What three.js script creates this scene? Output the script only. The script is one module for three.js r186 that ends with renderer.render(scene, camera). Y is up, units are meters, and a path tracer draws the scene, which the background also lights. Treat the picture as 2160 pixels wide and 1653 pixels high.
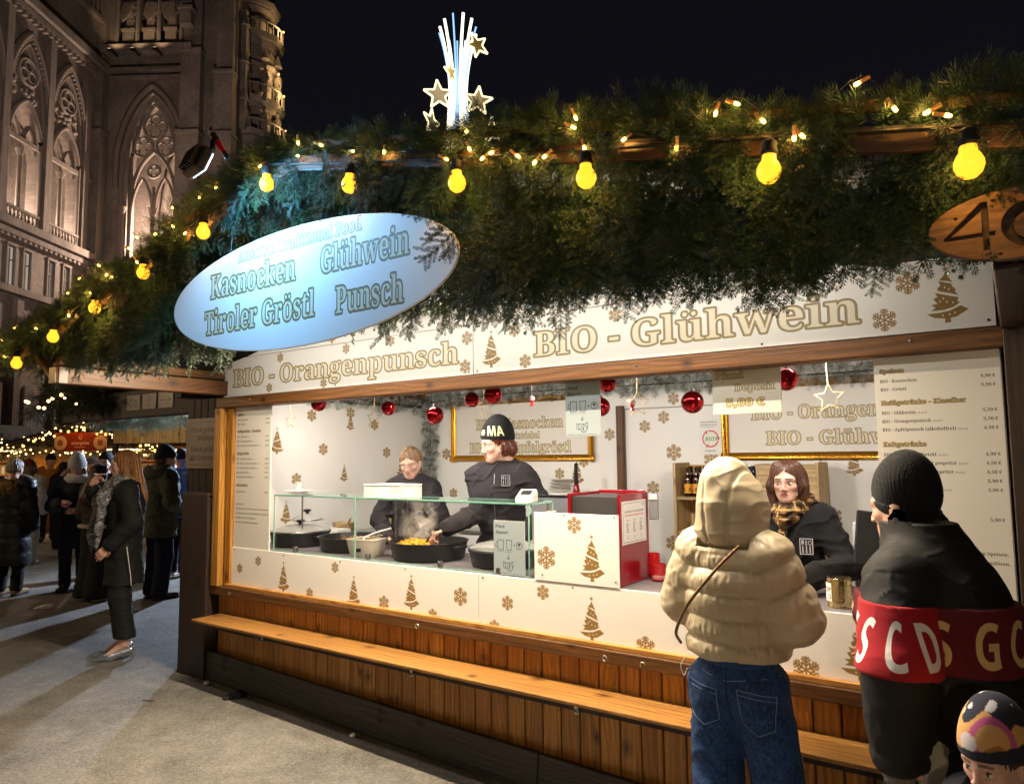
import * as THREE from 'three';
import { mergeGeometries, mergeVertices } from 'three/addons/utils/BufferGeometryUtils.js';
import { RoundedBoxGeometry } from 'three/addons/geometries/RoundedBoxGeometry.js';
import { RectAreaLightUniformsLib } from 'three/addons/lights/RectAreaLightUniformsLib.js';

// ---------- camera, sky, exposure ----------
const scene = new THREE.Scene();
const camera = new THREE.PerspectiveCamera(57.33, 2160 / 1653, 0.05, 400);
camera.position.set(0, 1.62, 3.2465);
camera.rotation.set(0.08815, 0.6121, -0.01053, 'YXZ');
scene.add(camera);
const renderer = new THREE.WebGLRenderer();
renderer.toneMapping = THREE.LinearToneMapping;
renderer.toneMappingExposure = 1;
renderer.shadowMap.enabled = true;
RectAreaLightUniformsLib.init();
{ // night sky over a lit city: nearly black navy, a touch lighter towards the horizon all the way round
  const w = 64, h = 32, d = new Float32Array(w * h * 4);
  for (let j = 0; j < h; j++) for (let i = 0; i < w; i++) {
    const el = ((j + 0.5) / h - 0.5) * 2, g = Math.exp(-Math.abs(el) * 3), o = (j * w + i) * 4;
    d[o] = 0.0031 + 0.0032 * g; d[o + 1] = 0.0031 + 0.0028 * g; d[o + 2] = 0.0053 + 0.003 * g; d[o + 3] = 1;
  }
  const t = new THREE.DataTexture(d, w, h, THREE.RGBAFormat, THREE.FloatType);
  t.mapping = THREE.EquirectangularReflectionMapping; t.magFilter = t.minFilter = THREE.LinearFilter; t.needsUpdate = true;
  scene.background = t; scene.environment = t;
}
const WARM = 0xffe9c8, NEUTRAL = 0xfff5e8, COLD = 0xcfe2ff;
const LIGHTS = { tube: 520, wash: 32, inside: 350, sign: 6.2, plaza: 140, front: 15, lane: 16, bulb: 0.3, fairy: 0.045, facade: 560 };

// ---------- helpers ----------
let seed = 7;
const rnd = () => { seed = (seed + 0x6d2b79f5) | 0; let t = Math.imul(seed ^ (seed >>> 15), 1 | seed); t = (t + Math.imul(t ^ (t >>> 7), 61 | t)) ^ t; return ((t ^ (t >>> 14)) >>> 0) / 4294967296; };
const rr = (a, b) => a + (b - a) * rnd();
const V = (x, y, z) => new THREE.Vector3(x, y, z);
const { lerp, clamp, smoothstep } = THREE.MathUtils;
const PI = Math.PI;
const hash = (x, y, z) => { let h = Math.imul(x, 374761393) ^ Math.imul(y, 668265263) ^ Math.imul(z, 1274126177); h = Math.imul(h ^ (h >>> 13), 1274126177); return ((h ^ (h >>> 16)) >>> 0) / 4294967296; };
function vnoise(x, y, z) { // value noise, -1..1
  const ix = Math.floor(x), iy = Math.floor(y), iz = Math.floor(z); let fx = x - ix, fy = y - iy, fz = z - iz;
  fx = fx * fx * (3 - 2 * fx); fy = fy * fy * (3 - 2 * fy); fz = fz * fz * (3 - 2 * fz);
  const L = (a, b, t) => a + (b - a) * t, H = (a, b, c) => hash(ix + a, iy + b, iz + c);
  return L(L(L(H(0, 0, 0), H(1, 0, 0), fx), L(H(0, 1, 0), H(1, 1, 0), fx), fy), L(L(H(0, 0, 1), H(1, 0, 1), fx), L(H(0, 1, 1), H(1, 1, 1), fx), fy), fz) * 2 - 1;
}
function tnoise(u, v, n, s) { // tileable 2-D value noise, n cells a side
  const m = (a) => ((a % n) + n) % n, ix = Math.floor(u * n), iy = Math.floor(v * n); let fx = u * n - ix, fy = v * n - iy;
  fx = fx * fx * (3 - 2 * fx); fy = fy * fy * (3 - 2 * fy);
  const a = hash(m(ix), m(iy), s), b = hash(m(ix + 1), m(iy), s), c = hash(m(ix), m(iy + 1), s), d = hash(m(ix + 1), m(iy + 1), s);
  return (a + (b - a) * fx) * (1 - fy) + (c + (d - c) * fx) * fy;
}
function dataTex(w, h, f, srgb, wrap = true) { // f(u,v) -> [r,g,b] 0..1
  const d = new Uint8Array(w * h * 4);
  for (let j = 0; j < h; j++) for (let i = 0; i < w; i++) {
    const c = f((i + 0.5) / w, (j + 0.5) / h), o = (j * w + i) * 4;
    d[o] = clamp(c[0], 0, 1) * 255; d[o + 1] = clamp(c[1], 0, 1) * 255; d[o + 2] = clamp(c[2], 0, 1) * 255; d[o + 3] = 255;
  }
  const t = new THREE.DataTexture(d, w, h); t.magFilter = THREE.LinearFilter; t.minFilter = THREE.LinearMipmapLinearFilter; t.generateMipmaps = true;
  if (wrap) t.wrapS = t.wrapT = THREE.RepeatWrapping;
  if (srgb) t.colorSpace = THREE.SRGBColorSpace;
  t.needsUpdate = true; return t;
}
function canvasTex(w, h, draw) {
  const c = document.createElement('canvas'); c.width = w; c.height = h; const x = c.getContext('2d'); draw(x, w, h);
  const t = new THREE.CanvasTexture(c); t.colorSpace = THREE.SRGBColorSpace; t.anisotropy = 4; return t;
}
const std = (o) => new THREE.MeshStandardMaterial(o);
const phy = (o) => new THREE.MeshPhysicalMaterial(o);
const col = (r, g, b) => new THREE.Color().setRGB(r, g, b);
const used = new Map();
function numbered(n) { const k = used.get(n) ?? 0; used.set(n, k + 1); return k ? n + '_' + String(k).padStart(3, '0') : n; }
function tag(o, label, category, group, kind) { if (label) o.userData.label = label; if (category) o.userData.category = category; if (group) o.userData.group = group; if (kind) o.userData.kind = kind; return o; }
function thing(name, label, category, pos = [0, 0, 0], turn = 0, group) {
  const o = new THREE.Group(); o.name = numbered(name); o.position.set(...pos); o.rotation.y = turn; scene.add(o); return tag(o, label, category, group);
}
function geoJoin(list) {
  list = [].concat(list).filter(Boolean);
  if (list.length === 1) return list[0];
  const keys = ['position', 'normal', 'uv'].concat(list.every((g) => g.attributes.color) ? ['color'] : []);
  return mergeGeometries(list.map((g) => { const r = g.index ? g.toNonIndexed() : g.clone(); for (const k of Object.keys(r.attributes)) if (!keys.includes(k)) r.deleteAttribute(k); if (!r.attributes.uv) r.setAttribute('uv', new THREE.BufferAttribute(new Float32Array(r.attributes.position.count * 2), 2)); if (!r.attributes.normal) r.computeVertexNormals(); return r; }));
}
function mesh(name, geos, mat, parent = scene, label) {
  const m = new THREE.Mesh(geoJoin(geos), mat); m.name = parent === scene ? numbered(name) : name; m.castShadow = m.receiveShadow = true; parent.add(m);
  if (label) m.userData.label = label; return m;
}
function structure(name, geos, mat) { const m = mesh(name, geos, mat); m.userData.kind = 'structure'; return m; }
const mv = (g, x = 0, y = 0, z = 0) => g.translate(x, y, z);
const bx = (w, h, d, x = 0, y = 0, z = 0) => new THREE.BoxGeometry(w, h, d).translate(x, y, z);
const rbx = (w, h, d, x = 0, y = 0, z = 0, r = 0.006, s = 1) => new RoundedBoxGeometry(w, h, d, s, Math.min(r, w / 2.01, h / 2.01, d / 2.01)).translate(x, y, z);
const cyl = (r1, r2, h, x = 0, y = 0, z = 0, n = 20, open = false) => new THREE.CylinderGeometry(r1, r2, h, n, 1, open).translate(x, y, z);
const sph = (r, x = 0, y = 0, z = 0, n = 16) => new THREE.SphereGeometry(r, n, Math.round(n * 0.7)).translate(x, y, z);
const lathe = (pts, n = 24) => new THREE.LatheGeometry(pts.map((p) => new THREE.Vector2(Math.max(p[0], 1e-4), p[1])), n);
const tube = (pts, r, seg = 24, n = 6, closed = false) => new THREE.TubeGeometry(new THREE.CatmullRomCurve3(pts.map((p) => (p.isVector3 ? p : V(...p))), closed, 'catmullrom', 0.4), seg, r, n, closed);
const poly = (pts, r, n = 6, closed = false) => { const c = new THREE.CurvePath(), q = pts.map((p) => (p.isVector3 ? p : V(...p))); for (let i = 0; i < q.length - (closed ? 0 : 1); i++) c.add(new THREE.LineCurve3(q[i], q[(i + 1) % q.length])); return geoJoin(c.curves.map((s) => new THREE.TubeGeometry(s, 1, r, n))); };
const ext = (shape, depth, bev = 0, seg = 12) => new THREE.ExtrudeGeometry(shape, { depth, bevelEnabled: bev > 0, bevelSize: bev, bevelThickness: bev, bevelSegments: 1, curveSegments: seg });
const shp = (pts) => { const s = new THREE.Shape(); pts.forEach((p, i) => (i ? s.lineTo(p[0], p[1]) : s.moveTo(p[0], p[1]))); s.closePath(); return s; };
function rod(a, b, r1, r2, n = 8) { // tapered rod between two points
  const A = V(...a), B = V(...b), d = B.clone().sub(A), g = new THREE.CylinderGeometry(r2 ?? r1, r1, d.length(), n).translate(0, d.length() / 2, 0);
  return g.applyQuaternion(new THREE.Quaternion().setFromUnitVectors(V(0, 1, 0), d.normalize())).translate(...a);
}
function boxUV(g, along = 'x', scale = 1, off = rnd() * 7) { // uv in metres, u along the grain
  if (g.index) g = g.toNonIndexed();
  const p = g.attributes.position, n = g.attributes.normal, uv = new Float32Array(p.count * 2), A = { x: 0, y: 1, z: 2 }[along];
  for (let i = 0; i < p.count; i++) {
    const N = [Math.abs(n.getX(i)), Math.abs(n.getY(i)), Math.abs(n.getZ(i))], q = [p.getX(i), p.getY(i), p.getZ(i)];
    let dom = N[0] > N[1] ? (N[0] > N[2] ? 0 : 2) : N[1] > N[2] ? 1 : 2, b;
    if (dom === A) { const o = [0, 1, 2].filter((k) => k !== A); uv[2 * i] = q[o[0]] * scale * 0.15 + off; uv[2 * i + 1] = q[o[1]] * scale + off; continue; }
    b = 3 - A - dom; uv[2 * i] = q[A] * scale + off; uv[2 * i + 1] = q[b] * scale + off * 1.7;
  }
  g.setAttribute('uv', new THREE.BufferAttribute(uv, 2)); return g;
}
function planeUV(g, x0, y0, w, h, ax = 0, ay = 1) { // front-projected uv 0..1 over a rectangle
  const p = g.attributes.position, uv = new Float32Array(p.count * 2), q = [0, 0, 0];
  for (let i = 0; i < p.count; i++) { q[0] = p.getX(i); q[1] = p.getY(i); q[2] = p.getZ(i); uv[2 * i] = (q[ax] - x0) / w; uv[2 * i + 1] = (q[ay] - y0) / h; }
  g.setAttribute('uv', new THREE.BufferAttribute(uv, 2)); return g;
}
// the ground falls gently to the right along the stall
const groundY = (x) => (x < -5.05 ? -0.017 : -0.017 - 0.03 * (x + 5.05));

// ---------- materials ----------
const grainTex = dataTex(1024, 512, (u, v) => { // 1.6 m x 0.8 m of sawn softwood, nearly grey so that a tint makes it pine or oak
  let w = tnoise(u, v, 4, 3) * 0.35 + tnoise(u, v, 9, 4) * 0.12;
  let ring = 0.5 + 0.5 * Math.sin((v * 26 + w * 9) * PI * 2 * 0.9), fine = tnoise(u * 0.5, v, 256, 5), streak = tnoise(u * 0.06, v, 96, 6);
  let t = 0.74 + 0.15 * ring * (0.4 + 0.6 * tnoise(u, v, 5, 8)) + 0.1 * (fine - 0.5) + 0.22 * (streak - 0.5), k = 0;
  for (let i = 0; i < 11; i++) { const kx = hash(i, 1, 9), ky = hash(i, 2, 9); let dx = Math.abs(u - kx), dy = Math.abs(v - ky); dx = Math.min(dx, 1 - dx) * 1.6; dy = Math.min(dy, 1 - dy) * 0.8; const r = Math.hypot(dx * 0.75, dy) / (0.007 + 0.007 * hash(i, 3, 9)); k = Math.max(k, Math.exp(-r * r * 0.7) + 0.25 * Math.exp(-Math.pow(r - 2, 2))); }
  t *= 1 - 0.55 * k;
  return [t, t * (0.985 - 0.1 * k), t * (0.96 - 0.2 * k)];
}, true);
grainTex.repeat.set(1 / 1.6, 1 / 0.8);
const wood = (hex, rough = 0.55, bump = 0.0012) => std({ color: hex, map: grainTex, roughness: rough, bumpMap: grainTex, bumpScale: bump });
const M = {
  pine: wood(0xd6953c, 0.42), pineB: wood(0xc98836, 0.45), pineC: wood(0xdc9f4a, 0.45), honey: wood(0xe0a050, 0.4), pale: wood(0xe6c48e, 0.5),
  beam: wood(0x7a4f24, 0.5, 0.002), beamDark: wood(0x4a3320, 0.55, 0.002), grey: wood(0x55504b, 0.75, 0.003), darkBoard: wood(0x3a2a22, 0.6), oak: wood(0xb0662a, 0.5),
  panel: std({ color: 0xe6e0d4, roughness: 0.5 }), white: std({ color: 0xe9e6df, roughness: 0.5 }), black: std({ color: 0x141416, roughness: 0.6 }),
  steel: std({ color: 0xb8b8b4, roughness: 0.3, metalness: 1 }), tin: std({ color: 0xcbb98a, roughness: 0.22, metalness: 1 }), iron: std({ color: 0x2b2b2d, roughness: 0.35, metalness: 0.6 }),
  gold: std({ color: 0xc28a2c, roughness: 0.3, metalness: 0.9 }), red: phy({ color: 0x8d0a1c, roughness: 0.25, clearcoat: 0.6 }), mug: phy({ color: 0xc4141a, roughness: 0.2, clearcoat: 0.8 }),
  counter: std({ color: 0x78747a, roughness: 0.45 }), rubber: std({ color: 0x17171a, roughness: 0.8 }), cable: std({ color: 0x0c0c0e, roughness: 0.6 }),
  needle: std({ color: col(0.022, 0.066, 0.03), roughness: 0.55, side: THREE.DoubleSide }), needleB: std({ color: col(0.05, 0.085, 0.055), roughness: 0.55, side: THREE.DoubleSide }),
  twig: std({ color: 0x4a3420, roughness: 0.9 }),
};
const glowMat = (hex, k) => std({ color: 0x000000, emissive: hex, emissiveIntensity: k, roughness: 0.4 });
// ---------- ground ----------
{
  const asphalt = dataTex(1024, 1024, (u, v) => {
    const g = tnoise(u, v, 300, 1), g2 = tnoise(u, v, 170, 2), p = tnoise(u, v, 7, 3), q = tnoise(u, v, 23, 4), sp = hash((u * 1024) | 0, (v * 1024) | 0, 5);
    let t = 0.425 + 0.1 * (g - 0.5) + 0.1 * (g2 - 0.5) + 0.12 * (p - 0.5) + 0.07 * (q - 0.5) + (sp > 0.975 ? 0.13 : sp < 0.05 ? -0.1 : 0);
    if (p > 0.72 && q > 0.45) t -= 0.035 * Math.min(1, (p - 0.72) * 9);
    return [t * 1.0, t * 0.96, t * 0.89];
  }, true);
  asphalt.repeat.set(1, 1);
  const bump = dataTex(512, 512, (u, v) => { const t = tnoise(u, v, 170, 11) * 0.6 + tnoise(u, v, 80, 12) * 0.4; return [t, t, t]; });
  const g = new THREE.BufferGeometry(), pos = [], uv = [], idx = [], xs = [-260, -120, -60, -30, -18, -12, -9, -7, -6, -5.05, -4, -3, -2, -1, 0, 1, 2, 6, 20, 80], zs = [-260, -120, -60, -30, -15, -8, -4, -2, -1, 0, 1, 2, 3, 4, 6, 12, 40];
  for (const z of zs) for (const x of xs) { pos.push(x, x > 6 ? groundY(6) : groundY(x), z); uv.push(x / 1.7, z / 1.7); }
  for (let j = 0; j < zs.length - 1; j++) for (let i = 0; i < xs.length - 1; i++) { const a = j * xs.length + i; idx.push(a, a + xs.length, a + 1, a + 1, a + xs.length, a + xs.length + 1); }
  g.setAttribute('position', new THREE.Float32BufferAttribute(pos, 3)); g.setAttribute('uv', new THREE.Float32BufferAttribute(uv, 2)); g.setIndex(idx); g.computeVertexNormals();
  structure('ground', g, std({ color: 0xffffff, map: asphalt, bumpMap: bump, bumpScale: 0.004, roughness: 0.82 }));
}

// ---------- printed decor: fir trees, snowflakes, outlined lettering ----------
const GOLD = '#93723e';
function drawTree(x, cx, base, h, c = GOLD) { // stylised fir with garlands, star on top
  x.save(); x.translate(cx, base); x.scale(h, -h); x.fillStyle = c;
  const P = (pts) => { x.beginPath(); pts.forEach((p, i) => (i ? x.lineTo(p[0], p[1]) : x.moveTo(p[0], p[1]))); x.closePath(); x.fill(); };
  x.beginPath(); for (let i = 0; i < 10; i++) { const a = PI / 2 + i * PI / 5, r = i % 2 ? 0.022 : 0.055; x[i ? 'lineTo' : 'moveTo'](r * Math.cos(a), 0.945 + r * Math.sin(a)); } x.fill();
  P([[-0.045, 0], [0.045, 0], [0.04, 0.1], [-0.035, 0.1]]);
  P([[-0.31, 0.175], [-0.2, 0.1], [-0.05, 0.075], [0.12, 0.085], [0.31, 0.2], [0.2, 0.275], [0.03, 0.2], [-0.12, 0.18]]);
  P([[-0.24, 0.225], [-0.06, 0.225], [0.1, 0.265], [0.2, 0.34], [0.155, 0.345], [0.17, 0.42], [0.05, 0.46], [-0.17, 0.54], [-0.135, 0.46], [-0.2, 0.44], [-0.14, 0.34], [-0.24, 0.33], [-0.17, 0.28]]);
  P([[-0.12, 0.565], [0.06, 0.505], [0.17, 0.46], [0.12, 0.54], [0.15, 0.55], [0.08, 0.64], [0.1, 0.66], [-0.05, 0.72], [-0.11, 0.735], [-0.08, 0.65], [-0.13, 0.62]]);
  P([[-0.1, 0.75], [0.03, 0.725], [0.1, 0.69], [0.04, 0.8], [0, 0.89], [-0.03, 0.82]]);
  x.fillStyle = '#e6ded0';
  for (const [a, b] of [[-0.07, 0.13], [0.03, 0.14], [0.11, 0.16], [-0.1, 0.38], [0, 0.36], [0.09, 0.34], [-0.02, 0.62], [0.04, 0.58], [-0.05, 0.43]]) { x.beginPath(); x.ellipse(a, b, 0.013, 0.02, 0, 0, 7); x.fill(); }
  x.restore();
}
function drawFlake(x, cx, cy, r, c = GOLD) {
  x.save(); x.translate(cx, cy); x.strokeStyle = c; x.lineCap = 'round'; x.lineWidth = r * 0.13;
  for (let i = 0; i < 6; i++) { x.save(); x.rotate(i * PI / 3); x.beginPath(); x.moveTo(0, 0); x.lineTo(0, r); for (const [a, l] of [[0.32, 0.26], [0.55, 0.3], [0.78, 0.2]]) { x.moveTo(0, r * a); x.lineTo(r * l, r * (a + l * 0.8)); x.moveTo(0, r * a); x.lineTo(-r * l, r * (a + l * 0.8)); } x.stroke(); x.restore(); }
  x.restore();
}
function goldText(x, s, cx, base, width, size, font = 'serif', weight = 'bold', fill = '#e9dfc8', dark = 0) { // fits the words to a width
  x.save(); x.font = weight + ' ' + size + 'px ' + font; const w = x.measureText(s).width; x.translate(cx, base); x.scale(width / w, 1); x.lineJoin = 'round';
  x.lineWidth = size * (0.085 + dark * 0.03); x.strokeStyle = dark ? '#4a452c' : '#5f5232'; x.strokeText(s, -w / 2, 0); x.lineWidth = size * 0.066; x.strokeStyle = '#98824a'; x.strokeText(s, -w / 2, 0);
  x.fillStyle = fill; x.fillText(s, -w / 2, 0); x.lineWidth = size * 0.016; x.strokeStyle = '#94804c'; x.strokeText(s, -w / 2, 0); x.restore();
}
function board(W, H0, x0, y0, w, h, draw, base = '#f0ede7') { // canvas whose drawing works in metres
  const H = Math.ceil(W * h / w); return canvasTex(W, H, (x) => { x.fillStyle = base; x.fillRect(0, 0, W, H); const sx = W / w, sy = H / h; draw(x, (X) => (X - x0) * sx, (Y) => (y0 + h - Y) * sy, sx); });
}
const printed = (tex, rough = 0.42) => std({ map: tex, roughness: rough });

// ---------- the market stall: frame, panels, planks, roof ----------
const stall = thing('market_stall', 'wooden Christmas market stall with gable roof, white gold-printed panels and long serving hatch', 'market stall');
const BW = -2.3; // back wall
{
  const W = (w, h, d, x, y, z, along, r = 0.005) => boxUV(rbx(w, h, d, x, y, z, r), along);
  // posts and lintel
  mesh('corner_post', [W(0.085, 1.33, 0.13, -4.985, 1.335, 0.0, 'y')], M.pineC, stall);
  mesh('corner_post', [W(0.07, 1.33, 0.09, -4.885, 1.335, -0.02, 'y')], M.pine, stall);
  mesh('corner_post', [W(0.13, 2.3, 0.14, 0.045, 0.95, 0.005, 'y')], M.beamDark, stall);
  mesh('hatch_lintel', [W(5.03, 0.078, 0.11, -2.51, 2.04, 0.0, 'x', 0.008)], M.beam, stall);
  mesh('gable_rafter', [boxUV(mv(bx(2.62, 0.09, 0.08).rotateZ(Math.atan(0.222)), -3.86, 2.545, -0.09), 'x'), boxUV(mv(bx(2.62, 0.09, 0.08).rotateZ(-Math.atan(0.222)), -1.34, 2.53, -0.09), 'x')], M.beam, stall);
  for (const [x, y] of [[-0.32, 2.052], [-1.5, 2.05], [-3.1, 2.052], [-4.6, 2.05]]) mesh('screw_head', [sph(0.006, x, y, 0.056, 8)], M.steel, stall);
  // hatch trim, rail
  mesh('hatch_trim', [W(4.9, 0.022, 0.05, -2.44, 0.682, 0.012, 'x', 0.003)], M.honey, stall);
  mesh('hatch_rail', [W(5.12, 0.066, 0.06, -2.5, 0.638, 0.022, 'x', 0.008)], M.beam, stall);
  for (const [x, s] of [[-4.78, 1], [-2.93, 1], [-1.7, 1], [-1.5, 0]]) mesh('cup_hook', [new THREE.TorusGeometry(0.012, 0.0028, 6, 12, s ? 5 : 4).translate(x, 0.634, 0.066)], M.steel, stall);
  // plank wall below
  const wall = new THREE.Group(); wall.name = 'plank_wall'; stall.add(wall);
  const pitch = 0.112, pm = [M.pine, M.pineB, M.pineC, M.pine, M.pineB];
  for (let i = 0; i < 46; i++) {
    const x = -5.02 + pitch * (i + 0.5), bot = groundY(x) + 0.05;
    mesh('plank', [boxUV(rbx(pitch - 0.006, 0.625 - bot, 0.02, x, (0.625 + bot) / 2, -0.012 + rr(-0.001, 0.001), 0.006), 'y')], pm[(rnd() * 5) | 0], wall);
  }
  mesh('wall_backing', [bx(5.1, 0.72, 0.02, -2.5, 0.29, -0.04)], M.darkBoard, wall);
  // side wall outside
  const side = new THREE.Group(); side.name = 'side_wall'; stall.add(side);
  for (let i = 0; i < 20; i++) { const z = -0.08 - 0.112 * (i + 0.5); mesh('plank', [boxUV(rbx(0.02, 2.36, 0.106, -5.0, 1.2, z, 0.006), 'y')], pm[(rnd() * 5) | 0], side); }
  // gable end planks beside the panel, seen under the soffit
  const gab = new THREE.Group(); gab.name = 'gable_wall'; stall.add(gab);
  for (let i = 0; i < 45; i++) { const x = -4.95 + 0.112 * i, top = 2.86 - 0.222 * Math.abs(x + 2.6) ; mesh('plank', [boxUV(rbx(0.106, top - 2.05, 0.02, x, (top + 2.05) / 2, -0.03, 0.005), 'y')], pm[(rnd() * 5) | 0], gab); }
  // skirting boards, weathered, following the ground
  const sk = (x0, x1) => { const y0 = groundY(x0), y1 = groundY(x1), g = boxUV(rbx(x1 - x0 - 0.006, 0.2, 0.028, 0, 0, 0, 0.006), 'x'); g.rotateX(-0.06); g.rotateZ(Math.atan2(y1 - y0, x1 - x0)); return g.translate((x0 + x1) / 2, (y0 + y1) / 2 + 0.104, 0.052); };
  const skm = wood(0x4f4a4a, 0.7, 0.003);
  mesh('skirting_board', [sk(-5.06, -2.1)], skm, stall); mesh('skirting_board', [sk(-2.1, 0.12)], skm, stall);
  // leaning shelf along the front
  mesh('ledge', [W(5.0, 0.019, 0.245, -2.46, 0.456, 0.128, 'x', 0.005)], wood(0xbf8a48, 0.45), stall);
  mesh('ledge_apron', [W(4.98, 0.075, 0.022, -2.46, 0.4, 0.075, 'x')], M.darkBoard, stall);
  for (const x of [-4.35, -2.95, -1.85, -0.8]) mesh('ledge_bracket', [bx(0.022, 0.09, 0.004, x, 0.395, 0.089), bx(0.022, 0.004, 0.12, x, 0.441, 0.14), rod([x, 0.36, 0.09], [x, 0.44, 0.19], 0.005)], M.steel, stall);
  // white counter front in two panels
  const low = board(2048, 256, -4.85, 0.69, 4.83, 0.27, (x, X, Y, s) => {
    for (const [a, b, r] of [[-4.75, 0.81, 0.034], [-4.53, 0.88, 0.034], [-3.71, 0.9, 0.034], [-3.26, 0.72, 0.043], [-3.96, 0.71, 0.034], [-2.86, 0.695, 0.034], [-2.65, 0.82, 0.05], [-2.32, 0.82, 0.038], [-2.09, 0.9, 0.038], [-2.41, 0.685, 0.035], [-1.51, 0.7, 0.05], [-0.78, 0.71, 0.055]]) drawFlake(x, X(a), Y(b), r * s);
    for (const [a, b, h] of [[-4.24, 0.69, 0.21], [-3.53, 0.665, 0.2], [-3.03, 0.705, 0.21], [-1.8, 0.69, 0.22], [-0.57, 0.7, 0.24]]) drawTree(x, X(a), Y(b), h * s);
  });
  for (const [a, b] of [[-4.85, -2.52], [-2.517, -0.02]]) {
    const p = mesh('counter_front', [planeUV(rbx(b - a, 0.27, 0.012, (a + b) / 2, 0.825, 0.0, 0.002), -4.85, 0.69, 4.83, 0.27)], printed(low), stall);
    for (let x = a + 0.03; x < b; x += 0.58) mesh('screw_head', [cyl(0.004, 0.004, 0.004, 0, 0, 0, 8).rotateX(PI / 2).translate(x, 0.942, 0.007)], M.iron, p);
  }
  // counter slab
  mesh('counter_top', [rbx(4.86, 0.03, 0.66, -2.44, 0.945, -0.335, 0.004)], M.counter, stall);
  mesh('counter_shelf', [bx(4.8, 0.02, 0.6, -2.44, 0.45, -0.34), bx(0.02, 0.9, 0.6, -4.8, 0.5, -0.34), bx(0.02, 0.9, 0.6, -0.1, 0.5, -0.34)], M.white, stall);
  // lettered panels above the hatch
  const upL = board(2048, 256, -4.97, 2.086, 2.435, 0.305, (x, X, Y, s) => {
    goldText(x, 'BIO - Orangenpunsch', X(-3.745), Y(2.158), 2.22 * s, 0.178 * s);
    for (const [a, b, r] of [[-4.9, 2.33, 0.035], [-4.41, 2.125, 0.034], [-4.29, 2.335, 0.034], [-3.82, 2.12, 0.033], [-3.6, 2.335, 0.034], [-3.19, 2.345, 0.034], [-2.575, 2.3, 0.04], [-2.59, 2.135, 0.04]]) drawFlake(x, X(a), Y(b), r * s);
  });
  const upR = board(2048, 256, -2.53, 2.086, 2.495, 0.29, (x, X, Y, s) => {
    goldText(x, 'BIO - Glühwein', X(-1.305), Y(2.15), 1.62 * s, 0.185 * s);
    for (const [a, b, r] of [[-2.24, 2.31, 0.038], [-2.17, 2.13, 0.038], [-1.62, 2.32, 0.036], [-0.32, 2.29, 0.045], [-0.41, 2.15, 0.045]]) drawFlake(x, X(a), Y(b), r * s);
    drawTree(x, X(-2.4), Y(2.115), 0.215 * s); drawTree(x, X(-0.19), Y(2.115), 0.225 * s);
  });
  mesh('lettered_panel', [planeUV(ext(shp([[-4.97, 2.086], [-2.533, 2.086], [-2.533, 2.374], [-4.72, 2.374], [-4.97, 2.33]]), 0.01), -4.97, 2.086, 2.435, 0.305).translate(0, 0, 0.018)], printed(upL), stall);
  mesh('lettered_panel', [planeUV(rbx(2.492, 0.288, 0.01, -1.282, 2.23, 0.023, 0.002), -2.53, 2.086, 2.495, 0.29)], printed(upR), stall);
  const gp = board(1024, 128, -4.6, 2.377, 4.5, 0.4, (x, X, Y, s) => { drawFlake(x, X(-1.57), Y(2.41), 0.036 * s); drawFlake(x, X(-2.45), Y(2.5), 0.04 * s); drawTree(x, X(-2.07), Y(2.38), 0.19 * s); drawTree(x, X(-3.74), Y(2.385), 0.19 * s); drawFlake(x, X(-0.85), Y(2.42), 0.036 * s); });
  mesh('gable_panel', [planeUV(ext(shp([[-4.68, 2.378], [-2.535, 2.378], [-2.535, 2.84]]), 0.01), -4.6, 2.377, 4.5, 0.4).translate(0, 0, 0.018)], printed(gp), stall);
  mesh('gable_panel', [planeUV(ext(shp([[-2.528, 2.378], [-0.45, 2.378], [-2.528, 2.84]]), 0.01), -4.6, 2.377, 4.5, 0.4).translate(0, 0, 0.018)], printed(gp), stall);
  for (const [x, y] of [[-2.56, 2.36], [-2.5, 2.36], [-2.56, 2.1], [-2.5, 2.1], [-0.06, 2.11], [-1.2, 2.36], [-0.9, 2.1], [-4.94, 2.1], [-3.7, 2.1]]) mesh('screw_head', [cyl(0.005, 0.005, 0.004, 0, 0, 0, 8).rotateX(PI / 2).translate(x, y, 0.03)], M.iron, stall);
  // interior
  mesh('floor', [boxUV(bx(4.95, 0.04, 2.3, -2.5, 0.03, -1.18), 'x')], M.grey, stall);
  const lw = board(1024, 1024, -2.3, 0.05, 2.3, 2.1, (x, X, Y, s) => { // x axis is z here
    for (const [z, b, h] of [[-0.45, 1.65, 0.22], [-1.24, 1.86, 0.16], [-1.17, 1.4, 0.16], [-0.55, 1.08, 0.19], [-1.9, 1.42, 0.2], [-1.75, 0.95, 0.2]]) drawTree(x, X(z), Y(b), h * s);
    for (const [z, b, r] of [[-0.65, 1.44, 0.05], [-0.93, 1.69, 0.05], [-0.8, 1.98, 0.05], [-1.54, 1.92, 0.05], [-1.24, 2.02, 0.05], [-1.7, 1.66, 0.05], [-1.5, 1.3, 0.05], [-0.3, 1.2, 0.05]]) drawFlake(x, X(z), Y(b), r * s);
  });
  mesh('inner_wall', [planeUV(bx(0.012, 2.08, 2.22, -4.955, 1.1, -1.19), -2.3, 0.05, 2.3, 2.1, 2, 1)], printed(lw), stall);
  mesh('inner_rail', [boxUV(bx(0.05, 0.06, 2.22, -4.93, 2.17, -1.19), 'z')], M.beam, stall);
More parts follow.
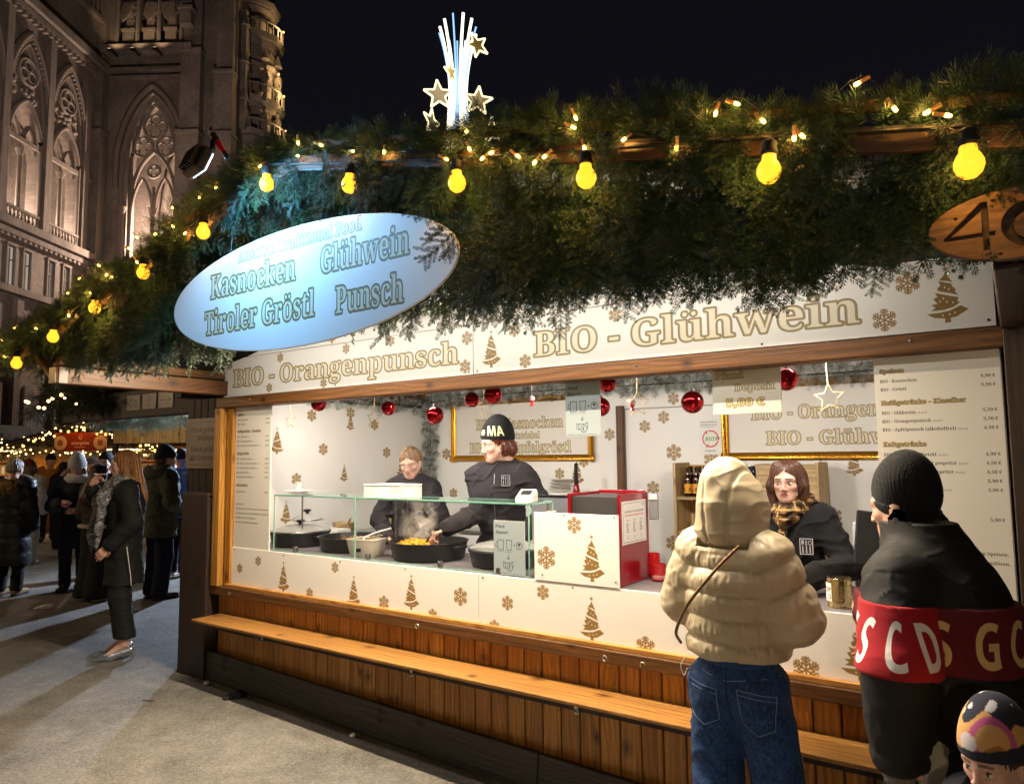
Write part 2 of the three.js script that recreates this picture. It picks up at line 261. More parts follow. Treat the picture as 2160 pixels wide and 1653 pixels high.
  const bw = board(2048, 1024, -4.95, 0.05, 4.93, 2.35, (x, X, Y, s) => {
    for (const [a, b, r] of [[-4.71, 1.64, 0.055], [-2.87, 1.79, 0.05], [-2.54, 1.85, 0.05], [-2.28, 2.07, 0.05], [-2.29, 1.63, 0.065], [-2.48, 1.34, 0.055], [-2.37, 1.92, 0.05], [-3.38, 1.45, 0.05], [-3.13, 1.56, 0.05], [-1.98, 1.57, 0.06], [-2.32, 0.9, 0.06], [-1.1, 1.17, 0.055], [-4.62, 1.25, 0.05], [-3.75, 1.3, 0.05], [-0.5, 1.3, 0.05]]) drawFlake(x, X(a), Y(b), r * s);
    drawTree(x, X(-0.95), Y(1.45), 0.2 * s); drawTree(x, X(-3.2), Y(1.35), 0.24 * s); drawTree(x, X(-3.9), Y(1.0), 0.2 * s); drawTree(x, X(-1.6), Y(0.9), 0.2 * s);
    x.strokeStyle = '#6d655c'; x.lineWidth = 3; x.strokeRect(X(-2.72), Y(2.0), 1.55 * s, 2 * s);
  });
  mesh('inner_wall', [planeUV(ext(shp([[-4.95, 0.05], [-0.03, 0.05], [-0.03, 2.25], [-2.5, 2.8], [-4.95, 2.25]]), 0.012), -4.95, 0.05, 4.93, 2.35).translate(0, 0, BW - 0.012)], printed(bw), stall);
  mesh('door_post', [W(0.06, 2.0, 0.05, -2.752, 1.03, BW + 0.028, 'y')], M.beam, stall);
  mesh('inner_wall', [bx(0.012, 2.15, 2.26, -0.035, 1.12, -1.17)], M.panel, stall);
  mesh('outer_wall', [boxUV(bx(5.06, 2.9, 0.03, -2.5, 1.42, BW - 0.06), 'y'), boxUV(bx(0.03, 2.4, 2.25, 0.04, 1.1, -1.22), 'y')], M.pineB, stall);
  // roof: boarded soffit under two slabs
  const roof = new THREE.Group(); roof.name = 'roof'; stall.add(roof);
  const an = Math.atan(0.222), len = 2.95, n = 16;
  for (const s of [-1, 1]) {
    const cx = -2.6 + s * len / 2 * Math.cos(an), cy = 2.925 - len / 2 * Math.sin(an);
    for (let i = 0; i < n; i++) mesh('roof_board', [boxUV(rbx(len, 0.022, 0.232, 0, 0, 0, 0.005), 'x').rotateZ(-s * an).translate(cx, cy, 1.13 - 0.236 * i)], M.grey, roof);
    mesh('roof_covering', [bx(len + 0.04, 0.03, 3.8, 0, 0, 0).rotateZ(-s * an).translate(cx, cy + 0.03, -0.64)], M.rubber, roof);
    mesh('verge_board', [boxUV(rbx(len + 0.02, 0.06, 0.025, 0, 0, 0, 0.006), 'x').rotateZ(-s * an).translate(cx, cy + 0.005, 1.255)], M.beamDark, roof);
  }
  // wall plates running out under the overhang
  mesh('wall_plate', [W(0.09, 0.11, 3.4, -4.965, 2.155, -0.47, 'z', 0.008)], M.beam, stall);
  mesh('wall_plate', [W(0.09, 0.06, 3.4, -5.0, 2.25, -0.5, 'z', 0.006)], M.beam, stall);
  mesh('wall_plate', [W(0.15, 0.19, 3.3, 0.05, 2.16, -0.52, 'z', 0.008)], M.beamDark, stall);
  mesh('nail_plate', [bx(0.004, 0.1, 0.05, -4.914, 2.155, 1.19), bx(0.09, 0.1, 0.004, -4.965, 2.155, 1.233)], std({ color: 0x8a8884, roughness: 0.6, metalness: 0.3 }), stall);
  mesh('knee_brace', [boxUV(rod([-5.3, 2.33, 1.2], [-4.99, 2.12, 1.2], 0.03, 0.03, 4), 'x')], M.beam, stall);
  // lamps of the stall: a tube under the overhang, four small floods behind the lintel
  const tb = mesh('tube_lamp', [cyl(0.013, 0.013, 3.4, 0, 0, 0, 10).rotateZ(PI / 2).translate(-2.45, 2.46, 0.38)], glowMat(NEUTRAL, 2), stall);
  mesh('lamp_housing', [bx(3.45, 0.02, 0.05, 0, 0.03, 0)], M.white, tb).position.set(-2.45, 2.46, 0.38);
  const t = new THREE.RectAreaLight(WARM, LIGHTS.tube, 3.4, 0.05); t.position.set(-2.45, 2.442, 0.38); t.lookAt(-2.45, 1.442, 0.38 + 0.95); stall.add(t);
  const tb2 = mesh('tube_lamp', [cyl(0.013, 0.013, 3.9, 0, 0, 0, 10).rotateZ(PI / 2).translate(-2.5, 2.45, 0.72)], glowMat(NEUTRAL, 2), stall); mesh('lamp_housing', [bx(3.95, 0.02, 0.05, 0, 0.03, 0)], M.rubber, tb2).position.set(-2.5, 2.45, 0.72);
  const t2 = new THREE.RectAreaLight(NEUTRAL, LIGHTS.wash, 3.9, 0.05); t2.position.set(-2.5, 2.432, 0.715); t2.lookAt(-2.5, 2.432 - 0.72, 0.715 - 0.8); stall.add(t2);
  for (const x of [-4.2, -3.05, -1.95, -0.85]) {
    const h = mesh('hatch_lamp', [rbx(0.2, 0.012, 0.12, 0, 0, 0.014)], M.black, stall); h.position.set(x, 2.08, -0.14); h.lookAt(x, 2.08 + 0.5, -0.14 + 0.75);
    mesh('lamp_face', [bx(0.18, 0.1, 0.004, 0, 0, 0)], glowMat(NEUTRAL, 3), h).position.set(0, 0, -0.002);
    const l = new THREE.RectAreaLight(NEUTRAL, LIGHTS.inside, 0.18, 0.1); l.position.set(x, 2.072, -0.15); l.lookAt(x, 2.072 - 0.55, -0.15 - 0.8); stall.add(l);
  }
}
// ---------- fir boughs, garlands, bulbs and signs on the roof verge ----------
const verge = (x) => 2.98 - 0.222 * Math.abs(x + 2.68);
function needleSet(list) { // list of [x,y,z, dx,dy,dz, len, wid]: flat kites with a fold normal
  const pos = new Float32Array(list.length * 12), idx = new Uint32Array(list.length * 6), nor = new Float32Array(list.length * 12);
  const D = V(), S = V(), N = V(), R = V();
  list.forEach((q, i) => {
    D.set(q[3], q[4], q[5]).normalize(); R.set(rr(-1, 1), rr(-1, 1), rr(-1, 1)); S.crossVectors(D, R).normalize(); N.crossVectors(S, D);
    const L = q[6], w = q[7], P = [[0, -0.5], [0.6, 1], [1, 0], [0.6, -1]];
    P[0] = [0, 0];
    P.forEach(([a, b], k) => { pos[i * 12 + k * 3] = q[0] + D.x * a * L + S.x * b * w; pos[i * 12 + k * 3 + 1] = q[1] + D.y * a * L + S.y * b * w; pos[i * 12 + k * 3 + 2] = q[2] + D.z * a * L + S.z * b * w; nor[i * 12 + k * 3] = N.x + S.x * b * 0.6; nor[i * 12 + k * 3 + 1] = N.y + S.y * b * 0.6; nor[i * 12 + k * 3 + 2] = N.z + S.z * b * 0.6; });
    idx.set([i * 4, i * 4 + 1, i * 4 + 2, i * 4, i * 4 + 2, i * 4 + 3], i * 6);
  });
  const g = new THREE.BufferGeometry(); g.setAttribute('position', new THREE.BufferAttribute(pos, 3)); g.setAttribute('normal', new THREE.BufferAttribute(nor, 3)); g.setIndex(new THREE.BufferAttribute(idx, 1)); g.setAttribute('uv', new THREE.BufferAttribute(new Float32Array(list.length * 8), 2));
  return g;
}
function makeBough(L, spread, nl, step) { // a fir branch that hangs down -y, flat in x-y, bowed to +z
  const needles = [], woodG = [], axis = (t) => V(0.02 * Math.sin(t * 3), -L * t, 0.1 * L * t * t - 0.02 * t);
  const clothe = (A, B, bow, len) => {
    const n = Math.max(3, Math.round(len / step)), d = B.clone().sub(A).normalize(), up = V(0, 0, 1).addScaledVector(d, -d.z).normalize(), si = V().crossVectors(d, up);
    for (let i = 0; i <= n; i++) {
      const t = i / n, p = A.clone().lerp(B, t); p.z += bow * t * (1 - t);
      for (const a of [rr(-0.3, 0.3), PI + rr(-0.3, 0.3), PI / 2 + rr(-0.9, 0.9)]) { const q = d.clone().multiplyScalar(rr(0.5, 0.9)).addScaledVector(si, Math.cos(a)).addScaledVector(up, Math.sin(a) * 0.9 + 0.15); needles.push([p.x, p.y, p.z, q.x, q.y, q.z, nl * rr(0.75, 1.1) * (1 - 0.25 * t), 0.0018]); }
    }
    for (let a = -1; a <= 1; a += 0.5) { const q = d.clone().addScaledVector(si, a * 0.7); needles.push([B.x, B.y, B.z, q.x, q.y, q.z, nl * 0.8, 0.0018]); }
    woodG.push(rod(A.toArray(), B.toArray(), 0.0022, 0.0012, 3));
  };
  for (let i = 0; i < 5; i++) clothe(axis(i / 5), axis((i + 1) / 5), 0, L / 5);
  const pairs = Math.max(4, Math.round(L / 0.052));
  for (let i = 0; i < pairs; i++) for (const s of [-1, 1]) {
    const t = (i + 0.6 + 0.3 * s * 0.5) / (pairs + 0.6), A = axis(t), len = spread * (1 - 0.72 * t) * rr(0.7, 1.1) * smoothstep(t, -0.25, 0.2);
    const an = rr(0.75, 1.0), B = A.clone().add(V(s * Math.sin(an) * len, -Math.cos(an) * len, rr(-0.02, 0.05)));
    clothe(A, B, 0.012, len);
    if (len > 0.11) for (const k of [-1, 1]) { const C = A.clone().lerp(B, rr(0.4, 0.6)), e = B.clone().sub(A).normalize().applyAxisAngle(V(0, 0, 1), k * 0.7), E = C.clone().addScaledVector(e, len * rr(0.35, 0.45)); clothe(C, E, 0.006, len * 0.4); }
  }
  return [needleSet(needles), geoJoin(woodG)];
}
const boughGeo = [[0.5, 0.24, 0.022, 0.0042], [0.42, 0.21, 0.022, 0.0042], [0.34, 0.2, 0.021, 0.0042], [0.46, 0.18, 0.024, 0.0044]].map((a) => makeBough(...a));
const needleMats = [M.needle, std({ color: col(0.03, 0.075, 0.026), roughness: 0.5, side: THREE.DoubleSide }), std({ color: col(0.018, 0.055, 0.03), roughness: 0.55, side: THREE.DoubleSide })];
const silver = std({ color: col(0.05, 0.09, 0.07), roughness: 0.5, side: THREE.DoubleSide });
function hang(parent, x, y, z, k, s, rot, mat) {
  const b = mesh('fir_branch', boughGeo[k][0], mat, parent); b.position.set(x, y, z); b.rotation.set(...rot); b.scale.setScalar(s);
  mesh('stem', boughGeo[k][1], M.twig, b);
}
for (const [x0, x1, label] of [[-5.5, -2.7, 'dense valance of hanging fir branches under the left roof slope, around the blue-lit oval sign'], [-2.7, 0.16, 'dense valance of hanging fir branches under the right roof slope above BIO - Glühwein']]) {
  const v = thing('fir_branch_valance', label, 'fir valance');
  const L = x1 - x0, mid = x0 < -3;
  const tiers = [[-0.06, 1.265, 0.06, 0.16], [-0.03, 1.25, 0.075, 0.2], [0.0, 1.09, 0.05, 0], [0.06, 1.17, 0.075, 0], [0.15, 1.2, 0.07, 0], [0.24, 1.215, 0.062, 0], [0.34, 1.2, 0.062, 0], [0.28, 1.1, 0.07, 0], [0.44, 1.15, 0.075, 0]];
  for (const [dy, z, st, gap] of tiers) for (let x = x0 + rr(0, st); x < x1; x += st * rr(0.75, 1.2)) {
    if (rnd() < gap * 1.6) continue;
    const top = verge(x) - 0.03 - dy, bottom = (mid ? 2.17 : 2.12) + 0.06 * vnoise(x * 2.1, dy * 9, 3) + (rnd() < 0.16 ? -0.06 : 0), onSign = x > -3.6 && x < -1.55;
    if (top - bottom < 0.13 || (onSign && z > 1.15 && (dy > 0.04 || x < -1.7) && dy > -0.01)) continue;
    const k = (rnd() * 4) | 0, len = [0.5, 0.42, 0.34, 0.46][k], s = clamp(Math.min(dy < 0 ? 0.5 : 0.95, (top - bottom) / len), 0.36, 1.0);
    const blue = rnd() < 0.2;
    hang(v, x, top, (onSign ? Math.min(z, 1.13) : z) + rr(-0.03, 0.02), k, s, [onSign ? rr(-0.02, 0.14) : rr(-0.22, 0.1), rr(-0.5, 0.5), rr(-0.35, 0.35) + (mid ? -0.1 : 0.1)], blue ? silver : needleMats[(rnd() * 3) | 0]);
  }
  console.log('boughs', v.children.length);
  if (mid) for (let i = 0; i < 64; i++) { const x = -3.5 + 1.85 * (i + rnd()) / 64, y = verge(x) - rr(-0.03, 0.1); hang(v, x, y, 1.235 + rr(0, 0.03), 2, rr(0.45, 0.64), [rr(-0.2, 0.02), rr(-0.5, 0.5), (rnd() < 0.5 ? -1 : 1) * rr(0.35, 1.3)], rnd() < 0.2 ? silver : needleMats[(rnd() * 3) | 0]); }
  else hang(v, -1.58, 2.46, 1.3, 2, 0.62, [-0.15, 0.3, -0.75], needleMats[0]);
}
{ // bushy artificial garland along the top of each slope
  const list = []; for (let i = 0; i < 46; i++) { const t = i / 46, a = i * 2.4, p = [0, t * 0.09, 0], sp = 0.9; list.push([0, p[1], 0, Math.cos(a) * sp, 0.75 + t, Math.sin(a) * sp, rr(0.036, 0.055), 0.00125]); }
  const sprig = needleSet(list), dm = new THREE.Object3D(), c = new THREE.Color();
  const mat = std({ color: 0xffffff, roughness: 0.5, side: THREE.DoubleSide });
  for (const [x0, x1, label] of [[-5.75, -2.68, 'bushy dark green garland lying along the left slope of the stall roof'], [-2.68, 0.3, 'bushy dark green garland lying along the right slope of the stall roof']]) {
    const t = thing('fir_garland', label, 'garland'), n = 1900, im = new THREE.InstancedMesh(sprig, mat, n);
    im.name = 'needles'; im.userData.kind = 'stuff'; im.castShadow = im.receiveShadow = true;
    for (let i = 0; i < n; i++) {
      const x = lerp(x0, x1, (i + rnd()) / n), a = rr(0, 2 * PI), lump = 1 + 0.3 * vnoise(x * 5, 1, 2), r = rr(0.0, 0.06) * lump, y = verge(x) + 0.04 + 0.02 * vnoise(x * 3, 5, 5);
      dm.position.set(x + rr(-0.03, 0.03), y + Math.sin(a) * r * 1.15, 1.2 + Math.cos(a) * r);
      dm.quaternion.setFromUnitVectors(V(0, 1, 0), V(rr(-0.9, 0.9), Math.sin(a) + rr(-0.3, 0.3), Math.cos(a) + rr(-0.3, 0.3)).normalize()); dm.scale.setScalar(rr(0.75, 1.15) * lump * 0.8); dm.updateMatrix(); im.setMatrixAt(i, dm.matrix);
      const k = rr(0.75, 1.3); c.setRGB(0.02 * k, 0.05 * k, 0.02 * k); im.setColorAt(i, c);
    }
    t.add(im);
    mesh('garland_core', [poly([[x0, verge(x0) + 0.085, 1.2], [(x0 + x1) / 2, verge((x0 + x1) / 2) + 0.085, 1.2], [x1, verge(x1) + 0.085, 1.2]], 0.02, 5)], M.twig, t);
  }
}
{ // big yellow bulbs on a cable
  const spots = [[-5.334, 2.252], [-4.815, 2.374], [-4.294, 2.489], [-3.769, 2.612], [-3.213, 2.728], [-2.714, 2.856], [-2.167, 2.726], [-1.6, 2.602], [-1.07, 2.495], [-0.507, 2.38], [-0.053, 2.286]];
  const where = ['lowest, at the far left end of the roof', 'second from the left roof end', 'third from the left, above the wall plate end', 'fourth up the left slope, left of the oval sign', 'fifth, by the upper left rim of the oval sign', 'highest, under the roof peak', 'first down the right slope, above the oval sign', 'second down the right slope, right of the oval sign', 'third down the right slope, above the word BIO', 'fourth down the right slope, above the word Glühwein', 'nearest and largest, above the round number plate'];
  const glow = std({ color: 0xd8a020, emissive: 0xffb42a, emissiveIntensity: 1.9, roughness: 0.35 });
  const globe = lathe([[0, -0.034], [0.015, -0.0312], [0.0265, -0.0205], [0.0322, -0.005], [0.0316, 0.008], [0.026, 0.021], [0.0195, 0.03], [0.018, 0.046]], 24), sock = lathe([[0.0001, 0.088], [0.012, 0.088], [0.019, 0.08], [0.0195, 0.06], [0.0225, 0.058], [0.0225, 0.048], [0.018, 0.044]], 18);
  spots.forEach(([x, y], i) => {
    const t = thing('light_bulb', 'yellow bulb, ' + where[i], 'light bulb', [x, y, 1.3], 0, 'yellow bulbs along the roof verge'); t.rotation.z = rr(-0.06, 0.06);
    mesh('globe', globe, glow, t); mesh('socket', sock, M.rubber, t);
    const l = new THREE.PointLight(0xffba58, LIGHTS.bulb); l.position.y = -0.004; l.castShadow = true; l.shadow.radius = 1.4; t.add(l);
  });
  const c = mesh('light_cable', [poly(spots.map(([x, y]) => [x, y + 0.1, 1.28]), 0.006, 6), poly([[-5.75, 2.27, 1.28], [-5.334, 2.352, 1.28]], 0.006, 6)], M.cable); tag(c, 'black flat cable that carries the yellow bulbs along the verge', 'cable');
}
{ // fairy lights in the garland: one string a slope
  const spots = [[-2.36, 2.95], [-2.16, 2.87], [-1.98, 2.82], [-2.51, 3.00], [-2.51, 2.94], [-2.78, 2.96], [-3.13, 2.94], [-3.27, 2.92], [-3.51, 2.82], [-3.25, 2.79], [-1.66, 2.71], [-1.55, 2.72], [-1.11, 2.71], [-1.12, 2.68], [-0.94, 2.59], [-1.23, 2.61], [-1.34, 2.64], [-1.49, 2.67], [-1.45, 2.68], [-1.56, 2.79], [-1.27, 2.60], [-1.08, 2.60], [-0.77, 2.52], [-0.65, 2.59], [-0.59, 2.60], [-0.52, 2.53], [-0.44, 2.46], [-0.42, 2.46], [-0.28, 2.56], [-0.20, 2.47], [-0.13, 2.44], [-0.09, 2.42], [-3.95, 2.78], [-4.19, 2.67], [-4.13, 2.65], [-3.86, 2.69], [-4.29, 2.74], [-4.52, 2.70], [-4.66, 2.63], [-4.38, 2.59], [-4.64, 2.49], [-5.42, 2.50], [-5.09, 2.46], [-5.56, 2.32], [-3.52, 2.92], [-3.68, 2.81], [-3.87, 2.83], [-3.39, 2.76], [-5.62, 2.44]];
  const led = glowMat(0xffc65a, 14), clear = phy({ color: 0xe6c68a, roughness: 0.15, transmission: 0.3, transparent: false });
  const bulb = lathe([[0, -0.011], [0.0045, -0.008], [0.0055, 0], [0.0045, 0.006]], 10), base = cyl(0.006, 0.005, 0.026, 0, 0.019, 0, 8);
  for (const [s, label] of [[-1, 'string of small warm fairy lights in the garland on the left slope'], [1, 'string of small warm fairy lights in the garland on the right slope']]) {
    const t = thing('fairy_light_string', label, 'fairy lights'), mine = spots.filter(([x]) => (x < -2.68) === (s < 0)).sort((a, b) => a[0] - b[0]);
    for (const [x, y] of mine) {
      const b = mesh('fairy_bulb', bulb, led, t); b.position.set(x, y, 1.29); b.rotation.set(rr(-1, 1), 0, rr(-1.2, 1.2)); mesh('bulb_base', base, clear, b);
      const l = new THREE.PointLight(0xffb858, LIGHTS.fairy); l.position.set(x, y, 1.29); l.shadow.radius = 0.2; l.castShadow = true; t.add(l);
    }
    mesh('wire', [tube(mine.map(([x, y]) => V(x, y + 0.03, 1.27)), 0.0016, 90, 4)], M.cable, t);
  }
}
{ // oval sign
  const t = thing('oval_sign', 'white oval sign listing Kasnocken, Glühwein, Tiroler Gröstl and Punsch, lit blue-white', 'sign', [-2.57, 2.368, 1.255]);
  const a = 0.945, b = 0.268, s = new THREE.Shape(); s.absellipse(0, 0, a, b, 0, 2 * PI);
  const tex = canvasTex(2048, 582, (x, w, h) => {
    x.fillStyle = '#eceeee'; x.fillRect(0, 0, w, h); const k = w / (2 * a), X = (v) => (v + 2.57 + a) * k, Y = (v) => (2.368 + b - v) * k, f = '#dcdcc4';
    goldText(x, 'Austrian Traditional Food', X(-2.55), Y(2.542), 0.84 * k, 0.075 * k, 'serif', 'bold', f, 1);
    goldText(x, 'Kasnocken', X(-2.868), Y(2.398), 0.65 * k, 0.155 * k, 'serif', 'bold', f, 1); goldText(x, 'Glühwein', X(-2.125), Y(2.398), 0.52 * k, 0.155 * k, 'serif', 'bold', f, 1);
    goldText(x, 'Tiroler Gröstl', X(-2.825), Y(2.222), 0.82 * k, 0.155 * k, 'serif', 'bold', f, 1); goldText(x, 'Punsch', X(-2.09), Y(2.212), 0.39 * k, 0.155 * k, 'serif', 'bold', f, 1);
  });
  mesh('sign_face', [planeUV(ext(s, 0.008, 0.002, 72), -a, -b, 2 * a, 2 * b)], printed(tex, 0.55), t);
  mesh('hanger', [rod([-0.5, 0.2, -0.01], [-0.5, 0.42, -0.03], 0.004), rod([0.5, 0.2, -0.01], [0.5, 0.42, -0.03], 0.004)], M.iron, t);
}
{ // flood lamp with red handle that lights the sign
  const t = thing('flood_lamp', 'black work flood lamp with red and black handle on the left roof slope', 'flood lamp', [-2.74, 2.85, 1.6]);
  const head = new THREE.Group(); head.name = 'lamp_head'; t.add(head); head.lookAt(V(0.12, -0.3, -0.75).add(V(-2.74, 2.85, 1.6)));
  mesh('housing', [rbx(0.15, 0.11, 0.045, 0, 0, -0.02, 0.014, 2), ...[-0.05, -0.025, 0, 0.025, 0.05].map((x) => bx(0.008, 0.09, 0.03, x, 0, -0.05))], M.black, head);
  mesh('lens', [rbx(0.125, 0.085, 0.006, 0, 0, 0.005, 0.003)], glowMat(0xdfeaff, 6), head);
  mesh('handle', [rod([0.04, 0.06, -0.02], [0.01, 0.12, -0.04], 0.012)], M.black, t);
  mesh('handle_grip', [rod([0.095, 0.045, -0.04], [0.045, 0.105, -0.04], 0.012)], std({ color: 0xb81a1a, roughness: 0.4 }), t);
  mesh('handle', [rod([0.125, 0.01, -0.04], [0.095, 0.045, -0.04], 0.011), rod([0.045, 0.105, -0.04], [0.01, 0.148, -0.04], 0.0135)], M.rubber, t);
  const l = new THREE.SpotLight(0x7ac6ff, LIGHTS.sign, 0, 1.4, 0.2); l.position.set(-2.736, 2.838, 1.587); l.target.position.set(-2.6, 2.4, 1.26); l.castShadow = true; l.shadow.radius = 2; scene.add(l, l.target);
}
{ // round wooden number plate with carved figures
  const t = thing('number_plate', 'thick oval wooden plate with the carved number 46 at the right roof end', 'number plate', [0.035, 2.148, 1.225]);
  const a = 0.182, b = 0.083, s = new THREE.Shape(); s.absellipse(0, 0, a, b, 0, 2 * PI);
  const d4 = shp([[-0.035, 0.062], [-0.02, 0.062], [-0.02, -0.012], [-0.008, -0.012], [-0.008, -0.024], [-0.02, -0.024], [-0.02, -0.058], [-0.035, -0.058], [-0.035, -0.024], [-0.115, -0.024], [-0.115, -0.016]].map(([x, y]) => [x - 0.038, y]));
  const i4 = shp([[-0.035, 0.04], [-0.035, -0.012], [-0.098, -0.012]].map(([x, y]) => [x - 0.038, y]));
  const ring = new THREE.Shape(); ring.absellipse(0.022, -0.006, 0.058, 0.056, 0, 2 * PI); const islet = new THREE.Shape(); islet.absellipse(0.025, -0.008, 0.036, 0.034, 0, 2 * PI);
  const front = s.clone(); front.holes.push(d4, ring); const holesA = [[-0.048, 0.06], [-0.125, 0.03], [-0.04, -0.07], [0.1, 0.055]];
  for (const [x, y] of holesA) { const h = new THREE.Path(); h.absellipse(x, y, 0.005, 0.0042, 0, 2 * PI); front.holes.push(h); }
  mesh('carved_face', [boxUV(ext(front, 0.012, 0.002, 40), 'x'), boxUV(ext(i4, 0.012), 'x'), boxUV(ext(islet, 0.012), 'x')], wood(0x8f6a44, 0.6, 0.002), t);
  mesh('plate_back', [boxUV(ext(s, 0.014, 0.001, 40).translate(0, 0, -0.0165), 'x')], wood(0x4a3320, 0.7), t);
}
{ // tall light sculpture behind the roof: a sheaf of light tubes with outlined stars
  const t = thing('light_sculpture', 'tall sheaf of white and blue light tubes with glowing outlined stars against the night sky', 'light sculpture', [-10.03, 0, -9]);
  t.rotation.y = 0.83;
  const W = glowMat(0xfff6dc, 2.4), Bl = glowMat(0x8fc0ff, 1.6), Yl = glowMat(0xffeab0, 2.2), y0 = 8.95, y1 = 11.5;
  for (let i = 0; i < 13; i++) {
    const a = i / 13 * 2 * PI, f = (y) => { const u = (y - y0) / (y1 - y0); return 0.17 + 0.03 * Math.cos(u * 3) + 0.33 * Math.pow(Math.max(0, u - 0.3) / 0.7, 1.8) + 0.17 * Math.pow(Math.max(0, 0.4 - u), 1.3); };
    const pts = []; for (let k = 0; k <= 10; k++) { const y = lerp(y0 - 0.3, y1 + 0.06 * Math.sin(a) - 0.12 * Math.cos(a) ** 2, k / 10); pts.push(V(Math.cos(a) * f(y), y, Math.sin(a) * f(y))); }
    mesh('light_tube', [tube(pts, i % 3 === 1 ? 0.02 : 0.034, 12, 5)], i % 3 === 1 ? Bl : W, t);
  }
  const star = (x, y, r, z, rot, tilt) => { const p = []; for (let i = 0; i < 10; i++) { const a = PI / 2 + i * PI / 5 + rot, q = i % 2 ? r * 0.42 : r; p.push(V(Math.cos(a) * q, Math.sin(a) * q, 0)); } const m = mesh('star_outline', [poly(p, 0.024, 6, true)], Yl, t); m.position.set(x, y, z); m.rotation.y = tilt; const net = mesh('star_net', ext(shp(p.map((v) => [v.x * 0.9, v.y * 0.9])), 0.01), std({ color: 0x5a4a20, roughness: 0.6, emissive: 0x6a5418, emissiveIntensity: 0.06 }), m); };
  star(0.42, 11.0, 0.3, 0.2, 0.5, 0.3); star(-0.2, 10.22, 0.28, 0.3, 0.35, 0.9); star(-0.46, 9.75, 0.35, 0.15, 0.12, 0.1); star(0.44, 9.7, 0.35, 0.15, -0.1, -0.1); star(-0.62, 9.05, 0.34, 0.2, 0, 0.9); star(0.75, 9.0, 0.34, 0.2, 0, -0.9);
  mesh('mast', [cyl(0.09, 0.14, 9, 0, 4.45, 0, 12)], M.iron, t);
  const l = new THREE.PointLight(0xfff2d8, 10); l.position.set(0, 10.3, 0.9); l.shadow.radius = 10; l.castShadow = true; t.add(l);
}
// ---------- on the counter and inside the stall ----------
const paneM = phy({ color: 0xffffff, roughness: 0.02, transmission: 1, thickness: 0, ior: 1.5, specularIntensity: 1 });
const edgeM = phy({ color: 0x9fd8c6, roughness: 0.1, transmission: 0.25 });
{ // glass guard
  const t = thing('glass_guard', 'clear glass display guard with pale green edges standing along the counter front', 'glass guard');
  const top = 1.352, b = 0.964, h = top - b;
  for (const [x0, x1] of [[-4.4, -3.565], [-3.555, -2.2]]) {
    const p = mesh('front_pane', [bx(x1 - x0, h - 0.008, 0.006, (x0 + x1) / 2, (top + b) / 2, -0.03)], paneM, t);
    mesh('pane_edge', [bx(x1 - x0, 0.005, 0.007, (x0 + x1) / 2, top - 0.0015, -0.03), bx(x1 - x0, 0.005, 0.007, (x0 + x1) / 2, b + 0.001, -0.03), bx(0.005, h, 0.007, x0 - 0.0026, (top + b) / 2, -0.03), bx(0.005, h, 0.007, x1 + 0.0026, (top + b) / 2, -0.03)], edgeM, p);
    const q = mesh('top_pane', [bx(x1 - x0, 0.006, 0.24, (x0 + x1) / 2, top + 0.0045, -0.15)], paneM, t);
    mesh('pane_edge', [bx(x1 - x0, 0.0065, 0.005, (x0 + x1) / 2, top + 0.0045, -0.273), bx(x1 - x0, 0.0065, 0.005, (x0 + x1) / 2, top + 0.0045, -0.0265)], edgeM, q);
  }
  const e = mesh('end_pane', [bx(0.006, h, 0.23, -2.192, (top + b) / 2, -0.15)], paneM, t);
  mesh('pane_edge', [bx(0.0065, h, 0.005, -2.192, (top + b) / 2, -0.268), bx(0.0065, 0.005, 0.23, -2.192, top - 0.001, -0.15)], edgeM, e);
  for (const x of [-4.16, -3.44, -2.83, -2.4]) mesh('clamp', [rbx(0.034, 0.045, 0.022, x, b + 0.015, -0.03, 0.004), cyl(0.007, 0.007, 0.006, 0, 0, 0, 10).rotateX(PI / 2).translate(x, b + 0.022, -0.016)], M.steel, t);
  mesh('support_post', [cyl(0.006, 0.006, h, -3.42, (top + b) / 2, -0.26, 8), cyl(0.006, 0.006, h, -4.38, (top + b) / 2, -0.26, 8), cyl(0.006, 0.006, h, -2.22, (top + b) / 2, -0.26, 8)], M.steel, t);
}
const panM = std({ color: 0x2c2c2d, roughness: 0.35, metalness: 0.35 });
function pan(x, z, r, h, label) {
  const t = thing('cooking_pan', label, 'pan', [x, 0.962, z], 0);
  mesh('pan_body', lathe([[0.001, 0.012], [r * 0.86, 0.012], [r * 0.9, 0.018], [r * 0.985, h - 0.004], [r, h], [r + 0.008, h + 0.001], [r + 0.007, h - 0.006], [r * 1.0, h - 0.014], [r * 0.93, 0.012], [r * 0.88, 0], [0.001, 0]], 48), panM, t);
  for (const s of [-1, 1]) mesh('handle', [tube([[s * r, h - 0.03, -0.05], [s * (r + 0.035), h - 0.026, -0.035], [s * (r + 0.035), h - 0.026, 0.035], [s * r, h - 0.03, 0.05]], 0.009, 14, 6)], panM, t);
  mesh('heater_ring', [cyl(r * 0.8, r * 0.82, 0.008, 0, -0.0, 0, 32)], M.rubber, t);
  return t;
}
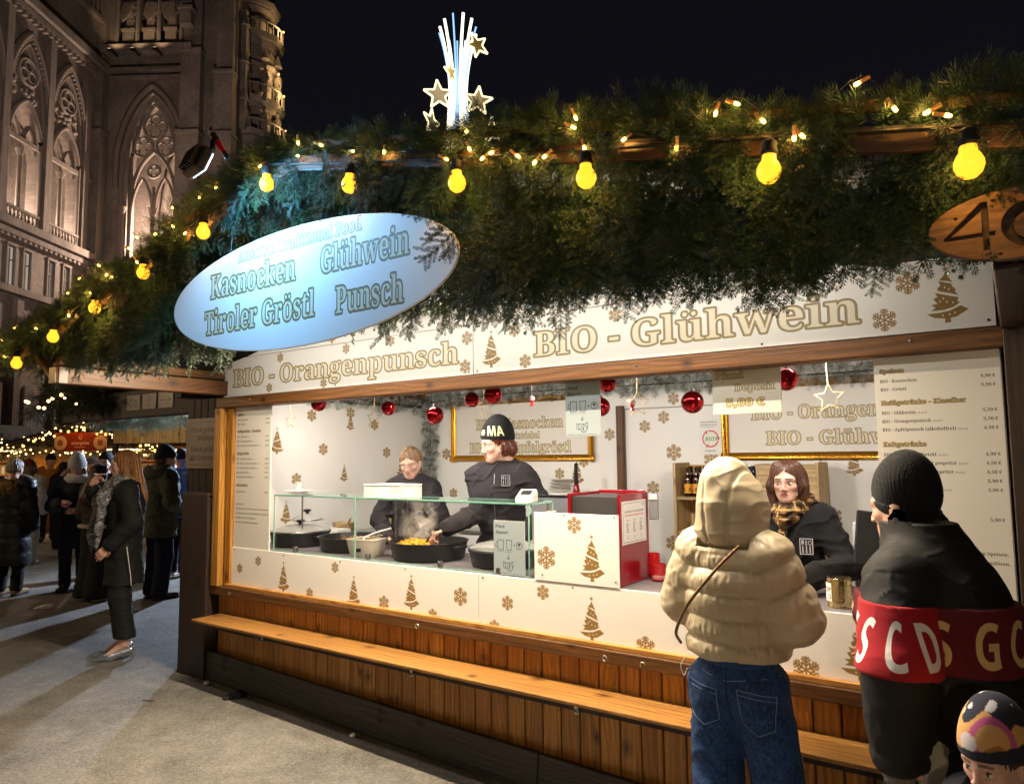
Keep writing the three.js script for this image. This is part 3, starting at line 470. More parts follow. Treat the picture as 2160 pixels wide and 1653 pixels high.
function lid(x, y, z, r, label) {
  const t = thing('pan_lid', label, 'pan lid', [x, y, z]);
  const g = phy({ color: 0xd8dad8, roughness: 0.12, transmission: 0.55, thickness: 0, metalness: 0.1 });
  const pts = []; for (let i = 0; i <= 10; i++) { const a = i / 10; pts.push([r * a, 0.045 * (1 - a * a) + 0.006]); }
  mesh('glass_dome', lathe([...pts, [r, 0], [r * 0.98, 0.002]], 48), g, t);
  mesh('rim', lathe([[r - 0.004, 0], [r + 0.004, 0], [r + 0.005, 0.008], [r - 0.003, 0.01], [r - 0.004, 0]], 48), M.steel, t);
  mesh('knob', lathe([[0.001, 0.05], [0.014, 0.05], [0.014, 0.062], [0.03, 0.068], [0.032, 0.078], [0.02, 0.084], [0.001, 0.085]], 20), M.iron, t);
}
pan(-4.5, -0.34, 0.22, 0.1, 'black deep pan at the far left of the counter under a raised glass lid');
lid(-4.5, 1.066, -0.34, 0.222, 'large domed glass lid on the leftmost black pan');
lid(-4.62, 1.13, -0.5, 0.12, 'small dark-rimmed lid behind the leftmost pan by the left wall');
pan(-3.93, -0.34, 0.23, 0.1, 'open black pan, second from the left, behind the white tub');
pan(-3.17, -0.31, 0.25, 0.115, 'open black pan with yellow noodles that the man in the beanie stirs');
pan(-2.56, -0.33, 0.23, 0.1, 'black pan with glass lid behind the grey Pfand notice');
lid(-2.56, 1.064, -0.33, 0.232, 'shiny domed glass lid on the rightmost black pan');
function heap(name, label, cat, x, y, z, r, n, h, color, s) {
  const t = thing(name, label, cat, [x, y, z]), g = [], u = sph(1, 0, 0, 0, 7);
  for (let i = 0; i < n; i++) { const a = rr(0, 2 * PI), d = Math.sqrt(rnd()) * r, c = u.clone(); c.scale(s * rr(0.6, 1.4), s * rr(0.5, 0.9), s * rr(0.6, 1.3)); c.rotateY(a * 3).rotateX(rr(-0.6, 0.6)); g.push(c.translate(Math.cos(a) * d, h * (1 - (d / r) ** 2) * rr(0.5, 1), Math.sin(a) * d)); }
  mesh('food', [geoJoin(g), lathe([[0.001, 0], [r * 0.9, 0], [r, 0.004], [0.001, h * 0.4]], 20)], color, t);
}
heap('noodle_heap', 'heap of yellow cheese dumplings at the left in the open pan', 'food', -3.24, 1.03, -0.25, 0.15, 420, 0.06, std({ color: 0xe0b02e, roughness: 0.4 }), 0.0105);
heap('potato_hash', 'browned potato hash in the second pan from the left', 'food', -3.93, 1.0, -0.36, 0.19, 200, 0.05, std({ color: 0x8a5a22, roughness: 0.5 }), 0.013);
{ // serving spoons
  for (const [label, pts, head] of [['black-handled steel turner held by the man over the noodles', [[-3.06, 1.16, -0.28], [-3.12, 1.11, -0.28], [-3.17, 1.055, -0.27]], [-3.185, 1.045, -0.27]], ['white ladle lying in the second pan from the left', [[-3.62, 1.12, -0.42], [-3.75, 1.08, -0.38], [-3.86, 1.03, -0.34]], [-3.89, 1.02, -0.33]]]) {
    const t = thing('serving_spoon', label, 'spoon'); mesh('handle', [tube(pts, 0.008, 12, 7)], head[0] > -3.5 ? M.black : M.white, t);
    mesh('blade', [rbx(0.075, 0.006, 0.06, 0, 0, 0, 0.003).rotateZ(0.7).translate(...head)], head[0] > -3.5 ? M.steel : M.white, t);
  }
}
{ // white plastic tub with tongs
  const t = thing('food_tub', 'white plastic food tub with metal tongs beside the glass joint', 'tub', [-3.6, 0.962, -0.17], 0.15), m = phy({ color: 0xe9e6d8, roughness: 0.3, transmission: 0.25, thickness: 0 });
  const g = (y, k) => [0.1 * k, 0.075 * k, y];
  const pts = []; const w = new THREE.CylinderGeometry(0.148, 0.12, 0.11, 4, 1, true).rotateY(PI / 4).scale(1.05, 1, 0.72).translate(0, 0.055, 0), fl = new THREE.CylinderGeometry(0.12, 0.12, 0.004, 4).rotateY(PI / 4).scale(1.05, 1, 0.72).translate(0, 0.003, 0), lip = new THREE.TorusGeometry(0.148, 0.006, 6, 4).rotateX(PI / 2).rotateY(PI / 4 + PI / 4 * 0).scale(1.05, 1, 0.72).translate(0, 0.11, 0);
  mesh('tub_body', [w, fl, lip.rotateY(0)], m, t); mesh('contents', [bx(0.17, 0.05, 0.115, 0, 0.032, 0)], std({ color: 0xc98f55, roughness: 0.7 }), t);
  mesh('label', [bx(0.05, 0.022, 0.002, -0.01, 0.045, 0.082)], M.iron, t);
  mesh('tongs', [rod([-0.05, 0.1, 0.02], [0.09, 0.14, -0.03], 0.005), rod([-0.05, 0.1, -0.01], [0.09, 0.135, -0.05], 0.005)], M.steel, t);
}
{ // bowls and pots on the side counter by the left wall
  const t = thing('side_counter', 'steel side counter along the left inner wall behind the pans', 'counter', [-4.75, 0, -1.45]);
  mesh('worktop', [rbx(0.38, 0.03, 1.6, 0, 0.95, 0, 0.004)], M.steel, t); mesh('cabinet', [bx(0.36, 0.88, 1.55, -0.005, 0.49, 0)], M.white, t);
  const mk = (name, label, cat, p, parts) => { const o = thing(name, label, cat, p); for (const [n, g, m] of parts) mesh(n, g, m, o); };
  mk('wooden_bowl', 'pale wooden bowl with spoon on the left side counter', 'bowl', [-4.66, 0.966, -0.92], [['bowl_body', lathe([[0.001, 0], [0.06, 0], [0.09, 0.05], [0.1, 0.11], [0.094, 0.11], [0.08, 0.05], [0.001, 0.012]], 24), M.pale], ['spoon', rod([0, 0.04, 0], [0.13, 0.15, 0.05], 0.008), M.honey]]);
  mk('plastic_tray', 'low white plastic tray in front of the wooden bowl', 'tray', [-4.6, 0.966, -0.74], [['tray_body', [rbx(0.26, 0.012, 0.16, 0, 0.006, 0), rbx(0.26, 0.07, 0.008, 0, 0.04, 0.08), rbx(0.26, 0.07, 0.008, 0, 0.04, -0.08), rbx(0.008, 0.07, 0.16, 0.13, 0.04, 0), rbx(0.008, 0.07, 0.16, -0.13, 0.04, 0)], M.white]]);
  mk('storage_jar', 'cream storage jar on the left side counter behind the glass joint', 'jar', [-4.7, 0.966, -1.55], [['jar_body', lathe([[0.001, 0], [0.07, 0], [0.072, 0.14], [0.06, 0.15], [0.001, 0.15]], 20), M.pale], ['lid', cyl(0.066, 0.066, 0.02, 0, 0.161, 0), M.white]]);
  mk('water_glass', 'empty drinking glass on top of the glass guard at the left', 'glass', [-4.3, 1.36, -0.16], [['glass_body', lathe([[0.001, 0.004], [0.022, 0.004], [0.031, 0.035], [0.025, 0.085], [0.023, 0.085], [0.029, 0.035], [0.02, 0.008], [0.001, 0.008]], 20), phy({ color: 0xffffff, transmission: 0.85, roughness: 0.05, thickness: 0 })]]);
  mk('white_plate', 'white plate lying on top of the glass guard beside the left menu', 'plate', [-4.36, 1.36, -0.21], [['plate_body', lathe([[0.001, 0.003], [0.06, 0.003], [0.105, 0.016], [0.106, 0.019], [0.06, 0.008], [0.001, 0.007]], 28), M.white]]);
}
{ // slotted plastic basket on the guard
  const t = thing('plastic_basket', 'cream slotted plastic basket on top of the glass guard before the blonde woman', 'basket', [-3.34, 1.36, -0.15], 0.03), w = 0.31, d = 0.2, h = 0.078, g = [rbx(w - 0.03, 0.004, d - 0.02, 0, 0.002, 0)];
  for (const s of [-1, 1]) { for (let i = 0; i <= 17; i++) g.push(bx(0.0062, h, 0.004, -w / 2 + 0.012 + i * (w - 0.024) / 17, h / 2, s * (d / 2))); for (let j = 0; j < 5; j++) g.push(bx(w, 0.005, 0.0035, 0, 0.004 + j * 0.017, s * d / 2)); g.push(bx(0.05, h, 0.005, 0.05, h / 2, s * d / 2)); for (let i = 0; i <= 10; i++) g.push(bx(0.004, h, 0.0062, s * w / 2, h / 2, -d / 2 + i * d / 10)); for (let j = 0; j < 5; j++) g.push(bx(0.0035, 0.005, d, s * w / 2, 0.004 + j * 0.017, 0)); }
  mesh('basket_body', g, M.white, t); mesh('rim', [rbx(w + 0.014, 0.009, 0.012, 0, h, d / 2), rbx(w + 0.014, 0.009, 0.012, 0, h, -d / 2), rbx(0.012, 0.009, d, w / 2, h, 0), rbx(0.012, 0.009, d, -w / 2, h, 0)], M.white, t);
}
{ // card reader
  const t = thing('card_reader', 'small white card reader with dark screen on the right end of the glass guard', 'card reader', [-2.27, 1.36, -0.12], 0.25);
  mesh('body', [ext(shp([[-0.05, 0], [0.05, 0], [0.05, 0.022], [-0.035, 0.06], [-0.05, 0.05]]), 0.09, 0.004).rotateY(-PI / 2).translate(0.045, 0.003, 0)], M.white, t);
  mesh('screen', [rbx(0.062, 0.003, 0.05, 0, 0, 0, 0.002).rotateX(0.41).translate(0, 0.0515, 0.004)], M.black, t);
}
// ---- printed notices ----
const deposit = canvasTex(512, 700, (x, w, h) => {
  x.fillStyle = '#9ba6ab'; x.fillRect(0, 0, w, h); x.fillStyle = x.strokeStyle = '#15171a'; x.font = 'bold 56px sans-serif'; x.fillText('Pfand', 30, 92); x.font = 'italic bold 56px sans-serif'; x.fillText('Deposit', 30, 170);
  x.lineWidth = 7; x.strokeRect(72, 250, 92, 130); x.beginPath(); x.moveTo(72, 275); x.lineTo(42, 285); x.lineTo(36, 340); x.lineTo(72, 355); x.moveTo(212, 250); x.lineTo(304, 250); x.lineTo(290, 380); x.lineTo(226, 380); x.closePath(); x.stroke();
  x.font = 'bold 60px sans-serif'; x.fillText('+', 326, 335); x.beginPath(); x.arc(425, 315, 46, 0, 7); x.stroke(); x.beginPath(); x.arc(425, 308, 24, PI, 0); x.closePath(); x.fill(); x.fillRect(420, 300, 9, 45); x.font = 'bold 12px sans-serif'; x.fillText('Pfand / auf / Pfand', 60, 408); x.fillText('Deposit on deposit', 190, 408);
  x.beginPath(); x.moveTo(245, 440); x.lineTo(245, 496); x.moveTo(225, 476); x.lineTo(245, 498); x.lineTo(265, 476); x.stroke();
  x.beginPath(); x.moveTo(165, 535); x.lineTo(195, 545); x.lineTo(285, 545); x.lineTo(322, 525); x.lineTo(322, 600); x.lineTo(285, 615); x.lineTo(195, 615); x.lineTo(165, 605); x.closePath(); x.moveTo(195, 545); x.lineTo(195, 615); x.stroke();
  x.fillStyle = '#9ba6ab'; x.beginPath(); x.arc(268, 605, 44, 0, 7); x.fill(); x.stroke(); x.fillStyle = '#15171a'; x.font = 'bold 60px sans-serif'; x.fillText('€', 246, 626); x.font = 'bold 14px sans-serif'; x.fillText('Rückgabe nur mit Pfandmarke / Return only with deposit token', 34, 684);
});
function notice(name, label, cat, w, h, tex, p, turn = 0, th = 0.004, rest = M.white) {
  const t = thing(name, label, cat, p, turn); mesh('printed_face', [planeUV(bx(w, h, th / 2, 0, 0, th / 4), -w / 2, -h / 2, w, h)], printed(tex, 0.35), t); mesh('sheet', [bx(w + 0.002, h + 0.002, th / 2, 0, 0, -th / 4 - 0.0005)], rest, t); return t;
}
notice('deposit_notice', 'grey Pfand Deposit notice hanging in the hatch right of the Kasnocken frame', 'notice', 0.208, 0.286, deposit, [-1.866, 1.86, -0.062]);
notice('deposit_notice', 'grey Pfand Deposit notice leaning inside the glass above the counter', 'notice', 0.208, 0.292, deposit, [-2.325, 1.112, -0.022]);
notice('price_board', 'beige hanging board reading Pfand Deposit 5,00 € right of the red baubles', 'price board', 0.312, 0.202, canvasTex(768, 496, (x, w, h) => { x.fillStyle = '#d6d3ca'; x.fillRect(0, 0, w, h); goldText(x, 'Pfand', 200, 92, 330, 104, 'serif', 'bold', '#c4bba4', 1); goldText(x, 'Deposit', 480, 236, 450, 104, 'serif', 'bold', '#cfc7b2', 1); goldText(x, '5,00 €', 370, 410, 440, 122, 'serif', 'bold', '#d0bd8e', 1); }), [-1.006, 1.901, -0.062], 0, 0.006);
function menu(lines, W, H, x) {
  x.fillStyle = '#dcd8cf'; x.fillRect(0, 0, W, H);
  for (const [y, s, price, head, small] of lines) {
    x.textAlign = 'left'; if (head) goldTextL(x, s, 26, y, 30); else { x.fillStyle = '#33302c'; x.font = 'bold 21px serif'; x.fillText(s, 26, y); if (small) { const w = x.measureText(s).width; x.font = '13px serif'; x.fillText(small, 34 + w, y); } }
    if (price) { x.textAlign = 'right'; x.fillStyle = '#33302c'; x.font = 'bold 22px serif'; x.fillText(price, W - 24, y); }
  }
  x.textAlign = 'left';
}
function goldTextL(x, s, px, y, size) { x.font = 'bold ' + size + 'px serif'; x.lineJoin = 'round'; x.lineWidth = 3.5; x.strokeStyle = '#4f4126'; x.strokeText(s, px, y); x.fillStyle = '#b39a66'; x.fillText(s, px, y); }
const menuLines = [[84, 'Speisen', null, 1], [134, 'BIO - Kasnocken  ♣', '9,90 €'], [178, 'BIO - Gröstl', '9,90 €'], [252, 'Heißgetränke – Klassiker', null, 1], [302, 'BIO - Glühwein', '5,50 €', 0, '(0,25 l)'], [346, 'BIO - Orangenpunsch', '5,50 €', 0, '(0,25 l)'], [390, 'BIO - Apfelpunsch (alkoholfrei)', '4,50 €', 0, '(0,25 l)'], [470, 'Kaltgetränke', null, 1], [520, 'BIO - Neufelder Zwickl', '4,90 €', 0, '(0,33 l)'], [564, 'BIO - Rauch Apfelsaft gespritzt', '4,50 €', 0, '(0,33 l)'], [608, 'BIO - Johannisbeere gespritzt', '4,50 €', 0, '(0,33 l)'], [652, 'Römerquelle still', '3,90 €', 0, '(0,33 l)'], [696, 'Römerquelle prickelnd', '3,90 €', 0, '(0,33 l)'], [780, 'Information', null, 1], [840, 'Unsere Häferl', '5,00 €'], [960, 'Lieber Gast!'], [1004, 'Informationen über Zutaten in unseren Speisen,'], [1048, 'die Allergien oder Unverträglichkeiten auslösen,'], [1092, 'erhalten Sie auf Nachfrage bei'], [1136, 'unseren ServicemitarbeiterInnen']];
notice('menu_board', 'tall cream menu board at the right of the hatch, behind the man in black', 'menu board', 0.43, 1.34, canvasTex(560, 1745, (x, w, h) => menu(menuLines, w, h, x)), [-0.248, 1.33, -0.004], 0, 0.008);
notice('menu_board', 'tall narrow cream menu board at the left end of the hatch', 'menu board', 0.425, 1.07, canvasTex(560, 1410, (x, w, h) => menu(menuLines, w, h, x)), [-4.632, 1.468, -0.004], 0, 0.008);
{ // printed screen panel and red box
  const t = thing('counter_screen', 'white printed upright panel with golden fir tree and snowflakes on the counter', 'screen panel', [-1.888, 0.962, 0.006]);
  mesh('panel', [planeUV(rbx(0.5, 0.355, 0.008, 0, 0.1775, 0, 0.002), -0.25, 0, 0.5, 0.355)], printed(board(700, 497, -2.138, 0.965, 0.5, 0.355, (x, X, Y, s) => { drawFlake(x, X(-1.89), Y(1.262), 0.042 * s); drawFlake(x, X(-2.063), Y(1.085), 0.058 * s); drawTree(x, X(-1.79), Y(0.985), 0.235 * s); })), t);
  mesh('panel_return', [bx(0.008, 0.35, 0.2, -0.242, 0.175, -0.106)], M.panel, t);
  for (const [x, y] of [[-0.06, 0.345], [0.23, 0.345], [0.23, 0.03], [-0.2, 0.03]]) mesh('screw_head', [cyl(0.004, 0.004, 0.004, 0, 0, 0, 8).rotateX(PI / 2).translate(x, y, 0.005)], M.iron, t);
  const r = thing('red_drinks_box', 'glossy red box with dark open top and printed paper on its side', 'red box', [-1.8, 0.962, -0.2]);
  mesh('side_panel', [rbx(0.014, 0.455, 0.34, 0.145, 0.2275, 0, 0.003)], M.red, r); mesh('side_panel', [rbx(0.014, 0.455, 0.34, -0.145, 0.2275, 0, 0.003)], M.red, r);
  mesh('inset', [bx(0.272, 0.44, 0.3, 0, 0.22, 0)], std({ color: 0x3a3838, roughness: 0.6 }), r); mesh('back_rail', [rbx(0.28, 0.02, 0.014, 0, 0.452, -0.16, 0.003)], M.red, r);
  const p = notice('paper_notice', 'white printed sheet with red heading stuck on the red box', 'notice', 0.28, 0.215, canvasTex(448, 344, (x, w, h) => { x.fillStyle = '#ece9e6'; x.fillRect(0, 0, w, h); x.strokeStyle = '#333'; x.lineWidth = 3; x.strokeRect(16, 16, w - 32, h - 32); x.fillStyle = '#c22'; x.font = 'bold 22px sans-serif'; x.fillText('BIO', 378, 46); x.textAlign = 'center'; x.fillStyle = '#222'; x.font = 'bold 20px sans-serif'; x.fillText('UNTERSCHIED UND INFORMATIONEN', w / 2, 92); x.fillStyle = '#b22'; x.fillText('Informationen zu Allergenen & Tipps', w / 2, 120); x.fillStyle = '#333'; x.font = 'bold 15px sans-serif'; for (const [i, s] of ['APFEL', 'ALLE', 'MUST'].entries()) { x.fillText(s, 100 + i * 125, 160); for (let k = 0; k < 6; k++) x.fillRect(72 + i * 125, 176 + k * 14, 30 + 26 * hash(i, k, 3), 5); x.beginPath(); x.arc(100 + i * 125, 290, 14, 0, 5); x.stroke(); } x.textAlign = 'left'; }), [-1.646, 1.272, -0.19], PI / 2, 0.002);
  const c = thing('card_terminal', 'grey terminal mounted on the far side of the red box', 'terminal', [-1.612, 1.34, -0.36], 0.3); mesh('terminal_body', [rbx(0.05, 0.14, 0.03, 0, 0, 0, 0.006)], std({ color: 0x86868a, roughness: 0.5 }), c); mesh('terminal_top', [rbx(0.044, 0.03, 0.034, 0, 0.05, 0.004, 0.004)], M.white, c);
  const s = thing('steel_backboard', 'grey steel backboard with orange handle behind the glass end', 'backboard', [-2.38, 0.962, -0.6]); mesh('plate', [rbx(0.34, 0.4, 0.02, 0, 0.2, 0, 0.004)], std({ color: 0x77787a, roughness: 0.5 }), s); mesh('top_edge', [rbx(0.35, 0.014, 0.03, 0, 0.402, 0, 0.004)], M.iron, s); mesh('handle', [tube([[0.03, 0.25, 0.012], [0.03, 0.29, 0.03], [0.13, 0.29, 0.03], [0.13, 0.25, 0.012]], 0.009, 20, 6)], std({ color: 0xe0641c, roughness: 0.4 }), s);
}
{ // mug, can, bottle, till, crates
  const m = thing('red_mug', 'red punch mug with white lettering beside the red box', 'mug', [-1.575, 0.962, -0.31], 0.5);
  mesh('mug_body', [planeUV(lathe([[0.001, 0], [0.032, 0], [0.04, 0.006], [0.042, 0.085], [0.039, 0.086], [0.037, 0.01], [0.001, 0.008]], 28), -0.05, 0, 0.1, 0.09)], phy({ map: canvasTex(256, 230, (x, w, h) => { x.fillStyle = '#b5141a'; x.fillRect(0, 0, w, h); x.fillStyle = '#f2d9d6'; x.font = 'italic bold 40px serif'; x.fillText('Glühwein', 44, 180); x.fillRect(50, 190, 150, 5); }), roughness: 0.2, clearcoat: 0.8 }), m);
  mesh('handle', [new THREE.TorusGeometry(0.027, 0.007, 8, 18).translate(0.052, 0.044, 0)], M.mug, m);
  const m2 = thing('red_mug', 'second red mug half hidden behind the lettered one', 'mug', [-1.655, 0.962, -0.42], 2.2); mesh('mug_body', [lathe([[0.001, 0], [0.034, 0], [0.042, 0.006], [0.043, 0.12], [0.04, 0.121], [0.038, 0.01], [0.001, 0.008]], 24)], M.mug, m2); mesh('handle', [new THREE.TorusGeometry(0.027, 0.007, 8, 18).translate(0.053, 0.06, 0)], M.mug, m2);
  const c = thing('tin_can', 'large ribbed golden tin can with white label on the counter', 'tin can', [-0.66, 0.961, -0.12], -0.5), pr = [[0.001, 0], [0.049, 0], [0.051, 0.004], [0.0495, 0.008]];
  for (let i = 0; i < 46; i++) { const y = 0.01 + i * 0.0023; pr.push([y > 0.035 && y < 0.095 ? 0.0492 + 0.0009 * Math.sin(i * 2.1) : 0.0495, y]); }
  pr.push([0.0495, 0.118], [0.051, 0.121], [0.0505, 0.124], [0.047, 0.12], [0.001, 0.119]); mesh('can_body', lathe(pr, 40), M.tin, c);
  mesh('paper_label', [planeUV(new THREE.CylinderGeometry(0.0515, 0.0515, 0.075, 14, 1, true, -1.1, 1.15).translate(0, 0.065, 0), -0.052, 0.0275, 0.104, 0.075)], std({ map: canvasTex(200, 144, (x, w, h) => { x.fillStyle = '#eceae2'; x.fillRect(0, 0, w, h); x.fillStyle = '#181818'; x.font = 'bold 52px sans-serif'; x.fillText('TIP', 20, 70); x.beginPath(); x.arc(80, 110, 16, 0, 7); x.lineWidth = 5; x.stroke(); }), roughness: 0.6, side: THREE.DoubleSide }), c);
  const b = thing('water_bottle', 'small clear bottle with white ribbed cap behind the cream jacket', 'bottle', [-0.945, 0.962, -0.2]); mesh('glass_body', lathe([[0.001, 0], [0.03, 0], [0.032, 0.01], [0.032, 0.12], [0.02, 0.165], [0.0165, 0.2], [0.001, 0.2]], 20), phy({ color: 0xdfeee4, transmission: 0.7, roughness: 0.05, thickness: 0 }), b); mesh('cap', [cyl(0.0185, 0.0185, 0.024, 0, 0.213, 0, 24)], M.white, b);
  const s = thing('till_screen', 'black flat till screen seen from behind at the right of the counter', 'till', [-0.585, 0.962, -0.4], 0.25); mesh('screen_back', [rbx(0.28, 0.25, 0.022, 0.06, 0.26, 0, 0.008, 2).rotateX(-0.12).rotateZ(-0.12)], M.black, s); mesh('stand', [rod([0.06, 0.0, -0.02], [0.06, 0.2, -0.01], 0.018), rbx(0.16, 0.015, 0.13, 0.06, 0.008, -0.02)], M.black, s);
  const hd = thing('orange_strap', 'orange strap hanging on the till screen edge', 'strap', [-0.5, 1.2, -0.32], 0.2); mesh('strap_band', [rbx(0.018, 0.2, 0.006, 0, 0, 0, 0.003).rotateZ(-0.35)], std({ color: 0xe8621a, roughness: 0.6 }), hd);
  for (const [y, l] of [[0.62, 'lowest'], [0.84, 'middle'], [1.06, 'topmost']]) { const q = thing('bottle_crate', 'red and white bottle crate, ' + l + ' of the stack under the till screen', 'crate', [-0.5, y, -0.86], 0, null); mesh('crate_body', [rbx(0.4, 0.05, 0.3, 0, 0.025, 0), rbx(0.4, 0.035, 0.3, 0, 0.19, 0), ...[-0.19, -0.06, 0.06, 0.19].map((x) => bx(0.02, 0.14, 0.3, x, 0.11, 0))], M.white, q); mesh('crate_panel', [bx(0.37, 0.11, 0.28, 0, 0.11, 0)], M.red, q); }
  const ct = thing('crate_stand', 'low stand carrying the bottle crates', 'stand', [-0.5, 0.05, -0.86]); mesh('stand_box', [rbx(0.42, 0.565, 0.32, 0, 0.285, 0)], M.white, ct);
}
{ // shelf unit with bottles
  const t = thing('shelf_unit', 'pale pine shelf unit with bottles against the back wall', 'shelf', [-1.62, 0, -2.08]);
  const P = (n, w, h, d, x, y, z, al) => mesh(n, [boxUV(rbx(w, h, d, x, y, z, 0.003), al)], M.pale, t);
  P('side_board', 0.022, 1.5, 0.3, -0.52, 0.8, 0, 'y'); P('side_board', 0.022, 1.5, 0.3, 0.5, 0.8, 0, 'y'); P('side_board', 0.022, 1.48, 0.28, 0.1, 0.8, 0, 'y');
  for (const y of [0.3, 0.72, 1.03, 1.285]) P('shelf_board', 1.0, 0.022, 0.28, -0.01, y, 0, 'x');
  P('back_board', 1.02, 1.46, 0.01, -0.01, 0.8, -0.145, 'y'); P('drawer_front', 0.46, 0.24, 0.02, -0.24, 0.88, 0.145, 'x'); P('front_board', 0.4, 0.24, 0.016, 0.3, 1.42, 0.146, 'x');
  const body = lathe([[0.001, 0], [0.029, 0], [0.031, 0.006], [0.031, 0.115], [0.022, 0.15], [0.0125, 0.17], [0.012, 0.215], [0.0135, 0.218], [0.0135, 0.228], [0.001, 0.23]], 16), glassM = phy({ color: 0x2a1206, roughness: 0.08, clearcoat: 0.5 }), cap = cyl(0.0145, 0.0145, 0.008, 0, 0.228, 0, 14), lab = cyl(0.0316, 0.0316, 0.07, 0, 0.06, 0, 16, true);
  const lm = std({ map: canvasTex(256, 96, (x, w, h) => { x.fillStyle = '#d8982c'; x.fillRect(0, 0, w, h); for (let k = 0; k < 4; k++) { x.fillStyle = '#8a3c14'; x.beginPath(); x.moveTo(12 + k * 64, 66); x.lineTo(32 + k * 64, 30); x.lineTo(52 + k * 64, 66); x.fill(); x.fillStyle = '#5a2a10'; x.fillRect(10 + k * 64, 72, 44, 6); } }), roughness: 0.5 });
  let n = 0; const ord = ['first', 'second', 'third', 'fourth', 'fifth', 'sixth', 'seventh'];
  for (let i = 0; i < 7; i++) for (let j = 0; j < 2; j++) { const b = thing('beer_bottle', j ? 'dark beer bottle with yellow label, ' + ord[i] + ' from the left in the back row' : 'dark beer bottle with yellow label, ' + ord[i] + ' from the left in the front row', 'bottle', [-2.055 + i * 0.067, 1.297, -1.99 - j * 0.075], i, 'beer bottles on the upper shelf'); mesh('bottle_body', body, glassM, b); mesh('bottle_cap', cap, M.gold, b); mesh('paper_label', lab, lm, b); }
  const wb = lathe([[0.001, 0], [0.027, 0], [0.028, 0.15], [0.018, 0.2], [0.0125, 0.23], [0.001, 0.23]], 14), wm = phy({ color: 0x1c2238, roughness: 0.1, clearcoat: 0.6 }), wc = cyl(0.014, 0.014, 0.02, 0, 0.236, 0, 12), pm = std({ color: 0x8a86b8, roughness: 0.5 });
  for (let i = 0; i < 5; i++) for (let j = 0; j < 2; j++) { const b = thing('juice_bottle', 'slim juice bottle with lilac neck, ' + ord[i] + ' from the left in the ' + (j ? 'back' : 'front') + ' row', 'bottle', [-1.76 + i * 0.058, 1.297, -1.99 - j * 0.07], 0, 'slim juice bottles with lilac necks'); mesh('bottle_body', wb, wm, b); mesh('neck_label', cyl(0.0182, 0.025, 0.04, 0, 0.175, 0, 14, true), pm, b); mesh('bottle_cap', wc, M.white, b); }
  const bx1 = thing('paper_tray', 'white tray with papers on the middle shelf', 'tray', [-1.95, 1.042, -2.02]); mesh('tray_body', [rbx(0.16, 0.1, 0.12, 0.03, 0.06, -0.04)], M.white, bx1); mesh('paper_stack', [rbx(0.19, 0.012, 0.15, -0.01, 0.007, 0.04, 0.002)], M.panel, bx1);
}
function frameThing(label, x0, x1, y0, y1, lines) {
  const t = thing('gilt_frame', label, 'picture frame', [(x0 + x1) / 2, (y0 + y1) / 2, BW + 0.02]), w = x1 - x0, h = y1 - y0;
  const k = 640, tex = canvasTex(Math.round(w * k), Math.round(h * k), (x, W, H) => { x.fillStyle = '#e8e2d8'; x.fillRect(0, 0, W, H); for (const [s, a, b, c, z] of lines) goldText(x, s, (a - x0) * k, (y1 - b) * k, c * k, z * k, 'serif', 'bold', '#dccfae'); });
  mesh('lettered_board', [planeUV(bx(w, h, 0.01), -w / 2, -h / 2, w, h)], printed(tex), t);
  const prof = [[0, 0], [0.055, 0], [0.055, 0.012], [0.043, 0.03], [0.03, 0.028], [0.022, 0.018], [0.01, 0.02], [0, 0.012]];
  for (const [L, px, py, rz] of [[w, 0, h / 2, 0], [w, 0, -h / 2, PI], [h, -w / 2, 0, PI / 2], [h, w / 2, 0, -PI / 2]]) {
    const g = ext(shp(prof), L + 0.06).translate(-0.02, 0, -(L + 0.06) / 2).rotateY(PI / 2).rotateX(0); // profile x -> depth
    const bar = ext(shp(prof.map(([a, b]) => [a, b])), L + 0.07).translate(-0.0275, 0, -(L + 0.07) / 2).applyMatrix4(new THREE.Matrix4().makeBasis(V(0, 1, 0), V(0, 0, 1), V(1, 0, 0)));
    const beads = []; const n = Math.round(L / 0.026); for (let i = 0; i <= n; i++) beads.push(new THREE.OctahedronGeometry(0.011, 1).scale(1.15, 0.8, 0.6).rotateZ(i % 2 ? 0.5 : -0.5).translate(-L / 2 + i * L / n, 0.003, 0.027));
    const m = mesh('frame_bar', [bar, ...beads], M.gold, t); m.position.set(px, py, 0.004 + 0.001 * (rz ? 1 : 0)); m.rotation.z = rz;
  }
}
frameThing('gilt ornate frame lettered BIO - Kasnocken behind the man in the beanie', -4.59, -3.04, 1.595, 2.135, [['BIO - Kasnocken', -3.815, 1.87, 0.99, 0.13], ['mit Röstzwiebel', -3.83, 1.775, 0.52, 0.085], ['BIO - Erdäpfelgröstl', -3.815, 1.645, 1.15, 0.13]]);
frameThing('gilt ornate frame lettered BIO - Glühwein behind the brown-haired woman', -1.85, -0.1, 1.595, 2.13, [['BIO - Orangenpunsch', -0.97, 1.87, 1.36, 0.135], ['BIO - Glühwein', -1.02, 1.68, 1.05, 0.135]]);
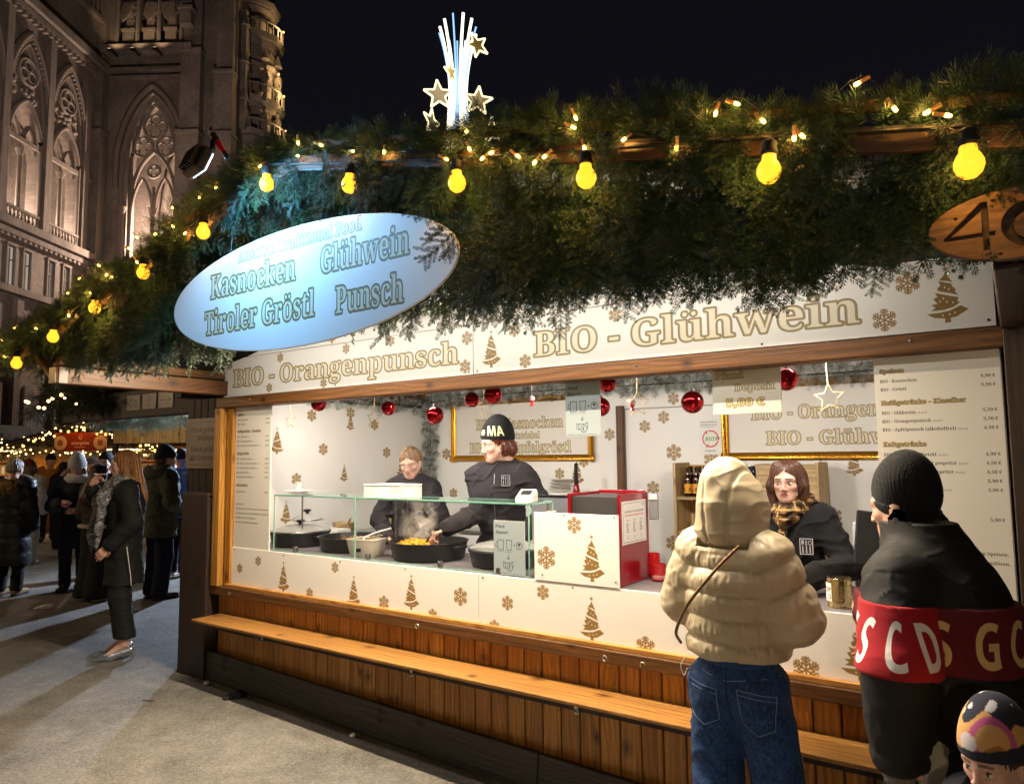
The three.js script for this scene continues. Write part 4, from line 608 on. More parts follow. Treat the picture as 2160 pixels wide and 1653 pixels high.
notice('certificate_notice', 'white certificate notice with green lettering inside red circular arrows', 'notice', 0.19, 0.28, canvasTex(256, 377, (x, w, h) => { x.fillStyle = '#e9e6e2'; x.fillRect(0, 0, w, h); x.fillStyle = '#222'; x.font = 'bold 22px sans-serif'; x.fillText('Unser Betrieb ist', 22, 40); x.fillText('zertifiziert durch', 22, 70); x.font = '12px sans-serif'; x.fillText('Bio-Kontrollstelle Österreich', 24, 90); x.strokeStyle = '#c9483c'; x.lineWidth = 16; for (let k = 0; k < 3; k++) { x.beginPath(); x.arc(128, 210, 84, k * 2.094 + 0.3, k * 2.094 + 2.0); x.stroke(); const a = k * 2.094 + 2.05; x.fillStyle = '#c9483c'; x.save(); x.translate(128 + 84 * Math.cos(a), 210 + 84 * Math.sin(a)); x.rotate(a + PI / 2); x.beginPath(); x.moveTo(-6, -22); x.lineTo(26, 0); x.lineTo(-6, 22); x.fill(); x.restore(); } x.fillStyle = '#3a9a3a'; x.font = 'italic bold 58px sans-serif'; x.fillText('BIOS', 62, 232); x.fillStyle = '#222'; x.font = 'bold 22px sans-serif'; x.fillText('AT-BIO-401', 66, 345); }), [-1.975, 1.75, BW + 0.012], 0, 0.004);
{ // plates and cleaning pole at the back
  const t = thing('back_counter', 'white work counter along the back wall', 'counter', [-3.4, 0, -2.02]); mesh('worktop', [rbx(1.5, 0.03, 0.5, 0, 0.95, 0, 0.004)], M.steel, t); mesh('cabinet', [bx(1.46, 0.88, 0.46, 0, 0.49, 0)], M.white, t);
  const b = thing('lidded_bucket', 'white plastic bucket behind the man in the beanie', 'bucket', [-3.13, 0.966, -1.9]); mesh('bucket_body', lathe([[0.001, 0], [0.12, 0], [0.135, 0.3], [0.14, 0.3], [0.14, 0.335], [0.001, 0.335]], 28), M.white, b); mesh('lid', lathe([[0.142, 0.325], [0.144, 0.34], [0.1, 0.35], [0.001, 0.35]], 28), M.white, b);
  for (let i = 0; i < 4; i++) { const p = thing('foam_plate', ['lowest', 'second', 'third', 'topmost'][i] + ' white plate of the stack on the bucket', 'plate', [-3.13 + 0.006 * i, 1.317 + i * 0.026, -1.9]); mesh('plate_body', lathe([[0.001, 0.003], [0.07, 0.003], [0.1, 0.02], [0.101, 0.024], [0.07, 0.008], [0.001, 0.007]], 28), M.white, p); }
  const r = thing('red_bottle', 'slim red bottle with long black neck behind the red box', 'bottle', [-2.95, 0.966, -1.85]); mesh('bottle_body', lathe([[0.001, 0], [0.03, 0], [0.03, 0.36], [0.02, 0.42], [0.001, 0.42]], 16), M.red, r); mesh('bottle_neck', [cyl(0.014, 0.018, 0.17, 0, 0.5, 0, 14)], M.rubber, r);
}
{ // frosted garlands, baubles, wire stars
  const list = []; for (let i = 0; i < 22; i++) { const a = i * 2.4; list.push([0, i * 0.0028, 0, Math.cos(a), 0.7 + i / 30, Math.sin(a), rr(0.022, 0.034), 0.0016]); }
  const sprig = needleSet(list), dm = new THREE.Object3D(), c = new THREE.Color(), mat = std({ color: 0xffffff, roughness: 0.7, side: THREE.DoubleSide });
  const run = (label, pts, n, r) => {
    const cv = new THREE.CatmullRomCurve3(pts.map((p) => V(...p))), t = thing('frosted_garland', label, 'garland'), im = new THREE.InstancedMesh(sprig, mat, n); im.name = 'needles'; im.userData.kind = 'stuff';
    for (let i = 0; i < n; i++) { const u = (i + rnd()) / n, p = cv.getPoint(u), d = cv.getTangent(u), o = V(rr(-1, 1), rr(-1, 1), rr(-1, 1)); o.addScaledVector(d, -o.dot(d)).normalize(); const q = r * (0.7 + 0.5 * vnoise(u * 40, 1, 1)); dm.position.copy(p).addScaledVector(o, rr(0, q)); dm.quaternion.setFromUnitVectors(V(0, 1, 0), o.addScaledVector(d, rr(-0.8, 0.8)).normalize()); dm.scale.setScalar(rr(0.8, 1.3)); dm.updateMatrix(); im.setMatrixAt(i, dm.matrix); const k = rnd() < 0.5 ? rr(0.35, 0.7) : rr(0.06, 0.2); c.setRGB(k * 0.92, k, k * 0.9); im.setColorAt(i, c); }
    t.add(im); mesh('garland_wire', [tube(pts, 0.006, 40, 5)], M.twig, t);
  };
  run('frosted white-green garland along the top of the back wall', [[-4.88, 2.16, -2.2], [-3.7, 2.2, -2.22], [-2.4, 2.19, -2.22], [-1.2, 2.18, -2.22], [-0.1, 2.18, -2.22]], 1500, 0.055);
  run('frosted garland hanging down the inner left corner', [[-4.87, 2.14, -2.22], [-4.86, 1.8, -2.23], [-4.88, 1.45, -2.23], [-4.87, 1.2, -2.24]], 420, 0.04);
  run('frosted garland along the top of the inner left wall', [[-4.9, 2.13, -2.1], [-4.9, 2.12, -1.5], [-4.9, 2.14, -0.7]], 300, 0.03);
  const ball = phy({ color: 0xb00a1c, metalness: 0.85, roughness: 0.07, clearcoat: 0.5 }), cap = lathe([[0.001, 0.012], [0.009, 0.012], [0.011, 0.0], [0.001, -0.004]], 14);
  const balls = [[-4.044, 2.0, 0.056, 'leftmost, half hidden by the lintel'], [-3.355, 1.935, 0.047, 'second from the left'], [-2.952, 1.872, 0.056, 'third from the left, hanging lowest'], [-2.656, 1.954, 0.045, 'left one of the pair above the beanie'], [-2.5, 1.973, 0.054, 'right one of the pair above the beanie'], [-1.747, 1.99, 0.046, 'peeping out right of the hanging Pfand notice, upper one'], [-1.79, 1.87, 0.05, 'peeping out right of the hanging Pfand notice, lower one'], [-1.286, 1.869, 0.055, 'with silver cap, left of the Pfand 5,00 € board'], [-0.838, 1.95, 0.052, 'half hidden right of the Pfand 5,00 € board']];
  for (const [x, y, r, l] of balls) { const t = thing('red_bauble', 'shiny red glass bauble, ' + l, 'bauble', [x, y, -0.12], 0, 'red baubles in the hatch'); mesh('ball', sph(r, 0, 0, 0, 32), ball, t); const cc = mesh('bauble_cap', cap.clone().translate(0, r + 0.001, 0), M.steel, t); mesh('thread', [rod([0, r + 0.01, 0], [0, Math.max(r + 0.02, 2.12 - y), 0], 0.001, 0.001, 4)], M.white, t); }
  const wire = std({ color: 0xbfa878, roughness: 0.5, metalness: 0.3 });
  for (const [x, y, r, rot, l] of [[-4.525, 1.9, 0.062, 0.05, 'leftmost, before the left menu edge'], [-3.625, 1.885, 0.068, -0.08, 'left of the vertical garland'], [-2.655, 1.92, 0.072, 0.2, 'in front of the black beanie'], [-1.639, 1.885, 0.07, 0.0, 'beside the brown door post'], [-0.687, 1.865, 0.066, 0.1, 'before the Orangenpunsch lettering']]) {
    const t = thing('wire_star', 'thin pale wire star on a cord, ' + l, 'star ornament', [x, y, -0.25], 0, 'wire stars in the hatch'); t.rotation.z = rot * 0.5; const p = []; for (let i = 0; i < 10; i++) { const a = PI / 2 + i * PI / 5, q = i % 2 ? r * 0.45 : r; p.push([Math.cos(a) * q, Math.sin(a) * q, 0.004 * Math.sin(i * 2)]); }
    mesh('star_outline', [poly(p, 0.0024, 5, true)], wire, t); mesh('cord', [rod([0, r, 0], [0.002, 2.12 - y, 0], 0.0035, 0.003, 6)], wire, t);
  }
  for (const [x, y, l] of [[-2.28, 1.945, 'left of the hanging Pfand notice'], [-1.645, 1.89, 'right of the hanging Pfand notice']]) { const t = thing('candy_ornament', 'small pink and white wrapped candy ornament, ' + l, 'ornament', [x, y, -0.2]); mesh('candy', [sph(0.018, 0, 0, 0, 12)], std({ color: 0xe8a8ac, roughness: 0.3 }), t); mesh('wrapper_end', [new THREE.ConeGeometry(0.014, 0.03, 10, 1, true).translate(0, 0.026, 0).rotateX(PI), new THREE.ConeGeometry(0.014, 0.03, 10, 1, true).rotateX(0).translate(0, -0.028, 0)], std({ color: 0xc8323c, roughness: 0.3, side: THREE.DoubleSide }), t); mesh('thread', [rod([0, 0.02, 0], [0, 2.12 - y, 0], 0.001, 0.001, 4)], M.white, t); }
}
{ // steam over the open pan: thin drifting veils
  const al = dataTex(128, 256, (u, v) => { const n = tnoise(u, v, 6, 2) * 0.5 + tnoise(u, v, 14, 3) * 0.35 + tnoise(u, v, 30, 4) * 0.15, e = smoothstep(u, 0, 0.3) * smoothstep(1 - u, 0, 0.3) * smoothstep(v, 0, 0.12) * smoothstep(1 - v, 0, 0.5), t = clamp((n - 0.42) * 2.2, 0, 1) * e * 0.5; return [t, t, t]; }, false);
  const m = std({ color: 0xdedad4, roughness: 1, alphaMap: al, transparent: true, side: THREE.DoubleSide }), t = thing('steam', 'faint wisps of steam rising from the yellow dumplings in the open pan', 'steam', [-3.26, 1.06, -0.3]);
  for (let i = 0; i < 4; i++) { const g = new THREE.PlaneGeometry(0.3, 0.34, 8, 10), p = g.attributes.position; for (let k = 0; k < p.count; k++) p.setZ(k, 0.05 * Math.sin(p.getX(k) * 14 + i) + 0.04 * Math.sin(p.getY(k) * 12 + i * 2)); g.computeVertexNormals(); const w = mesh('wisp', g, m, t); w.position.set(-0.05 + i * 0.03, 0.16 + i * 0.012, -0.09 + i * 0.055); w.rotation.y = 0.5 - i * 0.12; w.castShadow = false; }
}
// ---------- figures: signed distance fields meshed by surface nets ----------
function net(f, lo, hi, cell) {
  const nx = Math.ceil((hi[0] - lo[0]) / cell) + 1, ny = Math.ceil((hi[1] - lo[1]) / cell) + 1, nz = Math.ceil((hi[2] - lo[2]) / cell) + 1, F = new Float32Array(nx * ny * nz), at = (i, j, k) => i + nx * (j + ny * k);
  // coarse pass first: skip blocks that are far from the surface
  const B = 4; F.fill(1);
  for (let k = 0; k < nz; k += B) for (let j = 0; j < ny; j += B) for (let i = 0; i < nx; i += B) {
    const d = f(lo[0] + (i + 1.5) * cell, lo[1] + (j + 1.5) * cell, lo[2] + (k + 1.5) * cell), far = Math.abs(d) > cell * 6.5;
    for (let c = k; c < Math.min(k + B, nz); c++) for (let b = j; b < Math.min(j + B, ny); b++) for (let a = i; a < Math.min(i + B, nx); a++) F[at(a, b, c)] = far ? d : f(lo[0] + a * cell, lo[1] + b * cell, lo[2] + c * cell);
  }
  const id = new Int32Array(nx * ny * nz).fill(-1), pos = [], idx = [];
  for (let k = 0; k < nz - 1; k++) for (let j = 0; j < ny - 1; j++) for (let i = 0; i < nx - 1; i++) {
    let n = 0, x = 0, y = 0, z = 0; const v = []; let m = 0;
    for (let c = 0; c < 8; c++) { const w = F[at(i + (c & 1), j + ((c >> 1) & 1), k + (c >> 2))]; v.push(w); if (w < 0) m |= 1 << c; }
    if (m === 0 || m === 255) continue;
    for (const [a, b] of EDGES) { const p = v[a], q = v[b]; if ((p < 0) === (q < 0)) continue; const t = p / (p - q); n++; x += lerp(a & 1, b & 1, t); y += lerp((a >> 1) & 1, (b >> 1) & 1, t); z += lerp(a >> 2, b >> 2, t); }
    id[at(i, j, k)] = pos.length / 3; pos.push(lo[0] + (i + x / n) * cell, lo[1] + (j + y / n) * cell, lo[2] + (k + z / n) * cell);
  }
  for (let k = 1; k < nz - 1; k++) for (let j = 1; j < ny - 1; j++) for (let i = 1; i < nx - 1; i++) {
    const s = F[at(i, j, k)] < 0, quad = (o, a, b, c, d) => { if ((F[o] < 0) === s || a < 0 || b < 0 || c < 0 || d < 0) return; s ? idx.push(a, b, c, a, c, d) : idx.push(a, c, b, a, d, c); };
    quad(at(i + 1, j, k), id[at(i, j - 1, k - 1)], id[at(i, j, k - 1)], id[at(i, j, k)], id[at(i, j - 1, k)]);
    quad(at(i, j + 1, k), id[at(i - 1, j, k - 1)], id[at(i - 1, j, k)], id[at(i, j, k)], id[at(i, j, k - 1)]);
    quad(at(i, j, k + 1), id[at(i - 1, j - 1, k)], id[at(i, j - 1, k)], id[at(i, j, k)], id[at(i - 1, j, k)]);
  }
  const P = new Float32Array(pos), N = new Float32Array(pos.length), e = cell * 0.6;
  for (let i = 0; i < P.length; i += 3) { const x = P[i], y = P[i + 1], z = P[i + 2], a = f(x + e, y, z) - f(x - e, y, z), b = f(x, y + e, z) - f(x, y - e, z), c = f(x, y, z + e) - f(x, y, z - e), l = Math.hypot(a, b, c) || 1; N[i] = a / l; N[i + 1] = b / l; N[i + 2] = c / l; }
  const g = new THREE.BufferGeometry(); g.setAttribute('position', new THREE.BufferAttribute(P, 3)); g.setAttribute('normal', new THREE.BufferAttribute(N, 3)); g.setIndex(idx); return g;
}
const EDGES = [[0, 1], [2, 3], [4, 5], [6, 7], [0, 2], [1, 3], [4, 6], [5, 7], [0, 4], [1, 5], [2, 6], [3, 7]];
const cap = (a, b, ra, rb, o = {}) => ({ a, b, ra, rb: rb ?? ra, k: 0.03, fl: 1, ...o });
const ell = (c, r, o = {}) => ({ c, r, k: 0.03, ...o });
function dist(p, x, y, z) {
  if (p.c) { const a = (x - p.c[0]) / p.r[0], b = (y - p.c[1]) / p.r[1], c = (z - p.c[2]) / p.r[2], k0 = Math.sqrt(a * a + b * b + c * c), k1 = Math.sqrt((a / p.r[0]) ** 2 + (b / p.r[1]) ** 2 + (c / p.r[2]) ** 2); return k1 < 1e-6 ? -Math.min(...p.r) : k0 * (k0 - 1) / k1; }
  const A = p.a, B = p.b, bx_ = B[0] - A[0], by = B[1] - A[1], bz = B[2] - A[2], l = bx_ * bx_ + by * by + bz * bz; let t = l ? ((x - A[0]) * bx_ + (y - A[1]) * by + (z - A[2]) * bz) / l : 0; const tc = t < 0 ? 0 : t > 1 ? 1 : t;
  const dx = x - A[0] - tc * bx_, dy = y - A[1] - tc * by, dz = (z - A[2] - tc * bz) / p.fl; let r = p.ra + (p.rb - p.ra) * tc;
  if (p.q) r += p.q[1] * Math.pow(Math.abs(Math.sin(PI * (p.q[0] * t + (p.q[2] ?? 0)))), 0.4);
  return (Math.sqrt(dx * dx + dy * dy + dz * dz) - r) * (p.fl < 1 ? p.fl * 0.5 + 0.5 : 1);
}
function field(prims, o = {}) { // smooth union, then cuts, folds
  return (x, y, z) => {
    let d = 1e3;
    for (const p of prims) { const e = dist(p, x, y, z), k = p.k; if (p.sub) { const h = clamp(0.5 - 0.5 * (d + e) / k, 0, 1); d = lerp(d, -e, h) + k * h * (1 - h); } else { const h = clamp(0.5 + 0.5 * (d - e) / k, 0, 1); d = lerp(d, e, h) - k * h * (1 - h); } }
    if (d > 0.12) return d;
    if (o.fold) d += o.fold(x, y, z, d);
    if (o.cut) d = Math.max(d, o.cut(x, y, z));
    return d;
  };
}
function bounds(prims, pad = 0.03) { const lo = [9, 9, 9], hi = [-9, -9, -9]; for (const p of prims) { if (p.sub) continue; for (let i = 0; i < 3; i++) { const r = p.c ? p.r[i] : Math.max(p.ra, p.rb) * (i === 2 ? Math.max(1, p.fl) : 1) + (p.q ? p.q[1] : 0), a = p.c ? p.c[i] : Math.min(p.a[i], p.b[i]), b = p.c ? p.c[i] : Math.max(p.a[i], p.b[i]); lo[i] = Math.min(lo[i], a - r - pad); hi[i] = Math.max(hi[i], b + r + pad); } } return [lo, hi]; }
function solid(prims, cell, o) { const [lo, hi] = bounds(prims, (o?.pad ?? 0) + 0.03); return net(field(prims, o), lo, hi, cell); }
function paint(g, fn) { const p = g.attributes.position, c = new Float32Array(p.count * 3); for (let i = 0; i < p.count; i++) { const q = fn(p.getX(i), p.getY(i), p.getZ(i)); c[i * 3] = q[0]; c[i * 3 + 1] = q[1]; c[i * 3 + 2] = q[2]; } g.setAttribute('color', new THREE.BufferAttribute(c, 3)); return g; }
const crumple = (A, f = 9, s = 0) => (x, y, z) => { const a = vnoise(x * f * 0.8 + s + y * f * 0.5, y * f * 1.3, z * f * 0.8), b = vnoise(x * f * 1.7 - y * f + s, y * f * 2.4, z * f * 1.7 + y * 5); return A * (0.7 * a - 0.9 * Math.pow(1 - Math.abs(a), 5) - 0.75 * Math.pow(1 - Math.abs(b), 6) + 0.5); };
const skinM = phy({ color: 0xffffff, vertexColors: true, roughness: 0.5, sheen: 0.15, sheenColor: 0xffc8b0 });
const cloth = (hex, rough = 0.85, sheen = 0.3) => phy({ color: hex, roughness: rough, sheen, sheenRoughness: 0.6, sheenColor: 0x888888 });
const hairM = (hex) => std({ color: hex, roughness: 0.5, vertexColors: true });
const streaks = (g, cx = 0, cz = 0) => paint(g, (x, y, z) => { const a = Math.atan2(x - cx, z - cz + 0.02), k = 0.95 + 0.34 * vnoise(a * 16, y * 5, 3) + 0.3 * vnoise(a * 42, y * 9, 7); return [k, k * 0.98, k * 0.95]; });
const SKIN = [0.60, 0.355, 0.265];
function headGeo(cell, o = {}) { // head space: centre of the skull, +z is the face
  const m = o.child ? 0.85 : 1, prims = [
    ell([0, 0.03, -0.012], [0.075, 0.086, 0.095]), ell([0, -0.025, 0.03], [0.061, 0.083, 0.057]), cap([0, -0.09, 0.058], [0, -0.094, 0.06], 0.021, 0.021, { k: 0.03 }),
    cap([0.052, -0.045, 0.01], [0.018, -0.088, 0.052], 0.022, 0.02), cap([-0.052, -0.045, 0.01], [-0.018, -0.088, 0.052], 0.022, 0.02), ell([0.04, -0.022, 0.055], [0.022, 0.018, 0.02], { k: 0.02 }), ell([-0.04, -0.022, 0.055], [0.022, 0.018, 0.02], { k: 0.02 }),
    cap([0.043, 0.02, 0.068], [0.012, 0.018, 0.08], 0.01, 0.009, { k: 0.022 }), cap([-0.043, 0.02, 0.068], [-0.012, 0.018, 0.08], 0.01, 0.009, { k: 0.022 }),
    ell([0.031, -0.003, 0.093], [0.019, 0.0125, 0.016], { sub: 1, k: 0.012 }), ell([-0.031, -0.003, 0.093], [0.019, 0.0125, 0.016], { sub: 1, k: 0.012 }),
    ell([0.031, -0.003, 0.0725], [0.013, 0.012, 0.0125], { k: 0.003 }), ell([-0.031, -0.003, 0.0725], [0.013, 0.012, 0.0125], { k: 0.003 }),
    cap([0, 0.004, 0.084], [0, -0.03, 0.096 + 0.006 * m], 0.008, 0.0088, { k: 0.016 }), ell([0.011, -0.037, 0.095], [0.009, 0.007, 0.01], { k: 0.008 }), ell([-0.011, -0.037, 0.095], [0.009, 0.007, 0.01], { k: 0.008 }),
    cap([-0.019, -0.061, 0.078], [0, -0.0585, 0.089], 0.004, 0.0052, { k: 0.008 }), cap([0.019, -0.061, 0.078], [0, -0.0585, 0.089], 0.004, 0.0052, { k: 0.008 }), cap([-0.015, -0.0695, 0.0795], [0.015, -0.0695, 0.0795], 0.0058, 0.0058, { k: 0.008 }), cap([0, -0.0695, 0.084], [0, -0.0695, 0.0845], 0.0058, 0.0058, { k: 0.01 }), cap([-0.02, -0.0642, 0.092], [0.02, -0.0642, 0.092], 0.0026, 0.0026, { sub: 1, k: 0.004 }),
    ell([0.077, -0.01, -0.012], [0.009, 0.031, 0.02], { k: 0.008 }), ell([-0.077, -0.01, -0.012], [0.009, 0.031, 0.02], { k: 0.008 }),
    cap([0, -0.05, -0.02], [0, -0.16, -0.045], 0.054, 0.055, { k: 0.03 })];
  const brow = o.brow ?? [0.14, 0.075, 0.045], lip = o.lip ?? [0.42, 0.13, 0.12];
  return paint(solid(prims, cell), (x, y, z) => {
    const ax = Math.abs(x), n = 1 + 0.05 * vnoise(x * 60, y * 60, z * 60), by = 0.0235 + 0.06 * (ax - 0.03) * (ax < 0.035 ? 1 : -1.6);
    let c = SKIN.map((v, i) => v * n * (i ? 1 - 0.12 * Math.exp(-(((ax - 0.042) / 0.018) ** 2 + ((y + 0.03) / 0.016) ** 2)) * (z > 0 ? 1 : 0) : 1));
    if (z > 0.05 && ax > 0.011 && ax < 0.05 && Math.abs(y - by) < 0.0048 * (1.15 - ax * 9)) c = brow;
    if (z > 0.07 && y < -0.0535 && y > -0.0755 && ax < 0.0225 - 20 * (y + 0.0645) ** 2 * 10) c = Math.abs(y + 0.0642) < 0.0014 ? [0.2, 0.06, 0.06] : lip;
    if (o.beard && ((y < -0.045 && z > 0) && !(z > 0.07 && Math.abs(y + 0.0645) < 0.01 && ax < 0.02))) c = c.map((v, i) => v * [0.62, 0.6, 0.58][i]);
    return c;
  });
}
function eyeGeo(gx, gy, iris) { return paint(new THREE.SphereGeometry(0.0118, 28, 20), (x, y, z) => { const l = Math.hypot(x, y, z), d = Math.acos(clamp((x * gx + y * gy + z * Math.sqrt(1 - gx * gx - gy * gy)) / l, -1, 1)); return d < 0.2 ? [0.01, 0.008, 0.008] : d < 0.5 ? iris : y / l > 0.5 ? [0.12, 0.05, 0.04] : y / l > 0.36 && z > 0 ? [0.06, 0.03, 0.025] : y / l < -0.5 ? [0.5, 0.28, 0.22] : [0.72, 0.68, 0.66]; }); }
const eyeM = std({ color: 0xffffff, vertexColors: true, roughness: 0.15 });
function handGeo(side, curl, cell = 0.0035, spread = 0.1) { // hand space: wrist at the origin, fingers towards -y, palm towards +z, thumb at +x * side
  const p = [];
  const kn = [[0.031, -0.083, 0], [0.011, -0.089, 0.002], [-0.01, -0.086, 0.001], [-0.029, -0.077, -0.002]], len = [[0.042, 0.025, 0.02], [0.046, 0.028, 0.021], [0.043, 0.026, 0.02], [0.034, 0.02, 0.018]];
  kn.forEach((K, i) => {
    const k = [K[0] * side, K[1], K[2]]; p.push(cap([K[0] * side * 0.55, -0.005, 0], k, 0.0145, 0.0115, { k: 0.014 }));
    let q = k, a = curl[i] * 0.9; const lean = K[0] * side * spread * 4; len[i].forEach((L, j) => { const e = [q[0] + lean * L, q[1] - Math.cos(a) * L, q[2] + Math.sin(a) * L]; p.push(cap(q, e, [0.0095, 0.0085, 0.0078][j], [0.0086, 0.0078, 0.0066][j], { k: 0.0035 })); q = e; a += curl[i] * (j ? 0.8 : 1.1); });
  });
  const tc = curl[4] ?? 0.5; let q = [0.02 * side, -0.02, 0.006]; for (const [L, dx, dz, r] of [[0.045, 0.72 - 0.3 * tc, 0.35 + 0.4 * tc, 0.0125], [0.034, 0.35 - 0.6 * tc, 0.4 + 0.6 * tc, 0.0105], [0.027, 0.1 - 0.7 * tc, 0.4 + 0.5 * tc, 0.0088]]) { const n = Math.hypot(dx, 0.75, dz), e = [q[0] + side * dx / n * L, q[1] - 0.75 / n * L, q[2] + dz / n * L]; p.push(cap(q, e, r, r * 0.86, { k: 0.008 })); q = e; }
  p.push(cap([0, 0.05, 0], [0, -0.01, 0], 0.026, 0.024, { k: 0.02, fl: 0.8 }));
  return paint(solid(p, cell), (x, y, z) => SKIN.map((v, i) => v * (1 + 0.05 * vnoise(x * 90, y * 90, z * 90)) * (y < -0.06 && i ? 0.93 : 1)));
}
const MAT = (pos, rot, s = 1) => new THREE.Matrix4().compose(V(...pos), new THREE.Quaternion().setFromEuler(new THREE.Euler(...rot, 'YXZ')), V(s, s, s));
function handMatrix(wr, dir, palm, s = 1) { // -y along dir, +z along palm
  const Y = V(...dir).normalize().negate(), Z = V(...palm); Z.addScaledVector(Y, -Z.dot(Y)).normalize(); const X = V().crossVectors(Y, Z); return new THREE.Matrix4().makeBasis(X.multiplyScalar(s), Y.multiplyScalar(s), Z.multiplyScalar(s)).setPosition(...wr);
}
const sub3 = (a, b) => [a[0] - b[0], a[1] - b[1], a[2] - b[2]];
function figure(o) {
  const g = thing('person', o.label, 'person', [o.x, o.floor ?? groundY(o.x), o.z], o.turn), s = o.h / 1.7, S = (p) => p.map((v) => v * s);
  const lean = o.lean ?? 0, side = o.side ?? 0, pv = [0, 0.93, 0];
  const up = (p) => { const y = p[1] - pv[1], z = p[2]; const c = Math.cos(lean), n = Math.sin(lean); const q = [p[0], pv[1] + y * c - z * n, y * n + z * c]; return [q[0] + side * (q[1] - pv[1]), q[1], q[2]]; };
  const J = {}; const D = { hip: [0.085, 0.9, 0], knee: [0.095, 0.49, 0.025], ank: [0.1, 0.085, -0.02], toe: [0.115, 0.03, 0.13], sh: [0.152, 1.368, -0.01], elb: [0.205, 1.09, -0.03], wr: [0.22, 0.85, 0.05] };
  for (const k of Object.keys(D)) for (const [q, m] of [['L', 1], ['R', -1]]) { let p = o[k + q] ?? [D[k][0] * m, D[k][1], D[k][2]]; if (k === 'sh') p = up(p); J[k + q] = S(p); }
  J.hip = S([0, 0.92, 0]); J.waist = S(up([0, 1.08, 0.005])); J.chest = S(up([0, 1.26, 0])); J.neck = S(up([0, 1.43, -0.015]));
  const hc = o.head ? S(o.head) : S(up([0, 1.578, 0.02])); J.head = hc;
  const b = o.build ?? 1, HM = MAT(hc, [o.pitch ?? 0, o.yaw ?? 0, o.roll ?? 0], s * (o.headScale ?? 1)); g.userData_J = undefined;
  const prims = [cap(J.hip, J.waist, 0.115 * b * s, 0.11 * b * s, { fl: 0.75 }), cap(J.waist, J.chest, 0.11 * b * s, 0.125 * b * s, { fl: 0.72 }), cap(J.shL, J.shR, 0.05 * s, 0.05 * s, { k: 0.06 }), cap(J.neck, hc, 0.05 * s, 0.046 * s)];
  for (const q of 'LR') prims.push(cap(J['sh' + q], J['elb' + q], 0.047 * s, 0.037 * s), cap(J['elb' + q], J['wr' + q], 0.036 * s, 0.025 * s), cap(J['hip' + q], J['knee' + q], 0.075 * b * s, 0.05 * s), cap(J['knee' + q], J['ank' + q], 0.048 * s, 0.034 * s), cap(J['ank' + q], J['toe' + q], 0.034 * s, 0.022 * s));
  const hd = headGeo(o.fine ?? 0.005, o.face).applyMatrix4(HM), list = [paint(solid(prims, 0.02), () => SKIN), hd];
  for (const q of 'LR') if (o['hand' + q]) { const h = o['hand' + q]; list.push(handGeo(q === 'L' ? -1 : 1, h.curl ?? [0.4, 0.4, 0.45, 0.5, 0.4], h.cell ?? 0.0045).applyMatrix4(handMatrix(J['wr' + q], h.dir ?? sub3(J['wr' + q], J['elb' + q]), h.palm ?? [q === 'L' ? -1 : 1, 0, 0], s * 0.95))); }
  mesh('body', list, skinM, g);
  if (o.eyes) for (const e of [-1, 1]) mesh('eye', eyeGeo(o.eyes[0], o.eyes[1], o.eyes[2] ?? [0.05, 0.03, 0.02]).clone().translate(e * 0.031, -0.003, 0.0745).applyMatrix4(HM), eyeM, g);
  return { g, J, HM, s, S, up, b, lean };
}
function wear(P, name, prims, mat, cell, o, label) { return mesh(name, solid(prims, cell, o), mat, P.g, label); }
function trousers(P, mat, o = {}) {
  const { J, s, b } = P, t = o.thick ?? 0.018, pr = [cap(J.hip, [J.hip[0], J.hip[1] + 0.06 * s, 0], 0.118 * b * s + t, 0.112 * b * s + t, { fl: 0.82 })];
  const top = (o.top ?? 1.02) * s, wide = o.wide ?? 1;
  for (const q of 'LR') { const k = J['knee' + q], a = J['ank' + q], e = [a[0], Math.max(a[1], (o.hem ?? 0.07) * s), a[2]]; pr.push(cap(J['hip' + q], k, 0.085 * b * s + t, 0.058 * s * wide + t), cap(k, e, 0.057 * s * wide + t, 0.05 * s * wide + t + (o.flare ?? 0))); }
  const hem = (o.hem ?? 0.035) * s;
  const fo = { cut: (x, y) => Math.max(hem - y, y - top), fold: crumple(o.fold ?? 0.005, 8, o.seed ?? 1) }; P.legs = field(pr, fo);
  return wear(P, o.name ?? 'trousers', pr, mat, o.cell ?? 0.014, fo);
}
function shoes(P, mat, o = {}) {
  for (const q of 'LR') { const a = P.J['ank' + q], t = P.J['toe' + q], d = V(t[0] - a[0], 0, t[2] - a[2]).normalize(), k = P.s, hl = [a[0] - d.x * 0.03 * k, 0.045 * k, a[2] - d.z * 0.03 * k], te = [t[0] + d.x * 0.03 * k, 0.036 * k, t[2] + d.z * 0.03 * k];
    const pr = [cap(hl, te, 0.043 * k, 0.036 * k), cap([a[0], 0.06 * k, a[2]], [a[0], (o.boot ?? 0.1) * k, a[2]], 0.048 * k, (o.top ?? 0.05) * k)];
    const sh = wear(P, 'shoe', pr, mat, o.cell ?? 0.012, { cut: (x, y) => Math.max(0.004 - y, y - (o.boot ?? 0.1) * k) });
    if (o.sole) mesh('sole', solid([cap([hl[0], 0.012, hl[2]], [te[0], 0.012, te[2]], 0.046 * k, 0.039 * k)], 0.012, { cut: (x, y) => Math.max(0.002 - y, y - 0.024) }), o.sole, sh); }
}
